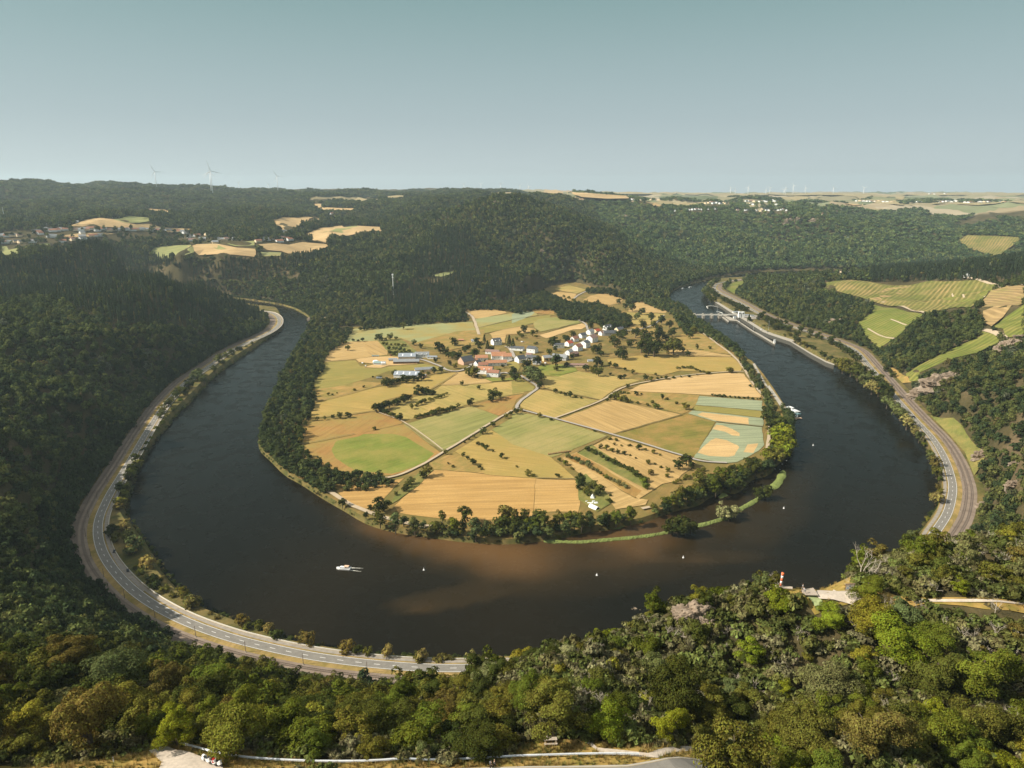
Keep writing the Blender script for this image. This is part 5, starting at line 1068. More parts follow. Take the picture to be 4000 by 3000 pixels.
for s_ in ('k 680,100 740,85 700,112 650,115', 'g 1780,1530 1830,1485 1870,1520 1800,1545', 'k 480,105 620,75 650,95 520,120', 'k 850,50 1000,0 900,40'):
    P = [Pz(p[0], p[1], .3)[:2] for p in VS(s_)]; P = densify(P, 4); vs, fs = cdt(P, 3, lambda x, y: .35 + .5 * vnoise(x, y, 4, 2)); tag(mobj('reed_bed', vs, fs, REED), 'green reed bed floating in the inlet, ' + {'k': 'near the southern trees', 'g': 'near the eastern trees'}[s_[0]] + (' (larger)' if '1000' in s_ else ''), 'reed bed', 'reed beds in the inlet')

flatwood('west_bank_fringe', [], 7) if False else None
# ---- foreground wood: every tree its own object, the farthest ones as one mass
FGG = 'trees of the foreground wood'
def fg_where(px, py):
    if py > 1540: return 'close behind the guardrail at far left' if px < 330 else 'close behind the guardrail left of the walkers' if px < 1040 else 'behind the guardrail around the picnic bench' if px < 1520 else 'in the bottom right corner' if px > 1850 else 'right of the ridge road end'
    if py > 1400: return 'on the slope below the lay-by' if px < 380 else 'above the railway in the middle of the slope' if px < 1000 else 'on the slope below the rock face' if px < 1500 else 'on the wooded ridge below the clearing' if px < 1900 else 'on the right side of the wooded ridge'
    if px < 600: return 'on the left slope above the railway'
    if py < 1290 and px > 1780: return 'behind the clearing path on the ridge'
    return 'along the crest left of the launch ramp' if px < 1650 else 'around the clearing with the launch ramp' if px < 1900 else 'in front of the clearing path'
placed = []
OPN = OPEN[-7:]
def blocks(x, y, z, hs):
    bad = np.zeros(np.shape(x), bool)
    for h_ in hs:
        q_ = proj(np.asarray(x), np.asarray(y), np.asarray(z) + h_)
        for S_ in OPN: bad |= inpoly(q_[0], q_[1], S_)
    return bad
def near_tree(px, py, w_, kind, tint, label, zs=1.0):
    if kind == 'tall': zs *= .8
    if 590 < px < 1120: w_ *= .88; py += 12; zs *= .85
    x, y = hit(px, py, 5); dist = math.sqrt(x * x + y * y + (CAMZ - H1(x, y)) ** 2); wm = w_ / FPX * dist * .97
    x, y = hit(px, py, wm * (.42 if kind == 'bush' else .66 if kind == 'tall' else .48)); placed.append((x, y, wm * .42))
    if kind == 'bare': x, y = hit(px, py, wm * .5)
    wm = min(wm, 17); rr_ = math.hypot(x, y); mx = 150 if 600 < px < 1120 else 162 if px < 1400 else 205
    if py > 1180 and px > 590 and rr_ > mx: x, y = x * mx / rr_, y * mx / rr_; wm = min(wm, 5.5)
    if kind == 'bare' and rr_ > mx: wm = min(wm, 6)
    return tree(x, y, H1(x, y) - .3, wm, kind, tint, label, FGG if kind != 'bare' else 'dead trees of the ridge', near=True, zs=zs)
for q in (('k', 620, 1330, 100, 'dome', 'bright', 'round bright yellow-green tree right of the picnic bench behind the guardrail', 1.0),
          ('k', 270, 1230, 135, 'tall', 'olive', 'big drooping olive green tree directly above the picnic bench', 1.0), ('k', 1080, 1180, 140, 'broad', 'deep', 'big dark green tree right of the round bright tree', 1.0), ('k', 1290, 1250, 90, 'tall', 'olive', 'olive tree between the big dark tree and the dead twigs', 1.0),
          ('i', 540, 1260, 175, 'broad', 'brown', 'huge brownish tree at lower left, widest crown there', 1.0), ('V', 505, 1562, 128, 'dome', 'yellow', 'domed yellow-green tree above the start of the guardrail', 1.0), ('V', 376, 1556, 88, 'tall', 'bright', 'yellow-green tree behind the lay-by at the guardrail end', 1.0),
          ('i', 150, 1330, 72, 'tall', 'yellow', 'small yellowing tree at the far lower left edge', 1.0), ('i', 720, 950, 90, 'dome', 'sage', 'pale sage tree high on the left slope under the railway', .9), ('i', 430, 900, 60, 'tall', 'brown', 'brown thin tree beside the dead branches on the left slope', 1.1),
          ('i', 1100, 1120, 90, 'broad', 'brown', 'brown-green tree between the huge brownish tree and the yellow dome', 1.0), ('i', 1400, 1080, 90, 'broad', 'green', 'fresh green tree above the yellow-green dome at left', 1.0), ('i', 1030, 960, 34, 'tall', 'bright', 'small bright tree on the left slope below the railway', 1.0),
          ('j', 240, 1210, 88, 'tall', 'deep', 'dark tall tree left of the middle, trunk in shade', 1.1), ('j', 450, 1190, 80, 'tall', 'deep', 'second dark tall tree, right of the shaded trunk', 1.1), ('j', 590, 1330, 62, 'tall', 'brown', 'slender browning tree above the middle guardrail', 1.25),
          ('j', 830, 1220, 95, 'broad', 'green', 'fresh green tree above the slim white trunk in the middle', 1.1), ('j', 1090, 1470, 75, 'bush', 'sage', 'wide sage bush behind the guardrail left of the walkers', 1.1), ('j', 1240, 1450, 36, 'tall', 'bright', 'narrow bright green tree left of the walkers', 1.0),
          ('j', 1430, 1290, 95, 'tall', 'deep', 'dark green tree above the two walkers', 1.0), ('j', 1180, 1270, 70, 'broad', 'olive', 'olive tree left of the dark one above the walkers', 1.0), ('k', 870, 870, 75, 'broad', 'green', 'fresh green tree left of the dead branches under the rocks', 1.0),
          ('k', 350, 880, 44, 'dome', 'silver', 'silvery shrub tree on the crest at left of the ridge', .9), ('k', 870, 1200, 60, 'loose', 'yellow', 'yellow loose tree behind the round bright tree', 1.0), ('k', 660, 980, 36, 'broad', 'yellow', 'small yellowing tree in the middle of the ridge slope', 1.0),
          ('l', 395, 640, 76, 'broad', 'bright', 'bright green tree right in front of the launch ramp', .75), ('l', 660, 440, 84, 'broad', 'green', 'large green tree standing over the bench on the clearing', .62), ('l', 680, 668, 88, 'broad', 'yellow', 'yellowish tree in front of the gravel patch', .9), ('l', 900, 620, 66, 'broad', 'sage', 'grey-green tree at the start of the clearing path', .9),
          ('l', 400, 1060, 110, 'dome', 'grey', 'rounded grey-green tree in the middle of the right-hand slope', .9), ('l', 620, 910, 60, 'loose', 'yellow', 'yellow-tipped tree right of the rounded grey-green tree', .9), ('l', 110, 1130, 40, 'tall', 'bright', 'narrow bright green tree below the pale boulder', 1.0), ('l', 85, 545, 62, 'broad', 'bright', 'bushy green tree left of the launch ramp', .9),
          ('l', 850, 800, 120, 'broad', 'bright', 'bright spreading tree below the gravel patch', .85), ('l', 1050, 830, 90, 'broad', 'green', 'green tree left of the dead trees on the right', .9), ('l', 1400, 1020, 130, 'broad', 'green', 'large green tree under the dead trees at right', .9), ('l', 1100, 1030, 120, 'broad', 'deep', 'deep green tree in the centre right slope', .9),
          ('V', 1600, 1632, 175, 'broad', 'olive', 'wide olive tree hiding the end of the ridge road', .9), ('l', 700, 1400, 140, 'broad', 'brown', 'wide brownish tree in the lower right', .9), ('l', 1100, 1400, 110, 'broad', 'green', 'fresh green tree in the lower right', .9), ('l', 1490, 1590, 80, 'bush', 'bright', 'bright bush in the bottom right corner', 1.0), ('l', 250, 1400, 120, 'broad', 'olive', 'olive tree right of the road end tree', .9), ('l', 1350, 1350, 110, 'broad', 'olive', 'olive tree near the right edge above the bottom corner', .9)):
    p = V(q[0], q[1], q[2]); near_tree(p[0], p[1], q[3], q[4], q[5], q[6], q[7])
dead = [('k', 1150, 730, 55), ('k', 1060, 770, 45), ('k', 1310, 800, 40), ('k', 730, 1150, 34), ('k', 1320, 930, 55), ('k', 1570, 1110, 55), ('k', 1640, 1200, 45), ('k', 520, 970, 40), ('k', 630, 985, 22), ('k', 150, 960, 36), ('k', 800, 585, 36), ('k', 1480, 620, 36), ('k', 940, 520, 20), ('l', 620, 265, 55), ('l', 700, 280, 45), ('l', 770, 300, 40), ('l', 1080, 340, 36), ('l', 1450, 270, 70), ('l', 1370, 200, 55), ('l', 1300, 390, 50), ('l', 1550, 230, 50), ('l', 1620, 190, 50), ('l', 1270, 770, 50), ('l', 1340, 780, 45), ('l', 1400, 850, 45), ('l', 1480, 740, 60), ('l', 1150, 700, 60), ('l', 1540, 890, 40), ('l', 200, 770, 50), ('l', 30, 910, 50), ('l', 20, 1130, 36), ('i', 245, 1000, 65), ('i', 380, 1050, 30), ('l', 980, 150, 36), ('l', 1060, 190, 34), ('l', 560, 280, 40), ('k', 1230, 760, 45), ('k', 1400, 760, 40), ('k', 1620, 620, 40), ('k', 250, 1000, 30), ('l', 1200, 260, 40), ('l', 1440, 150, 40), ('k', 430, 900, 36), ('k', 730, 840, 34), ('k', 1180, 540, 30), ('l', 1600, 900, 36), ('k', 840, 1020, 30), ('k', 60, 1040, 30)]
for i, q in enumerate(dead):
    p = V(q[0], q[1], q[2]); near_tree(p[0], p[1] - 2, q[3] * .9, 'bare', 'grey', 'bleached leafless tree ' + fg_where(*p))
X, Y, Z, S, PX, PY, _c = wood_points(96, 345, 6.0, 6.8, conif=False, trees_h=8)
od = np.argsort(np.hypot(X, Y)); cnt = 0; rest = []
for i in od:
    x, y, z, s, px, py = X[i], Y[i], Z[i], S[i], PX[i], PY[i]
    if any((x - a) ** 2 + (y - b) ** 2 < (c * .85 + 1.2) ** 2 for a, b, c in placed): continue
    if dline(np.array([x]), np.array([y]), lane)[0] < 8 or (y > 112 and px > 1500 and blocks([x], [y], [z], (2, 4.5, 7))[0]): continue
    r = random.random(); right = px > 1150
    if right: tn = random.choices(('olive', 'green', 'bright', 'brown', 'grey', 'deep', 'sage', 'yellow'), (42, 24, 5, 6, 5, 12, 4, 3))[0]
    else: tn = random.choices(('olive', 'green', 'brown', 'grey', 'deep', 'dark', 'yellow', 'sage'), (36, 22, 5, 2, 20, 10, 2, 2))[0]
    if px < 640 and py < 1420: tn = random.choices(('deep', 'dark', 'olive', 'green'), (40, 35, 18, 4))[0]
    kd = random.choices(('broad', 'tall', 'dome', 'loose', 'bush'), (38, 16, 16, 14, 16 if right else 4))[0]
    wm = s * random.uniform(1.05, 1.75) * (.72 if kd == 'bush' else 1) * (.72 if right and py < 1500 else .95)
    if right and py < 1420 and random.random() < .45: kd, wm = 'bush', wm * .75
    if cnt < 270:
        cnt += 1
        dz = random.uniform(.8, 1.05) if right else random.uniform(.72, .92) if px > 560 else random.uniform(.95, 1.2)
        tree(x, y, z - .4, wm, kd, tn, '%s %s %s %s %s' % (size_word(wm), SHAPE[kd], WORD[tn], 'bush' if kd == 'bush' else 'tree', fg_where(px, py)), FGG, near=True, zs=dz)
    else: rest.append((x, y, z, wm, tn))
print('foreground', cnt, len(rest))
R = []
for x, y, z, wm, tn in rest:
    b = TINT[tn]; f = random.uniform(.7, 1.1); R.append((x, y, z - .6, wm / 2, wm / 2 * random.uniform(.85, 1.1), random.uniform(0, 6.28), b[0] * f, b[1] * f, b[2] * f, random.randint(0, 50), 0))
PR_NEAR = [proto(crown_mesh('wood_tree', 660 + i, 3000, .08, kd, LEAF_INS)) for i, kd in enumerate(('broad', 'tall', 'dome', 'loose'))]
if R: wood('slope_wood', R, [PR_NEAR, PR_CON], 'mixed wood running down the slope from the ridge')
# undergrowth between the near trees
PR_UND = [proto(crown_mesh('undergrowth', 680 + i, 500, .15, 'bush', LEAF_INS)) for i in range(3)]
x, y, s = jitter_ring(100, 340, 2.5, 4.2); z = Hg(x, y); ok = ((z + 3 - CAMZ) / np.hypot(x, y) > Hg(x, y, RUN) - .05) & (dline(x, y, road_c) > 27) & ~inpoly(x, y, ext_poly)
for P in FIELDS_XY[-12:]: ok &= ~inpoly(x, y, P)
ok &= (dline(x, y, lane) > 6) & ~((y > 125) & blocks(x, y, z, (.5, 1.6, 2.6)))
x, y, z = x[ok], y[ok], z[ok]; n = len(x); B = np.array([(.15, .15, .04), (.18, .16, .065), (.10, .11, .03), (.21, .19, .095), (.15, .17, .045)]); T = B[RNG.integers(0, 5, n)] * RNG.uniform(.7, 1.3, (n, 1)); sc = RNG.uniform(1.2, 2.6, n) * np.where(proj(x, y, z)[0] > 1130, 1.3, 1.0)
wood('undergrowth', np.stack([x, y, z - .3, sc, sc * RNG.uniform(.6, 1.2, n), RNG.uniform(0, 6.28, n), T[:, 0], T[:, 1], T[:, 2], RNG.integers(0, 30, n), np.zeros(n)], -1), [PR_UND, PR_UND], 'bushes and bramble under the foreground trees'); print('under', n)
PR_D = [proto(bare_mesh('dead_scrub', 720 + i, DEADWOOD)) for i in range(3)]
x, y, s = jitter_ring(120, 300, 5.5, 7); z = Hg(x, y); px_, py_ = proj(x, y, z + 2); ok = ((z + 3 - CAMZ) / np.hypot(x, y) > Hg(x, y, RUN) - .03) & (px_ > 1120) & (py_ < 1560) & (RNG.random(len(x)) < .6)
for P in FIELDS_XY[-12:]: ok &= ~inpoly(x, y, P)
x, y, z = x[ok], y[ok], z[ok]; n = len(x); sc = RNG.uniform(1.2, 2.5, n)
wood('dead_scrub', np.stack([x, y, z, sc, sc * RNG.uniform(.8, 1.1, n), RNG.uniform(0, 6.28, n), x * 0, x * 0, x * 0, RNG.integers(0, 30, n), x * 0], -1), [PR_D, PR_D], 'bleached dead scrub poking out of the ridge slope'); print('dead', n)
# dry grass tufts on the verges of the ridge road and clearing
def tuft_mesh(seed, mat):
    rng = np.random.default_rng(seed); v = []; f = []
    for i in range(26):
        a = rng.uniform(0, 6.28); r = rng.uniform(0, .25); h = rng.uniform(.5, 1.1); l = rng.uniform(.1, .4); b = np.array([r * math.cos(a), r * math.sin(a), 0]); w_ = .03
        t = b + np.array([l * math.cos(a), l * math.sin(a), h]); n_ = np.array([-math.sin(a), math.cos(a), 0]) * w_; k_ = len(v); v += [b - n_, b + n_, t]; f.append((k_, k_ + 1, k_ + 2))
    return npmesh('grass_tuft', np.array(v), np.array(f), mat)
PR_T = [proto(tuft_mesh(i, LEAF_INS)) for i in range(3)]
rows = []
for P in FIELDS_XY[-7:-6] + FIELDS_XY[-4:-3]:
    x0, x1 = max(-90, min(p[0] for p in P)), min(90, max(p[0] for p in P)) ; y0, y1 = min(p[1] for p in P), max(p[1] for p in P)
    if y0 > 130: x0, x1 = min(p[0] for p in P), max(p[0] for p in P)
    n = int((x1 - x0) * (y1 - y0) * 2.0); n = min(n, 9000); x = RNG.uniform(x0, x1, n); y = RNG.uniform(y0, y1, n); k_ = inpoly(x, y, P)
    for Q in FIELDS_XY[-6:-4] + FIELDS_XY[-3:]: k_ &= ~inpoly(x, y, Q)
    k_ &= dline(x, y, lane) > 4.6; x, y = x[k_], y[k_]; n = len(x); z = Hg(x, y) + .2; B = np.array([(.42, .29, .10), (.50, .36, .15), (.33, .24, .08), (.20, .20, .06)]); T = B[RNG.integers(0, 4, n)]; sc = RNG.uniform(.5, 1.25, n)
    rows.append(np.stack([x, y, z, sc, sc * .9, RNG.uniform(0, 6.28, n), T[:, 0], T[:, 1], T[:, 2], RNG.integers(0, 30, n), np.zeros(n)], -1))
wood('dry_grass', np.concatenate(rows), [PR_T, PR_T], 'tall dry grass along the ridge road and the clearing')
# scrub on the river banks
x = []; y = []
bl = resample(offset(outer, 0), 2.2); br = resample(inner_s, 2.4)
for ln, o_ in ((bl, 1), (br, -1)):
    for p in ln:
        if p[1] < 1500: x.append(p[0] + random.uniform(-2, 2)); y.append(p[1] + random.uniform(-2, 2))
x = np.array(x); y = np.array(y); n = len(x); T = np.array([(.085, .105, .03), (.12, .14, .04), (.06, .08, .025), (.16, .13, .05)])[RNG.integers(0, 4, n)] * RNG.uniform(.8, 1.2, (n, 1)); sc = RNG.uniform(.9, 2.4, n)
keep_ = ~((dline(x, y, [Pz(*V('g', 2080, 375), 0)[:2], Pz(*V('h', 160, 790), 0)[:2]]) < 9) | (dline(x, y, [Pz(*V('h', 570, 385), 0)[:2], Pz(*V('h', 190, 180), 0)[:2], Pz(*V('h', 0, 125), 0)[:2], Pz(*V('p', 780, 460), 0)[:2]]) < 9))
A_ = np.stack([x, y, np.full(n, .3), sc, sc * RNG.uniform(.7, 1.3, n), RNG.uniform(0, 6.28, n), T[:, 0], T[:, 1], T[:, 2], RNG.integers(0, 30, n), np.zeros(n)], -1)[keep_]
wood('bank_scrub', A_, [PR_UND, PR_UND], 'low green scrub along the water edge')
plant_all()
if OVER:
    R = []
    for a in OVER:
        x, y, z, w_, kind, tn = a[:6]; b = TINT[tn]; f = random.uniform(.8, 1.15); s_ = w_ / 2 * .92; R.append((x, y, z, s_, s_ * a[9], random.uniform(0, 6.28), b[0] * f, b[1] * f, b[2] * f, random.randint(0, 50), 0))
    wood('scattered_bushes', R, [PR_MID[:1] + PR_MID[2:4], PR_CON], 'smaller bushes and trees scattered between the fields')
print('trees', {k_: len(v_) for k_, v_ in LIMIT.items()}, len(OVER))
# ------------------------------------------------------------------ buildings
W_ = {'white': plain('white_render', (.80, .80, .77), .8, var=.05), 'cream': plain('cream_render', (.78, .62, .40), .8, var=.06), 'salmon': plain('salmon_brick', (.55, .36, .25), .9), 'yellow': plain('yellow_render', (.80, .56, .30), .8, var=.06), 'brown': plain('timber_cladding', (.16, .10, .065), .9), 'grey': plain('grey_render', (.46, .46, .44), .85), 'pink': plain('pink_render', (.62, .42, .36), .85)}
R_ = {'slate': plain('slate_roof', (.085, .09, .095), .7, var=.25), 'grey': plain('fibre_cement_roof', (.24, .25, .25), .8, var=.15), 'light': plain('light_metal_roof', (.27, .30, .33), .5, var=.1), 'orange': plain('orange_tiles', (.40, .19, .10), .85, var=.22), 'red': plain('red_tiles', (.42, .085, .04), .85, var=.2), 'rust': plain('rust_tiles', (.28, .13, .08), .85, var=.2), 'brown': plain('brown_sheet_roof', (.24, .15, .12), .85), 'green': plain('greenish_roof', (.22, .30, .28), .8)}
M_WIN = plain('window_glass', (.03, .035, .04), .2, var=.05); M_CHIM = plain('chimney_brick', (.30, .14, .09), .9)
def gable_house(px, py, L, Wd, h, rh, rz, wall, roof, label, cat='house', name='house', win=True, chim=True, z0=PEN, xy=None, dorm=0, group=None, sky=0, door=False, nw=3):
    x, y = xy or Pz(px, py, z0)[:2]; t = root(name, (x, y, z0), label, cat, math.radians(rz), group)
    a, b = L / 2, Wd / 2; m = MB(); m.add([(-a, -b, -.6), (a, -b, -.6), (a, b, -.6), (-a, b, -.6), (-a, -b, h), (a, -b, h), (a, b, h), (-a, b, h), (-a, 0, h + rh), (a, 0, h + rh)], [(0, 1, 5, 4), (2, 3, 7, 6), (1, 2, 6, 9, 5), (3, 0, 4, 8, 7)])
    m.build('wall', W_[wall], t)
    o = .45; th = .28; e = rh / b * o; m = MB()
    for s in (-1, 1):
        p = [(-a - o, s * (b + o), h - e), (a + o, s * (b + o), h - e), (a + o, 0, h + rh), (-a - o, 0, h + rh)]; q = [(u, v, w_ + th) for u, v, w_ in p]
        m.add(p + q, [(0, 1, 2, 3), (4, 5, 6, 7), (0, 1, 5, 4), (1, 2, 6, 5), (3, 0, 4, 7)])
    rf = m.build('roof', R_[roof], t)
    if chim: MB().box(a * .3, b * .15, h + rh * .6, .7, .7, rh * .4 + 1.0).build('chimney', M_CHIM, rf)
    if dorm:
        for i in range(dorm):
            xx = -a + L * (i + .5) / dorm; m = MB(); m.box(xx, -b * .72, h + rh * .15, 1.6, b * .55, 1.3); m.build('dormer', W_['white'], rf)
    if sky:
        for i in range(sky):
            xx = -a + L * (i + .5) / sky; y0, y1 = -b * .25, -b * .8; zz = lambda v: h + rh * (1 + v / b) + th + .06
            mobj('skylight', [(xx - .9, y1, zz(y1)), (xx + .9, y1, zz(y1)), (xx + .9, y0, zz(y0)), (xx - .9, y0, zz(y0))], [(0, 1, 2, 3)], W_['white'], rf)
    if win:
        n = max(2, min(nw, int(L / 4))); 
        for i in range(n):
            xx = -a + L * (i + .5) / n; MB().box(xx, -b - .03, h * .52, 1.1, .08, 1.3).build('window', M_WIN, t)
        for s in (-.45, .45): MB().box(-a - .03, s * b, h * .55, .08, 1.0, 1.3).build('window', M_WIN, t)
    if door: MB().box(a * .5, -b - .03, 0, 3.0, .1, min(3.2, h * .8)).build('door', M_WIN, t)
    return t
HG = 'houses of the village'
H = gable_house
for a in (
    (1207, 751, 17, 10, 6.2, 1.6, 8, 'white', 'slate', 'white house with a low dark roof at the western end of the upper village', dict(chim=False)),
    (1229, 747, 11, 10, 5.5, 3.4, 42, 'white', 'red', 'white gabled house with the bright red roof in the upper village', {}), (1241, 737, 12, 10, 5.5, 3.6, 42, 'white', 'rust', 'white gabled house with a rust-brown roof behind the red-roofed one', {}),
    (1258, 729, 13, 10, 5, 3.4, 42, 'white', 'slate', 'white house with a dark roof and garage, third from the left in the upper row', {}), (1275, 722, 12, 10, 6, 3.6, 45, 'white', 'grey', 'white gabled house with a light grey roof in the upper row', {}),
    (1289, 719, 11, 9, 4.5, 3, 40, 'cream', 'red', 'cream house with the orange-red roof at the top of the village', {}), (1300, 724, 9, 9, 5, 3, 40, 'white', 'brown', 'small white gabled house left of the dark slate barn', {}),
    (1317, 724, 24, 11, 5, 4, 8, 'grey', 'slate', 'long dark slate barn at the right end of the upper village', dict(cat='barn', name='barn', chim=False)), (1312, 712, 15, 11, 5.5, 4, 35, 'white', 'slate', 'white house with grey roof and dormers behind the dark slate barn', dict(dorm=2)),
    (1338, 716, 15, 11, 5, 3.5, 30, 'cream', 'slate', 'slate-roofed house at the far right end of the village', {}), (1279, 738, 17, 13, 8, 4, 48, 'white', 'brown', 'tall broad white gabled house with a brown roof', {}),
    (1264, 750, 13, 12, 8.5, 3.2, 50, 'white', 'slate', 'tall white three-storey house with a dark half-hipped roof', {}), (1248, 757, 14, 11, 7, 4, 48, 'white', 'rust', 'white gabled house with a light brown roof at the front of the village', {}),
    (1230, 766, 11, 8, 5.5, 2.8, 50, 'white', 'grey', 'narrow white house with a grey roof joined to a brown barn', {}), (1241, 769, 11, 9, 4.5, 3, 45, 'brown', 'brown', 'brown timber barn joined to the narrow white house', dict(cat='barn', name='barn', chim=False, win=False)),
    (1210, 776, 24, 13, 4, 4, -25, 'grey', 'grey', 'long grey-roofed barn hidden behind the dark garden trees', dict(cat='barn', name='barn', chim=False)), (1180, 779, 12, 10, 5.5, 3, 20, 'yellow', 'grey', 'yellow house left of the dark garden trees', {}),
    (1249, 791, 32, 10, 3, 1.8, -4, 'cream', 'brown', 'long low shed with a purple-brown roof below the village', dict(cat='shed', name='shed', chim=False)),
    (1072, 744, 15, 12, 6.5, 4.5, 28, 'white', 'slate', 'white villa with a dark hipped roof right of the tall firs', dict(dorm=2)), (1117, 756, 22, 11, 4, 2.4, -18, 'white', 'slate', 'low white building with a long grey roof beside the lane', {}),
    (1150, 761, 15, 12, 7, 3.2, -30, 'white', 'slate', 'detached white house with a slate roof right of the lane', {}), (1143, 769, 9, 7, 3, 2, -20, 'white', 'brown', 'white garage with a black door in front of the detached house', dict(name='garage', cat='garage', win=False, chim=False, door=True)),
    (1124, 782, 14, 11, 6, 4.5, 38, 'white', 'slate', 'white gabled barn beside the lane bend', dict(win=False)), (1150, 777, 18, 9, 4, 3, -20, 'grey', 'slate', 'dark-roofed outbuilding behind the big lane trees', {}), (1160, 786, 12, 8, 3, 1.2, -8, 'white', 'light', 'small white building with a flat pale roof in the meadow edge', {}),
    (1077, 775, 22, 13, 6, 5, 6, 'white', 'orange', 'large white farmhouse with the broadest orange roof', {}), (1095, 777, 14, 11, 6.5, 4, 6, 'white', 'orange', 'right wing of the large orange-roofed farmhouse', {}), (1072, 789, 36, 10, 5.5, 3.6, 8, 'white', 'orange', 'long white farm wing with a narrow orange roof', dict(nw=6)),
    (1040, 779, 19, 10, 5.5, 3.4, 8, 'white', 'orange', 'white farm building with an arched gate and orange roof', dict(door=True)), (1025, 783, 8, 7, 4.5, 2.4, 30, 'white', 'orange', 'small white outbuilding with a bright orange roof at the farm corner', dict(chim=False)),
    (1032, 792, 9, 8, 6, 3.8, 48, 'white', 'slate', 'narrow tall white gable in the middle of the farm', {}), (1044, 793, 14, 9, 4.5, 3, 5, 'white', 'rust', 'low house with a brown roof between the farm wings', {}),
    (1048, 806, 22, 12, 6, 4, -14, 'white', 'orange', 'long white house with dormers at the front of the farm', dict(dorm=3)), (1066, 812, 17, 12, 6, 2.8, -14, 'white', 'rust', 'white front house with a half grey roof, nearest the fields', {}),
    (1007, 785, 20, 15, 5, 6.5, 40, 'salmon', 'slate', 'barn with a slate roof and a salmon-pink gable', dict(cat='barn', name='barn', chim=False, win=False)), (1064, 764, 22, 9, 4, 2.6, -14, 'white', 'brown', 'long stable with a weathered grey-brown roof behind the farmhouse', dict(cat='stable', name='stable', chim=False)),
    (1024, 739, 9, 7, 3.5, 1.5, 0, 'white', 'light', 'small white workshop left of the tall firs', dict(chim=False)), (996, 737, 9, 6, 2.6, 1.4, 0, 'brown', 'orange', 'small open shed with an orange roof at the field edge', dict(cat='shed', name='shed', chim=False, win=False)),
    (880, 775, 30, 20, 6, 4.5, 4, 'grey', 'light', 'large barn with a pale grey roof and skylights', dict(cat='barn', name='barn', chim=False, win=False, sky=2)), (878, 785, 44, 11, 4.5, 3, 4, 'brown', 'grey', 'long dark timber cattle shed in front of the large grey barn', dict(cat='barn', name='barn', chim=False, win=False)),
    (912, 771, 25, 11, 5, 4.4, 4, 'white', 'grey', 'white farmhouse with three roof dormers', dict(dorm=3, nw=5)), (934, 774, 17, 9, 3.6, 1.2, -4, 'white', 'light', 'low white garage block right of the three-dormer farmhouse', dict(name='garage', cat='garage', chim=False, door=True)),
    (849, 779, 15, 9, 3, 1.6, 10, 'grey', 'grey', 'small grey shed left of the large barn', dict(cat='shed', name='shed', chim=False, win=False)), (880, 813, 40, 20, 4.5, 4.5, -4, 'white', 'light', 'wide grey barn with four skylights and white end wall', dict(cat='barn', name='barn', chim=False, win=False, sky=4)),
    (917, 802, 32, 9, 4, 3, 14, 'cream', 'grey', 'long narrow barn with a cream gable', dict(cat='barn', name='barn', chim=False, win=False)), (914, 815, 11, 8, 4, 1.4, -14, 'salmon', 'grey', 'small salmon-coloured shed beside the four-skylight barn', dict(cat='shed', name='shed', chim=False, win=False)),
    (818, 788, 15, 8, 4, 2.2, -10, 'grey', 'green', 'grey machine shed beside the silos', dict(cat='shed', name='shed', chim=False, win=False)), (811, 771, 12, 3, 2.7, .15, 0, 'grey', 'green', 'dark green container at the edge of the stubble', dict(name='container', cat='container', chim=False, win=False)),
    (819, 818, 8, 4, 2.4, .3, 5, 'grey', 'light', 'small blue-grey tank shed in the allotment hedge', dict(name='hut', cat='hut', chim=False, win=False)), (1276, 781, 10, 5, 2.2, .8, 0, 'white', 'light', 'white canopy behind the long brown shed', dict(name='canopy', cat='canopy', chim=False, win=False)),
    (840, 624, 0, 0, 0, 0, 0, '', '', '', None)):
    if a[-1] is None: continue
    kw = dict(a[-1]); kw.setdefault('group', None); k9 = 1.15 if a[0] > 990 and a[2] < 25 else 1.0; a = a[:2] + tuple(q * k9 for q in a[2:6]) + a[6:]; H(*a[:10], **kw)
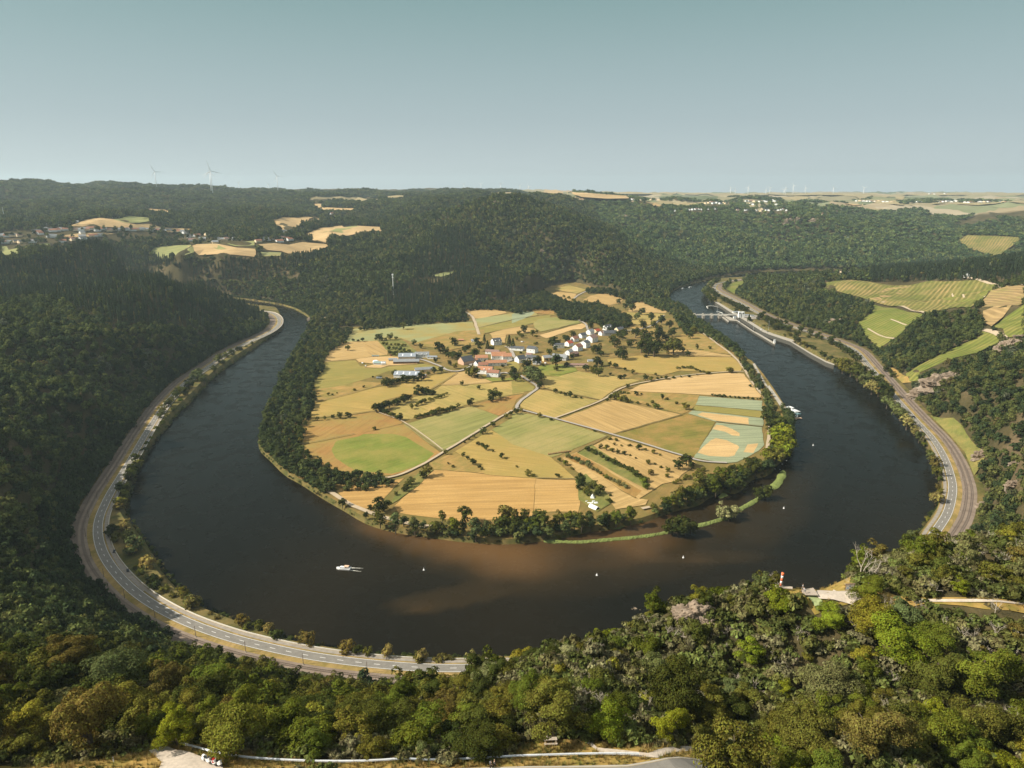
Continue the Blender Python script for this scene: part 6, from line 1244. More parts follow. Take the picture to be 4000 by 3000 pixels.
# farmyard: dome tank, silos, vehicles
x, y, _ = Pz(812, 785, PEN); t = root('slurry_tank', (x, y, PEN), 'white domed round tank in the farmyard', 'tank'); m = MB(); m.tube((0, 0, -.3), (0, 0, 3.5), 5.5, 5.5, 20); m.build('wall', W_['grey'], t); MB().ball((0, 0, 3.6), 5.4, 16, (1, 1, .45)).build('dome', W_['white'], t, True)
for i in range(5):
    x, y, _ = Pz(825 + i * 1.9, 790, PEN); t = root('silo', (x, y, PEN), 'slim silver silo in the row of five beside the grey machine shed', 'silo', group='row of silver silos'); MB().tube((0, 0, 0), (0, 0, 7), 1.1, 1.1, 12).build('cylinder', M_STEEL, t, True); MB().tube((0, 0, 7), (0, 0, 8.2), 1.15, .15, 12).build('cap', M_STEEL, t, True)
def car(x, y, z, rz, col, label, L=4.4, group=None, name='car', cat='car', van=False):
    t = root(name, (x, y, z), label, cat, rz, group); pm = plain('car_paint_' + col, {'black': (.02, .02, .025), 'white': (.75, .75, .75), 'silver': (.5, .5, .5), 'blue': (.05, .1, .2), 'red': (.4, .03, .02)}[col], .3, var=.03)
    w_ = .9; hz = 1.9 if van else .85
    prof = [(-L / 2, .35), (-L / 2 + .05, hz * .95), (-L * .32, hz), (L * .12, hz), (L * .42, hz * .86), (L / 2, .6), (L / 2, .3)]
    m = MB(); m.loft([[(px_, s * w_, pz_) for px_, pz_ in prof] for s in (-1, 1)]); m.build('body', pm, t)
    if not van:
        pr = [(-L * .42, .84), (-L * .3, 1.38), (L * .05, 1.42), (L * .24, .84)]; m = MB(); m.loft([[(px_, s * (w_ - .06 - .12 * (pz_ > 1)), pz_) for px_, pz_ in pr] for s in (-1, 1)]); m.build('cabin', M_WIN, t)
        MB().box(-L * .12, 0, 1.40, L * .3, 1.35, .06).build('roof', pm, t)
    for sx in (-.31, .31):
        for s in (-1, 1): MB().tube((L * sx, s * .78, .33), (L * sx, s * .95, .33), .33, .33, 12).build('wheel', M_WIN, t)
    return t
def on(px, py, z): return Pz(px, py, z)[:2]
for px, py, rz, c, lab in ((247, 1191, -72, 'black', 'dark car parked on the strip beside the path, farther one'), (276, 1232.5, -58, 'black', 'dark car parked on the strip beside the path, nearer one'), (1973, 900, 120, 'black', 'black car driving on the road at the right of the river'), (318.5, 954, 60, 'silver', 'silver car on the road at the left of the river'), (1557.5, 635, 140, 'white', 'white van-like car on the far road near the lock')):
    x, y = on(px, py, SH + .4); car(x, y, SH + .02, math.radians(rz), c, lab)
for px, py, c, lab in ((783, 785, 'white', 'white van left of the farmyard'), (790, 791, 'white', 'white trailer van at the farmyard edge'), (845, 768, 'red', 'red tractor-sized car behind the grey shed'), (1127, 739, 'white', 'white car under the garden firs'), (1131, 739, 'silver', 'silver car under the garden firs'), (1178, 785, 'white', 'white caravan on the bright meadow'), (1596, 745 - 50, 'white', 'white van on the lock yard'), (1658, 717, 'black', 'black car on the lock quay'), (1644, 712.5, 'white', 'white van beside the lock mast')):
    z = PEN + .3 if px < 1400 else SH; x, y = on(px, py, z); car(x, y, z, random.uniform(0, 3), c, lab, van=c == 'white', name='van' if c == 'white' else 'car', cat='van' if c == 'white' else 'car')
for i, px in enumerate((1335, 1340, 1346, 1352)):
    x, y = on(px, 705 - i * .9, PEN); gable_house(0, 0, 9, 4, 2.4, .4, 10, 'white', 'light', 'pale mobile home in the row behind the village', xy=(x, y), name='mobile_home', cat='mobile home', chim=False, win=False, group='row of mobile homes')
# parking strip beside the path at lower left
PK = [Pz(p[0], p[1], SH)[:2] for p in VS('i 690,170 720,230 760,290 800,340 850,395 900,455 935,512 925,515 890,480 830,425 780,370 735,300 705,240')]
vs, fs = cdt(densify(PK, 3), 0, lambda x, y: np.full(len(x), SH + .06)); structure(mobj('parking_strip', vs, fs, M_PATH))
# camp: tents
def tent(px, py, L, w_, h, rz, label, kind='ridge'):
    x, y = on(px, py, PEN + .3); t = root('tent', (x, y, PEN + .1), label, 'tent', math.radians(rz)); m = MB()
    if kind == 'tunnel':
        m.loft([[(xx, w_ / 2 * math.cos(a), h * math.sin(a)) for a in [PI * k_ / 8 for k_ in range(9)]] for xx in (-L / 2, L / 2)], False); m.build('canvas', W_['white'], t)
        mobj('opening', [(L / 2 + .02, w_ / 2 * .9 * math.cos(a), h * .9 * math.sin(a)) for a in [PI * k_ / 8 for k_ in range(9)]], [tuple(range(9))], M_WIN, t)
    else:
        m.add([(-L / 2, -w_ / 2, 0), (L / 2, -w_ / 2, 0), (L / 2, w_ / 2, 0), (-L / 2, w_ / 2, 0), (-L * .3, 0, h), (L * .3, 0, h)], [(0, 1, 5, 4), (2, 3, 4, 5), (1, 2, 5), (3, 0, 4)]); m.build('canvas', W_['white'], t); MB().box(0, 0, -.02, L + .4, w_ + .4, .05).build('groundsheet', W_['grey'], t)
for a in ((1280, 1075, 5.5, 4.5, 3.6, 80, 'tall white bell tent at the back of the camp', 'ridge'), (1282, 1083.5, 3.2, 2.6, 1.6, 30, 'small white tent right of the bell tent', 'ridge'), (1275.5, 1087, 7, 2.4, 1.2, 0, 'long low white tarpaulin in the middle of the camp', 'ridge'), (1287.5, 1087, 4, 3.4, 1.8, 20, 'white dome-like tent at the right of the camp', 'ridge'), (1267, 1083, 3, 2.2, 1.2, 50, 'pale small tent at the left of the camp under the trees', 'ridge'), (1283, 1097, 10, 5, 2.8, -52, 'large white tunnel tent at the front of the camp', 'tunnel'), (1293.5, 1098, 2, 1.6, 1, 0, 'tiny white shelter right of the tunnel tent', 'ridge')): tent(*a)
# firewood / logs at the field corner
x, y = on(1208, 979, PEN); t = root('log_pile', (x, y, PEN + .1), 'red-brown heap of logs at the corner of the large green field', 'log pile', math.radians(22)); m = MB()
for i in range(14):
    for j in range(3): m.tube((-14 + i * 2, -1.2 + random.uniform(-.2, .2), .4 + j * .55), (-12.6 + i * 2, 1.4, .4 + j * .55), .34, .3, 6)
m.build('logs', plain('fresh_logs', (.30, .12, .07), .9), t)
# ------------------------------------------------------------------ lock, weir, quays
M_WALLD = plain('dark_concrete', (.075, .07, .055), .9)  # darker concrete for the upright sides of the slabs
def slab(polyV, z, zb, mat, name, label=None, cat=None, parent=None, kindS=False):
    P = [Pz(p[0], p[1], z)[:2] for p in VS(polyV)]; vs, fs = cdt(P, 0, lambda x, y: np.full(len(x), z)); vs = [tuple(v) for v in vs]; n = len(P); base = len(vs)
    vs2 = vs + [(p[0], p[1], z) for p in P] + [(p[0], p[1], zb) for p in P]; fs = list(fs) + [(base + i, base + (i + 1) % n, base + n + (i + 1) % n, base + n + i) for i in range(n)]
    nt_ = len(fs) - n; o = mobj(name, vs2, fs, [mat, M_WALLD], parent)
    for i_, p_ in enumerate(o.data.polygons): p_.material_index = 1 if i_ >= nt_ else 0
    if label: tag(o, label, cat)
    if kindS: structure(o)
    return o
slab('p 930,695 1000,700 1140,760 1185,775 1500,985 1560,1010 1880,1195 1880,1222 1850,1215 1540,1030 1470,990 1190,800 1060,790 990,740', 4.0, -2, M_CONC, 'lock_island', 'long narrow concrete island between weir and lock chamber ending in a pier head', 'lock island')
slab('p 870,697 910,697 1050,800 1035,825', 3.6, -2, M_CONC, 'guide_wall', 'short concrete guide wall hanging off the weir bridge', 'guide wall')
slab('p 780,452 835,450 1150,640 1200,680 1300,720 1680,960 1850,1030 2212,1140 2212,1172 1850,1072 1660,1000 1440,860 1230,730 1120,672', SH + .25, -2, M_CONC, 'lock_quay', 'concrete quay along the outer side of the lock', 'quay')
slab('h 0,108 60,122 190,174 380,288 500,352 575,380 570,390 500,366 370,296 190,186 0,122', SH + .3, -2, M_CONC, 'river_quay', 'straight concrete quay edge below the meadow with scattered trees', 'quay')
slab('g 2078,378 2098,374 2150,470 2212,575 h 10,560 90,670 162,770 158,806 140,800 0,585 g 2212,600 2140,490', PEN + .35, -2, M_CONC, 'landing_pier', 'long concrete landing pier on the inner bank leading to the moored barges', 'pier')
slab('p 1180,690 1300,680 1560,700 1640,740 1560,760 1450,770 1350,760 1260,740', SH + .12, SH - 1, M_PATH, 'lock_yard', kindS=True)
A = np.array(Pz(1488, 681, 7)[:2]); B = np.array(Pz(1596, 681, 7)[:2]); dv = B - A; Lb = float(np.linalg.norm(dv)); ang = math.atan2(dv[1], dv[0])
t = root('weir_bridge', (A[0], A[1], 0), 'long pale weir bridge crossing the river at the lock', 'bridge', ang)
MB().box(Lb / 2, 0, 7.0, Lb, 4.5, 1.7).build('deck', plain('pale_concrete', (.70, .66, .58), .8, var=.06), t); 
for s in (-2.1, 2.1): MB().box(Lb / 2, s, 8.7, Lb, .15, 1.0).build('parapet', plain('pale_concrete', (.70, .66, .58), .8, var=.06), t)
for fx in (.12, .29, .46, .61): 
    MB().box(Lb * fx, 0, -2, 5, 13, 9.0).build('pier', M_CONC, t); MB().box(Lb * fx, 2.5, 8.7, 4, 4, 2.6).build('gate_house', M_CONC, t)
x, y = on(1600.5, 686, SH)
for dx in (-4, 4): t = root('control_tower', (x + dx, y, SH), ('left' if dx < 0 else 'right') + ' one of the two slim white towers at the lock', 'tower'); MB().box(0, 0, 0, 5.5, 7, 13).build('shaft', W_['white'], t); MB().box(0, 0, 13, 5.9, 7.4, .5).build('cap', W_['white'], t); MB().box(0, -3.54, 9, 3.5, .1, 2).build('window', M_WIN, t)
for px, py, L, w_, lab in ((1613, 683, 14, 8, 'white low lock building beside the white towers'), (1624, 684, 7, 6, 'white cubic hut by the lock yard conifer'), (1590, 676, 16, 7, 'grey flat-roofed lock office at the bridge end'), (1587, 687, 6, 6, 'round-cornered stone lock pillar at the chamber head')):
    x, y = on(px, py, SH); gable_house(0, 0, L, w_, 3.6, .5, ang, 'white', 'light', lab, xy=(x, y), z0=SH, chim=False, cat='building', name='lock_building', nw=2)
for px, py in ((1627, 716), (1660, 713), (1549, 682)):
    x, y = on(px, py, 5); t = root('light_mast', (x, y, 4), 'tall thin light mast ' + {1627: 'on the lock island', 1660: 'on the grassy lock yard', 1549: 'beside the weir'}[px], 'mast'); MB().tube((0, 0, 0), (0, 0, 21), .25, .15, 6).build('pole', M_STEEL, t); MB().box(0, 0, 20.4, 2.6, .5, .5).build('lamp', M_STEEL, t)
x, y = on(1673, 741, 4); t = root('beacon_hut', (x, y, 4.0), 'small white beacon hut on the pier head of the lock', 'hut'); MB().box(0, 0, 0, 3.2, 3.2, 6.5).build('wall', W_['white'], t); MB().box(0, 0, 6.5, 3.6, 3.6, .4).build('roof', W_['grey'], t)
# pink-walled chapel on the hill above the road
hx, hy = hit(1612, 605); gable_house(0, 0, 14, 9, 7, 4, 30, 'pink', 'rust', 'small pink country house above the far road', xy=(hx, hy), z0=H1(hx, hy) + 1)
# ------------------------------------------------------------------ boats, buoys, birds
M_FOAM = plain('foam', (.62, .60, .52), .9, var=.2, scale=1.0); M_HULL = plain('boat_white', (.82, .82, .80), .4, var=.03); M_TAN = plain('boat_canvas', (.62, .42, .28), .8); M_TEAL = plain('boat_teal', (.18, .30, .31), .6)
def boat(px, py, L, rz, label, cab=True, canopy=None, hullm=None, name='motorboat', cat='boat', deckh=1.3, tall=1.0):
    x, y = on(px, py, .8); t = root(name, (x, y, 0), label, cat, math.radians(rz)); w_ = L * .16; rings = []
    for u in (-.5, -.3, 0, .25, .4, .5):
        k_ = 1 if u < .1 else max(.04, 1 - ((u - .1) / .4) ** 2); s = L * u; zz = deckh + (.35 if u > .3 else 0); rings.append([(s, -w_ * k_, zz), (s, -w_ * k_ * .75, -.3), (s, w_ * k_ * .75, -.3), (s, w_ * k_, zz)])
    MB().loft(rings).build('hull', hullm or M_HULL, t)
    if cab:
        m = MB(); m.box(0, 0, deckh, L * .46, w_ * 1.4, 1.15 * tall, top=.86); m.build('cabin', M_HULL, t); MB().box(0, 0, deckh + .45 * tall, L * .44, w_ * 1.44, .4, top=.97).build('window', M_WIN, t)
    if canopy is not None: m = MB(); m.box(-L * .27, 0, deckh + 1.75 * tall, L * .34, w_ * 1.7, .14); m.build('canopy', canopy, t); m = MB(); [m.tube((-L * .27 + a * L * .15, b * w_ * .75, deckh), (-L * .27 + a * L * .15, b * w_ * .75, deckh + 1.8 * tall), .05) for a in (-1, 1) for b in (-1, 1)]; m.build('canopy_frame', M_STEEL, t)
    return t
b_ = boat(741, 1228, 11, 172, 'white cabin cruiser with a tan sun canopy leaving a short wake', canopy=M_TAN); t = MB(); MB().box(-6.1, 0, 1.0, .5, 3.4, 1.0).build('dinghy', M_HULL, b_)
x, y = on(741, 1228, 0)
def foam(pts, name, lab): 
    m = MB(); n = len(pts); m.add([(p[0], p[1], .07) for p in pts], [tuple(range(n))]); tag(m.build(name, M_FOAM), lab, 'wake')
def wake(x, y, rz, L, w_, lab):
    c, s = math.cos(rz), math.sin(rz); v = []; f = []
    for sd in (-1, 1):
        b0 = len(v)
        for i in range(13):
            u = i / 12; cxx = -u * L; cyy = sd * (1.0 + w_ * u * .5); th_ = (.75 * (1 - u) + .1) * (.6 + .8 * random.random())
            for q in (-1, 1): yy = cyy + q * th_; xx = cxx + 4; v.append((x + c * xx - s * yy, y + s * xx + c * yy, .06))
        f += [(b0 + 2 * i, b0 + 2 * i + 1, b0 + 2 * i + 3, b0 + 2 * i + 2) for i in range(12)]
    tag(mobj('wake', v, f, M_FOAM), lab, 'wake')
wake(x, y, math.radians(172), 20, 3.0, 'short foamy wake trailing the white cabin cruiser')
for px, py, L, rz, lab in ((1475.5, 623, 9, 30, 'small white boat on the upper river, left one of two'), (1491.5, 620.5, 12, 30, 'white boat on the upper river, right one of two')): boat(px, py, L, rz, lab, canopy=M_HULL)
def arc_foam(s, w_, lab):
    P = [Pz(p[0], p[1], 0)[:2] for p in VS(s)]; P = resample(chaikin(P, 2), 3); v = []; n = len(P)
    for i, p in enumerate(P):
        a = P[max(i - 1, 0)]; b = P[min(i + 1, n - 1)]; L = math.hypot(b[0] - a[0], b[1] - a[1]) + 1e-6; k_ = w_ * math.sin(PI * (i + .5) / n) * (.5 + random.random()); nx, ny = -(b[1] - a[1]) / L * k_, (b[0] - a[0]) / L * k_; v += [(p[0] + nx, p[1] + ny, .06), (p[0] - nx, p[1] - ny, .06)]
    tag(mobj('foam_line', v, [(2 * i, 2 * i + 1, 2 * i + 3, 2 * i + 2) for i in range(n - 1)], M_FOAM), lab, 'foam')
arc_foam('p 640,560 650,535 720,525 800,535 870,555', 1.8, 'curved white foam line on the water above the weir'); arc_foam('p 640,545 670,570 655,580', 1.4, 'short white foam hook left of the curved foam line'); arc_foam('p 815,640 850,632 900,645 940,668', 2.6, 'foamy streak right in front of the weir bridge'); arc_foam('p 350,715 400,720 440,715 480,740', 2.2, 'white water below the left end of the weir bridge'); arc_foam('p 980,645 1030,640', 1.2, 'small foam patch at the lock entrance'); pass
for i, (px, py) in enumerate((V('j', 1088, 374), V('k', 550, 408), V('k', 1110, 294), V('h', 390, 1081), V('h', 137, 1625))):
    x, y = on(px, py, .5); t = root('buoy', (x, y, 0), ('white buoy right of the cabin cruiser', 'white buoy in mid river below the southern tip', 'white buoy near the launch ramp side of the river', 'white buoy on the dark water under the eastern point', 'white buoy right of the short grassy spit')[i], 'buoy', group=None); MB().tube((0, 0, -.4), (0, 0, .6), .8, .8, 10).build('float', M_HULL, t); MB().tube((0, 0, .6), (0, 0, 2.2), .5, .1, 8).build('topmark', M_HULL, t)
for i, (a, b) in enumerate(((160, 1214), (121, 1245), (60, 1286), (103, 1291), (48, 1277))):
    p = V('h', a, b); x, y = on(p[0], p[1], .3); m = MB(); m.ball((0, 0, .18), .6, 8, (1.1, .6, .55)); m.tube((.45, 0, .3), (.62, 0, .95), .09, .07, 6); m.ball((.7, 0, 1.0), .12, 6, (1.4, 1, 1)); m.loft([[(-.5, -.25, .3), (-.5, .25, .3), (-.95, 0, .5)], [(-.45, -.2, .15), (-.45, .2, .15), (-.9, 0, .42)]]); o = m.build('swan', M_HULL, None, True); o.location = (x, y, 0); o.rotation_euler.z = i * 1.3; tag(o, 'white swan swimming off the eastern point by the grassy spit', 'swan', 'swans near the grassy spit')
# moored barges
boat(1708, 884, 20, 115, 'white two-storey houseboat moored at the end of the landing pier', deckh=1.6, tall=2.2, name='houseboat', cat='houseboat')
boat(1712, 890, 16, 118, 'white flat work boat moored beside the houseboat', canopy=M_HULL, name='work_boat')
boat(1719, 892, 17, 100, 'boat with a teal hull and grey roof, outermost of the moored barges', canopy=W_['grey'], hullm=M_TEAL, deckh=2.0, tall=1.5, name='barge', cat='barge')
boat(1722, 903, 12, 185, 'flat orange-brown pontoon at the front of the moored barges', cab=False, hullm=M_TAN, deckh=.9, name='pontoon', cat='pontoon'); boat(1717, 900, 9, 10, 'small white motorboat between pontoon and barges')
x, y = on(1719, 903, 1); t = root('deck_crane', (x, y, 1.6), 'thin crane standing on the teal barge', 'crane'); MB().tube((0, 0, 0), (0, 0, 8), .25, .2).build('mast', M_TEAL, t); MB().tube((0, 0, 8), (-5, 2, 9), .18, .12).build('jib', M_TEAL, t)
slab('h 175,880 200,862 225,850 250,855 225,872 190,885', 1.2, -1, M_CONC, 'jetty', 'short curved stone jetty at the moored barges', 'jetty')
# ------------------------------------------------------------------ masts and wind turbines
def turbine(px, hub_y, D, Lb_, rot, label, yaw=0.0, group=None, rb=1.0):
    x, y, z = PD(px, hub_y, D); z0 = H1(x, y); t = root('wind_turbine', (x, y, z0 - 2), label, 'wind turbine', yaw, group); h = z - z0 + 2; M_T = plain('turbine_white', (.78, .79, .79), .5, var=.03)
    MB().tube((0, 0, 0), (0, 0, h), 2.6 * rb, 1.6 * rb, 10).build('tower', M_T, t, True); MB().box(0, 2.5, h - 1.6, 4 * rb, 11, 4 * rb).build('nacelle', M_T, t); MB().ball((0, -4.6, h + .4), 2.2 * rb, 8).build('hub', M_T, t, True)
    for k_ in range(3):
        a = math.radians(rot + 120 * k_); d = Vector((math.sin(a), 0, math.cos(a))); n_ = Vector((math.cos(a), 0, -math.sin(a))); c_ = Vector((0, -5, h + .4)); rings = []
        for u, ch in ((.02, 1.3), (.18, 2.6), (.5, 1.8), (.8, 1.1), (1, .3)):
            p = c_ + d * Lb_ * u; ch *= rb; rings.append([p - n_ * ch * .4, p + Vector((0, -.5 * rb, 0)), p + n_ * ch * .9, p + Vector((0, .5 * rb, 0))])
        MB().loft(rings).build('blade', M_T, t)
turbine(334, 371, 4900, 58, -28, 'leftmost large wind turbine on the skyline', .2); turbine(454.5, 369, 4300, 64, -16, 'tallest wind turbine, front one of the close pair on the skyline', .2); turbine(452, 372, 4700, 58, 5, 'wind turbine right behind the tallest one', -.1); turbine(598, 380.5, 5300, 58, -32, 'large wind turbine right of the close pair', .3)
for px, hy in ((1578.7, 406), (1588.5, 411), (1616.5, 405), (1655, 410), (1663.5, 406), (1694, 409.5), (1698, 407), (1714.7, 401), (1740.7, 406), (1801, 406.5), (1867, 406), (515, 394), (579, 398), (1002, 398), (1039, 398), (1082, 397), (1123, 401), (1142, 403)):
    turbine(px, hy, 9500, 44, random.uniform(0, 120), ('tiny distant wind turbine on the right horizon' if px > 1400 else 'tiny distant wind turbine on the left horizon' if px < 700 else 'tiny distant wind turbine behind the central hill'), random.uniform(-.4, .4), 'distant wind turbines on the horizon', rb=1.5)
hx, hy = hit(849.5, 626, 12); t = root('radio_mast', (hx, hy, H1(hx, hy)), 'white radio mast with a round platform rising from the central forest', 'mast'); zt = PD(849.5, 593, hy)[2] - H1(hx, hy); MB().tube((0, 0, 0), (0, 0, zt), 1.0, .8, 8).build('pole', W_['white'], t); MB().tube((0, 0, zt - 2.5), (0, 0, zt + 1.5), 2.2, 2.2, 10).build('platform', W_['white'], t); MB().tube((0, 0, zt - 8), (0, 0, zt - 6), 1.8, 1.8, 10).build('antenna_ring', W_['white'], t)
hx, hy = hit(8.5, 467, 12); t = root('radio_mast', (hx, hy, H1(hx, hy)), 'thin grey lattice mast at the far left edge', 'mast'); MB().tube((0, 0, 0), (0, 0, 45), .9, .5, 6).build('pole', M_STEEL, t)
# catenary masts of the railway
cm = resample(offset(road_c, -8.9), 42); k_ = 0
M_POLE = plain('mast_steel', (.20, .15, .11), .8)
def cat_mast(p, q):
    rz = math.atan2(q[1] - p[1], q[0] - p[0]); t = root('catenary_mast', (p[0], p[1], SH), 'brown steel catenary mast between road and railway', 'mast', rz, 'catenary masts along the railway')
    MB().box(0, 0, 0, .34, .34, 8.2, top=.6).build('post', M_POLE, t); m = MB(); m.tube((0, 0, 7.2), (0, -3.4, 7.4), .07, .07, 5); m.tube((0, 0, 6.0), (0, -3.2, 7.2), .05, .05, 5); m.tube((0, 0, 5.4), (0, -2.6, 5.6), .05, .05, 5); m.build('bracket', M_POLE, t); MB().box(0, 0, 0, .9, .9, .35).build('footing', M_CONC, t)
for i in range(len(cm) - 1):
    if cm[i][1] < 1250: cat_mast(cm[i], cm[i + 1])
wl = offset(road_c, -12.0)[::4]; m = MB()
for i in range(len(wl) - 1):
    if wl[i][1] < 700: m.tube((wl[i][0], wl[i][1], SH + 5.6), (wl[i + 1][0], wl[i + 1][1], SH + 5.6), .03, .03, 3)
tag(m.build('contact_wire', M_POLE), 'thin contact wire strung over the railway', 'wire')
# ------------------------------------------------------------------ far villages
def far_house(x, y, L, wall, roof, rz, label, group):
    z = H1(x, y); t = root('village_house', (x, y, z - .5), label, 'house', rz, group); a, b, h, rh = L / 2, L * .36, 5.5, 4.0
    mobj('wall', [(-a, -b, 0), (a, -b, 0), (a, b, 0), (-a, b, 0), (-a, -b, h), (a, -b, h), (a, b, h), (-a, b, h), (-a, 0, h + rh), (a, 0, h + rh)], [(0, 1, 5, 4), (2, 3, 7, 6), (1, 2, 6, 9, 5), (3, 0, 4, 8, 7)], W_[wall], t)
    mobj('roof', [(-a - .5, -b - .5, h - .4), (a + .5, -b - .5, h - .4), (a + .5, 0, h + rh + .2), (-a - .5, 0, h + rh + .2), (a + .5, b + .5, h - .4), (-a - .5, b + .5, h - .4)], [(0, 1, 2, 3), (3, 2, 4, 5)], R_[roof], t)
for i, (a, b) in enumerate(vl):
    hx, hy = hit(a, b); far_house(hx, hy, random.uniform(15, 22), random.choice(('white', 'white', 'white', 'cream')), random.choice(('slate', 'grey', 'grey', 'brown', 'rust')), random.uniform(.3, 1.1), 'small pale house in the village at the far left of the valley' if a < 560 else 'tiny house in the hamlet between the hills at left', 'houses of the far left village' if a < 560 else 'houses of the hamlet')
for i, (a, b) in enumerate(vr):
    hx, hy = hit(a, b, 3); Dd = math.hypot(hx, hy); far_house(hx, hy, random.uniform(13, 20) * (1.0 if Dd < 4500 else 1.9), random.choice(('white', 'white', 'cream')), random.choice(('slate', 'grey', 'rust', 'brown')), random.uniform(.2, 1.2), 'tiny white house in the distant town on the right' if a > 1400 else 'tiny pale house on the plateau behind the central hill', 'houses of the distant towns at right' if a > 1400 else 'houses on the far plateau')
# ------------------------------------------------------------------ rocks
k = N('crag_rock'); v = k.coord(); f = k.noise(v, .35, 6, .7); g2 = k.noise(k.coord((1, 1, 3)), 1.1, 5, .7)
k.bsdf(k.mix(k.ramp(g2, [(.35, .6), (.6, 0.0)]), k.ramp(f, [(.3, (.20, .14, .09)), (.5, (.29, .22, .155)), (.72, (.36, .32, .27))]), (.14, .11, .08)), .95, bump=g2, bs=.7, bd=.6); M_ROCK = k.m
def rock(px, py, w_, hh, label, off=3, seed=0, dist=None):
    x, y = hit(px, py, off); d = math.hypot(x, y); W2 = w_ / FPX * d / 2 * 1.1; Hh = hh / FPX * d * .75; rs = np.random.default_rng(seed); m = bmesh.new(); bmesh.ops.create_icosphere(m, subdivisions=5, radius=1)
    sd = seed * 7.3
    for vv in m.verts:
        p = np.array(vv.co); c1 = vnoise(p[0] * 10 + sd, p[1] * 10 + p[2] * 23, 4.0, 1); c2 = vnoise(p[0] * 10 + p[2] * 9 + sd, p[1] * 10 - p[2] * 7, 1.6, 2); c3 = vnoise(p[0] * 30 + sd, p[1] * 30 + p[2] * 40, 1.3, 3)
        k_ = .62 + .5 * float(c1) + .32 * float(round(float(c2) * 4) / 4) + .12 * float(c3); vv.co = Vector(p * k_)
    me = bpy.data.meshes.new('rock_outcrop'); m.to_mesh(me); m.free(); me.materials.append(M_ROCK); o = bpy.data.objects.new('rock_outcrop', me); COL.objects.link(o); o.location = (x, y, H1(x, y) + Hh * .1); o.scale = (W2, W2 * .6, Hh * .62); o.rotation_euler = (.35, 0, rs.uniform(-.4, .4)); tag(o, label, 'rock'); placed.append((x, y, W2 * .6))
    return o
for i, a in enumerate(((1500, 1312, 84, 60, 'broad weathered rock face in the ridge slope'), (1530, 1328, 50, 40, 'lower right part of the ridge rock face'), (1375, 1316, 30, 18, 'flat-topped rock at the crest left of the rock face'), (1331, 1336, 14, 12, 'small pale rock lowest on the crest line'), (1719, 1412, 12, 32, 'narrow pale boulder in the slope below the ramp'), (2075, 465 - 35, 0, 0, ''),
        (2030, 835, 62, 44, 'large grey crag above the railway at right, upper part'), (1995, 852, 44, 26, 'pale lower lip of the large grey crag'), (2060, 815, 46, 24, 'brown top of the large grey crag'), (2178, 755, 46, 40, 'rocky outcrop at the right edge above the vines'), (2205, 735, 26, 26, 'pale rock at the very right edge below the vineyard'), (2120, 985, 26, 30, 'brown rock rib above the railway curve'), (2190, 1045, 30, 26, 'grey block rock at the lower right slope'), (2130, 1090, 34, 16, 'low reddish rock above the railway curve'), (2195, 1000, 22, 18, 'small rock at the right edge of the slope'),
        (1072, 434, 18, 10, 'pale rocky top of the central hill'), (1346, 466, 22, 12, 'pale cliff on the ridge shoulder behind the central hill'), (1703, 476, 14, 16, 'light cliff on the wooded hill right of the river, left one'), (1722, 476, 10, 18, 'light cliff on the wooded hill right of the river, middle one'), (1759, 474, 16, 12, 'pinkish cliff on the wooded hill right of the river, right one'), (1455, 466, 12, 4, 'thin pale cliff band under the distant town'),
        (703, 682, 26, 12, 'tan rocks in the wood above the river at left'), (672, 679, 14, 8, 'small pale rocks at the left foot of the central hill'), (1806, 690, 26, 22, 'brown rocky scar below the vineyards'), (1550, 582, 10, 10, 'grey scree on the far valley side'), (1172, 540, 10, 18, 'pale scree gully on the central hill'))):
    if a[2]: rock(a[0], a[1], a[2], a[3], a[4], seed=i + 1, off=3 if a[1] > 700 else 12)
# ------------------------------------------------------------------ foreground furniture and people
GR = [hit(*p) for p in VS('V 388,1613 415,1620 440,1627 480,1636 520,1643 580,1648 640,1651 720,1653 800,1652 900,1650 1000,1647 1106,1641 1180,1639 1250,1637 1320,1636 1380,1637')]
GR = resample(chaikin(GR, 2), 2.0); t = root('guardrail', (GR[0][0], GR[0][1], H1(*GR[0])), 'long galvanised guardrail along the ridge road', 'guardrail'); o0 = Vector((GR[0][0], GR[0][1], H1(*GR[0]))); rings = []
for p in GR:
    z = H1(*p) + .25; rings.append([(p[0] - o0.x, p[1] - o0.y + dy, z - o0.z + dz) for dy, dz in ((0, .45), (-.09, .53), (.0, .62), (-.09, .71), (0, .80), (.12, .82), (.16, .62), (.12, .43))])
MB().loft(rings).build('rail', M_STEEL, t)
for p in GR[::2]: z = H1(*p) - o0.z; MB().box(p[0] - o0.x, p[1] - o0.y + .2, z - .2, .12, .14, 1.15).build('post', M_STEEL, t)
M_WOOD = plain('weathered_wood', (.42, .35, .27), .85, var=.2, scale=3); M_WOODD = plain('dark_wood', (.16, .11, .07), .85, var=.2, scale=3)
def bench(px, py, rz, mat, label, L=2.0, table=False):
    x, y = hit(px, py, .7); t = root('picnic_table' if table else 'bench', (x, y, H1(x, y) + .25), label, 'picnic table' if table else 'bench', rz)
    MB().box(0, 0, .42, L, .42, .07).build('seat', mat, t)
    if not table: m = MB(); [m.box(0, .25, zz, L, .05, .11) for zz in (.6, .76, .92)]; m.build('backrest', mat, t)
    for s in (-1, 1): MB().box(s * L * .4, .05, 0, .09, .45, .42 if table else .95, ).build('leg', mat, t)
    if table: MB().box(0, 1.0, .72, L, .8, .07).build('table_top', mat, t); MB().box(0, 2.0, .42, L, .42, .07).build('seat', mat, t); [MB().box(s * L * .4, 1.0, 0, .1, 1.9, .72, top=.6).build('leg', mat, t) for s in (-1, 1)]
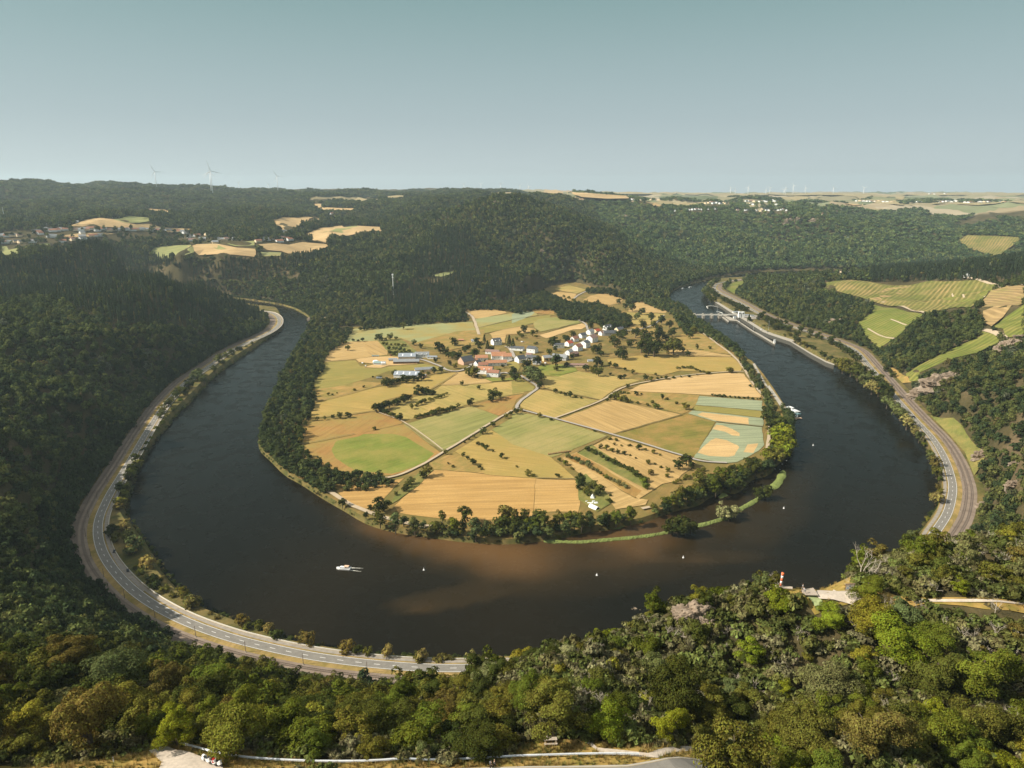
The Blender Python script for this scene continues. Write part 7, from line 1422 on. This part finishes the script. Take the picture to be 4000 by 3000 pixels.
bench(1865, 1279, .1, M_WOODD, 'dark wooden bench in the shade on the clearing', 3.2); bench(1190, 1607, .05, M_WOOD, 'wooden picnic table under the drooping tree', 2.6, True)
# launch ramp
def plat(cs, zc, mat, nm, par):
    v = [(x, y, z) for x, y, z in cs] + [(x, y, z - .18) for x, y, z in cs]; n = len(cs); return mobj(nm, v, [tuple(range(n)), tuple(range(n, 2 * n))[::-1]] + [(i, i + n, (i + 1) % n + n, (i + 1) % n) for i in range(n)], mat, par)
c_ = [hit(*p, 1.2) for p in VS('V 1732,1270.5 1757,1269.5 1768,1284 1735,1284.5')]; zc = max(H1(*p) for p in c_) + 1.0
t = root('launch_ramp', (c_[0][0], c_[0][1], zc), 'pale wooden launch ramp at the edge of the clearing', 'ramp'); cs = [(p[0] - c_[0][0], p[1] - c_[0][1], 0) for p in c_]
plat([(p[0], p[1], 0 - (.35 if i < 2 else 0)) for i, p in enumerate(cs)], 0, M_WOOD, 'deck', t); m = MB(); [m.box(p[0] * .94, p[1] * .94, -3.5, .2, .2, 3.2) for p in cs]; m.build('supports', M_WOODD, t)
b1 = np.array(cs[3][:2]); b2 = np.array(cs[2][:2]); 
for k_ in range(1, 14):
    u = k_ / 14; a = np.array(cs[0][:2]) * (1 - u) + b1 * u; b = np.array(cs[1][:2]) * (1 - u) + b2 * u; zz = -.35 * (1 - u) + .012; d = (b1 - np.array(cs[0][:2])) / 14 * .08; mobj('plank_gap', [(a[0], a[1], zz), (b[0], b[1], zz), (b[0] + d[0], b[1] + d[1], zz), (a[0] + d[0], a[1] + d[1], zz)], [(0, 1, 2, 3)], M_WOODD, t)
c2 = [hit(*p, 1.0) for p in VS('V 1674,1268 1712,1268 1712,1271 1676,1271')]; z2 = max(H1(*p) for p in c2) + .9; t = root('boardwalk', (c2[0][0], c2[0][1], z2), 'narrow boardwalk leading to the windsock', 'boardwalk'); plat([(p[0] - c2[0][0], p[1] - c2[0][1], 0) for p in c2], 0, M_WOOD, 'deck', t)
x, y = hit(1684.5, 1272, .5); z = H1(x, y); t = root('windsock', (x, y, z), 'orange and white windsock hanging from a pole at the cliff edge', 'windsock'); MB().tube((0, 0, 0), (0, 0, 5.2), .06, .05, 6).build('pole', M_STEEL, t); cols = [plain('sock_orange', (.85, .18, .06), .8, var=.03), W_['white']]
for k_ in range(5): MB().tube((.10 + .05 * k_, 0, 1.3 + k_ * .78), (.15 + .05 * k_, 0, 2.08 + k_ * .78), .19 + .035 * k_, .225 + .035 * k_, 12).build('sock_band', cols[k_ % 2], t, True)
x, y = hit(1836, 1268, 1.6); z = H1(x, y); t = root('notice_board', (x, y, z), 'white notice board beside the bench on the clearing', 'notice board', .15); MB().box(0, 0, .9, 2.4, .08, 1.5).build('panel', W_['white'], t); [MB().box(s * 1.25, 0, 0, .12, .12, 2.6).build('post', M_WOODD, t) for s in (-1, 1)]; MB().box(0, -.05, 2.45, 2.8, .5, .08).build('roof', M_WOODD, t)
[MB().box(-.6 + .6 * j, -.05, 1.15 + .5 * (j % 2), .45, .03, .4).build('picture', plain('faded_blue_print', (.25, .38, .50), .7), t) for j in range(3)]
SKIN = plain('skin', (.50, .30, .20), .6, var=.05)
def skinned(name, verts, edges, radii, mat, parent, root_i=0):
    me = bpy.data.meshes.new(name); me.from_pydata(verts, edges, []); me.materials.append(mat); o = bpy.data.objects.new(name, me); COL.objects.link(o); o.parent = parent
    md = o.modifiers.new('skin', 'SKIN')
    if not me.skin_vertices: me.attributes
    for i, sv in enumerate(me.skin_vertices[0].data): sv.radius = radii[i] if isinstance(radii[i], tuple) else (radii[i], radii[i]); sv.use_root = i == root_i
    o.modifiers.new('sub', 'SUBSURF').levels = 1; o.modifiers['sub'].render_levels = 2
    for p in me.polygons: p.use_smooth = True
    return o
def person(x, y, z, rz, label, shirt, legs, hair, stride=.0, bend=0.0, pack=None):
    t = root('person', (x, y, z), label, 'person', rz)
    hp = Vector((0, 0, .92)); fw = lambda dx, dz: Vector((dx * math.cos(bend) + dz * math.sin(bend), 0, dz * math.cos(bend) - dx * math.sin(bend)))
    V_ = [hp, hp + fw(0, .25), hp + fw(0, .48), hp + fw(.01, .60), hp + fw(.03, .70), hp + fw(.03, .80)]; E = [(0, 1), (1, 2), (2, 3), (3, 4), (4, 5)]; R = [(.15, .12), (.135, .11), (.15, .11), .055, .085, .09]
    for s in (-1, 1):
        i = len(V_); sw = stride * s; V_ += [hp + Vector((0, .1 * s, -.05)), Vector((sw * .5 + .04, .1 * s, .50)), Vector((sw - (.05 if sw < 0 else 0), .1 * s, .08)), Vector((sw + .16, .11 * s, .03))]; E += [(0, i), (i, i + 1), (i + 1, i + 2), (i + 2, i + 3)]; R += [.09, .062, .042, .032]
        j = len(V_); V_ += [hp + fw(0, .50) + Vector((0, .19 * s, 0)), hp + fw(-sw * .3, .26) + Vector((0, .24 * s, 0)), hp + fw(-sw * .7 + .1, .04) + Vector((0, .24 * s, 0))]; E += [(2, j), (j, j + 1), (j + 1, j + 2)]; R += [.06, .042, .032]
        for q in range(5):
            kq = len(V_); d = Vector((.02 + .012 * (q == 0), (.02 * (q - 2)) * s, -.085 + .01 * abs(q - 2))); V_.append(V_[j + 2] + d); E.append((j + 2, kq)); R.append(.009)
    skinned('body', [tuple(v) for v in V_], E, R, SKIN, t)
    sv = [V_[0] + Vector((0, 0, .02)), V_[1], V_[2]]; se = [(0, 1), (1, 2)]; sr = [(.17, .14), (.155, .13), (.17, .13)]
    for s in (0, 1): j = 6 + s * 12 + 4; a = len(sv); sv += [V_[j], V_[j] * .35 + V_[j + 1] * .65]; se += [(2, a), (a, a + 1)]; sr += [.075, .06]
    skinned('shirt', [tuple(v) for v in sv], se, sr, shirt, t)
    lv = [V_[0]]; le = []; lr = [(.165, .135)]
    for s in (0, 1): j = 6 + s * 12; a = len(lv); lv += [V_[j], V_[j + 1], V_[j + 1] * .1 + V_[j + 2] * .9]; le += [(0, a), (a, a + 1), (a + 1, a + 2)]; lr += [.105, .078, .06]
    skinned('trousers', [tuple(v) for v in lv], le, lr, legs, t)
    h = V_[5] + fw(0, .03); MB().ball(tuple(h), .105, 10, (1, .9, .95)).build('hair', hair, t, True)
    if pack: MB().box(-.2, 0, 1.12, .18, .3, .45).build('backpack', pack, t)
    return t
CB, CW, CG, HB = plain('black_cloth', (.02, .02, .025), .9), plain('white_cloth', (.78, .80, .82), .9, var=.04), plain('grey_cloth', (.22, .23, .24), .9), plain('brown_hair', (.07, .045, .03), .8)
rg = lambda px, py, off=.9: (lambda q: (q[0], q[1], H1(*q) + .6))(hit(px, py, off))
x, y, z = rg(1061, 1653, 1.4); person(x, y, z, .1, 'person in dark clothes with a light bag walking at left on the ridge road', CB, CB, HB, .28, pack=CG); x, y, z = rg(1068, 1650.5, 1.4); person(x, y, z, 0, 'person in a grey top and black trousers walking at right on the ridge road', CG, CB, plain('light_hair', (.45, .30, .18), .8), .26)
rp = Vector((c_[0][0], c_[0][1], zc))
x, y = on(1734, 1271, zc + .2); person(x, y, zc - .2, 2.4, 'person in a white top standing at the far end of the launch ramp', CW, CG, HB, .1); x, y = on(1738.5, 1279.5, zc + .2); person(x, y, zc - .05, 2.2, 'person in a white shirt bending forward on the launch ramp', CW, CG, HB, .2, bend=.7)
x, y, z = rg(467, 1646, 1.0); person(x, y, z - .3, 0, 'person in black riding gear behind the parked motorcycles', CB, CB, plain('helmet_grey', (.5, .5, .5), .4), .05)
def motorcycle(px, py, rz, m1, m2, label):
    x, y = hit(px, py, .6); t = root('motorcycle', (x, y, H1(x, y) + .45), label, 'motorcycle', rz)
    for s in (-.72, .72): m = MB(); m.tube((s, -.07, .32), (s, .07, .32), .32, .32, 16); m.build('wheel', M_WIN, t)
    m = MB(); m.loft([[(u, -w_, a), (u, w_, a), (u, w_ * .8, b), (u, -w_ * .8, b)] for u, w_, a, b in ((-.95, .08, .70, .82), (-.5, .2, .55, .88), (0, .2, .35, .85), (.35, .26, .35, 1.02), (.72, .2, .55, 1.08), (.95, .06, .7, .85))]); m.build('fairing', m1, t)
    MB().box(-.35, 0, .86, .75, .3, .12).build('seat', M_WIN, t); m = MB(); m.tube((.5, -.42, 1.08), (.5, .42, 1.08), .03); m.tube((.72, 0, .32), (.5, 0, 1.08), .04); m.build('handlebar', M_STEEL, t); MB().box(.78, 0, 1.05, .05, .34, .36).build('windscreen', M_STEEL, t)
    for s in (-1, 1): MB().box(-.72, s * .32, .55, .5, .2, .42).build('pannier', m2, t)
    MB().box(-.92, 0, .9, .4, .42, .35).build('top_case', m2, t)
motorcycle(448, 1645.5, -.5, M_HULL, M_HULL, 'white touring motorcycle, leftmost of the parked three'); motorcycle(460, 1649, -.6, M_HULL, CB, 'white and black motorcycle, middle of the parked three'); motorcycle(471, 1652, -.4, M_HULL, plain('red_paint', (.4, .03, .02), .35), 'red and white motorcycle, rightmost of the parked three')
for px, py, lab in ((245, 1643, 'small white delineator post at the verge left of the lay-by'), (866, 1588 + 30, 'slim wooden stake behind the guardrail'), (1870 / 1.8083 + 1, 1641, 'white delineator post beside the guardrail')):
    x, y = hit(px, py, .5); t = root('delineator_post', (x, y, H1(x, y)), lab, 'post'); MB().box(0, 0, 0, .14, .12, 1.3, top=.8).build('post', M_HULL, t); MB().box(0, -.065, .95, .12, .02, .18).build('reflector', CB, t)
# ------------------------------------------------------------------ camera, light, air
cam = bpy.data.cameras.new('camera'); co = bpy.data.objects.new('camera', cam); COL.objects.link(co)
co.location = (0, 0, CAMZ); co.rotation_euler = (PI / 2 - PITCH, 0, 0)
cam.sensor_width = 36; cam.lens = 36 * FPX / 2212; cam.clip_end = 60000; cam.clip_start = 1
scene.camera = co
SUN_EL, SUN_AZ = math.radians(39), math.radians(-101)     # azimuth clockwise from +Y
sd = bpy.data.lights.new('sun', 'SUN'); so = bpy.data.objects.new('sun', sd); COL.objects.link(so)
sd.energy = 5.0; sd.angle = math.radians(.5); sd.color = (1, .93, .82)
dirv = Vector((math.sin(SUN_AZ) * math.cos(SUN_EL), math.cos(SUN_AZ) * math.cos(SUN_EL), math.sin(SUN_EL)))
so.rotation_euler = dirv.to_track_quat('Z', 'Y').to_euler()
w = bpy.data.worlds.new('World'); scene.world = w; w.use_nodes = True; nt = w.node_tree
bg = nt.nodes['Background']; sky = nt.nodes.new('ShaderNodeTexSky'); sky.sky_type = 'NISHITA'; sky.sun_disc = False
sky.sun_elevation = SUN_EL; sky.sun_rotation = SUN_AZ; sky.air_density = 1.0; sky.dust_density = 3.0; sky.ozone_density = 2.0; sky.altitude = 300
hs = nt.nodes.new('ShaderNodeHueSaturation'); hs.inputs['Saturation'].default_value = .55; hs.inputs['Hue'].default_value = .475
tn = nt.nodes.new('ShaderNodeMix'); tn.data_type = 'RGBA'; tn.blend_type = 'MULTIPLY'; tn.inputs[0].default_value = 1; tn.inputs[7].default_value = (.80, 1.0, .95, 1)
nt.links.new(sky.outputs[0], hs.inputs['Color']); nt.links.new(hs.outputs[0], tn.inputs[6])
geo = nt.nodes.new('ShaderNodeTexCoord'); sx = nt.nodes.new('ShaderNodeSeparateXYZ'); rp_ = nt.nodes.new('ShaderNodeValToRGB'); nt.links.new(geo.outputs['Generated'], sx.inputs[0]); nt.links.new(sx.outputs[2], rp_.inputs[0])
for e, (p_, c_) in zip([rp_.color_ramp.elements[0], rp_.color_ramp.elements[1]] + [rp_.color_ramp.elements.new(.5) for _ in range(3)], ((0, (4.0, 4.5, 4.7)), (1, (.35, .62, .95)), (.09, (2.75, 3.3, 3.5)), (.24, (1.45, 2.3, 2.32)), (.5, (.62, 1.0, 1.25)))): e.position = p_; e.color = (c_[0] / 6, c_[1] / 6, c_[2] / 6, 1)
m5 = nt.nodes.new('ShaderNodeVectorMath'); m5.operation = 'SCALE'; m5.inputs['Scale'].default_value = 6; nt.links.new(rp_.outputs[0], m5.inputs[0])
mx_ = nt.nodes.new('ShaderNodeMix'); mx_.data_type = 'RGBA'; mx_.inputs[0].default_value = .88; nt.links.new(tn.outputs[2], mx_.inputs[6]); nt.links.new(m5.outputs[0], mx_.inputs[7]); nt.links.new(mx_.outputs[2], bg.inputs[0]); bg.inputs[1].default_value = .10
k = N('haze_air'); pv = k.n('ShaderNodeVolumePrincipled'); pv.inputs['Color'].default_value = (.78, .95, 1.0, 1); pv.inputs['Density'].default_value = 4.4e-5; pv.inputs['Anisotropy'].default_value = .2
k.l(pv.outputs[0], k.out.inputs[1])
o = MB().box(0, 8000, -6, 32000, 17600, 640).build('haze', k.m); o['kind'] = 'stuff'
scene.view_settings.view_transform = 'Standard'; scene.view_settings.look = 'None'; scene.view_settings.gamma = 1; scene.view_settings.exposure = 0.6
scene.render.engine = 'CYCLES'
scene.render.resolution_x = 1024; scene.render.resolution_y = 768
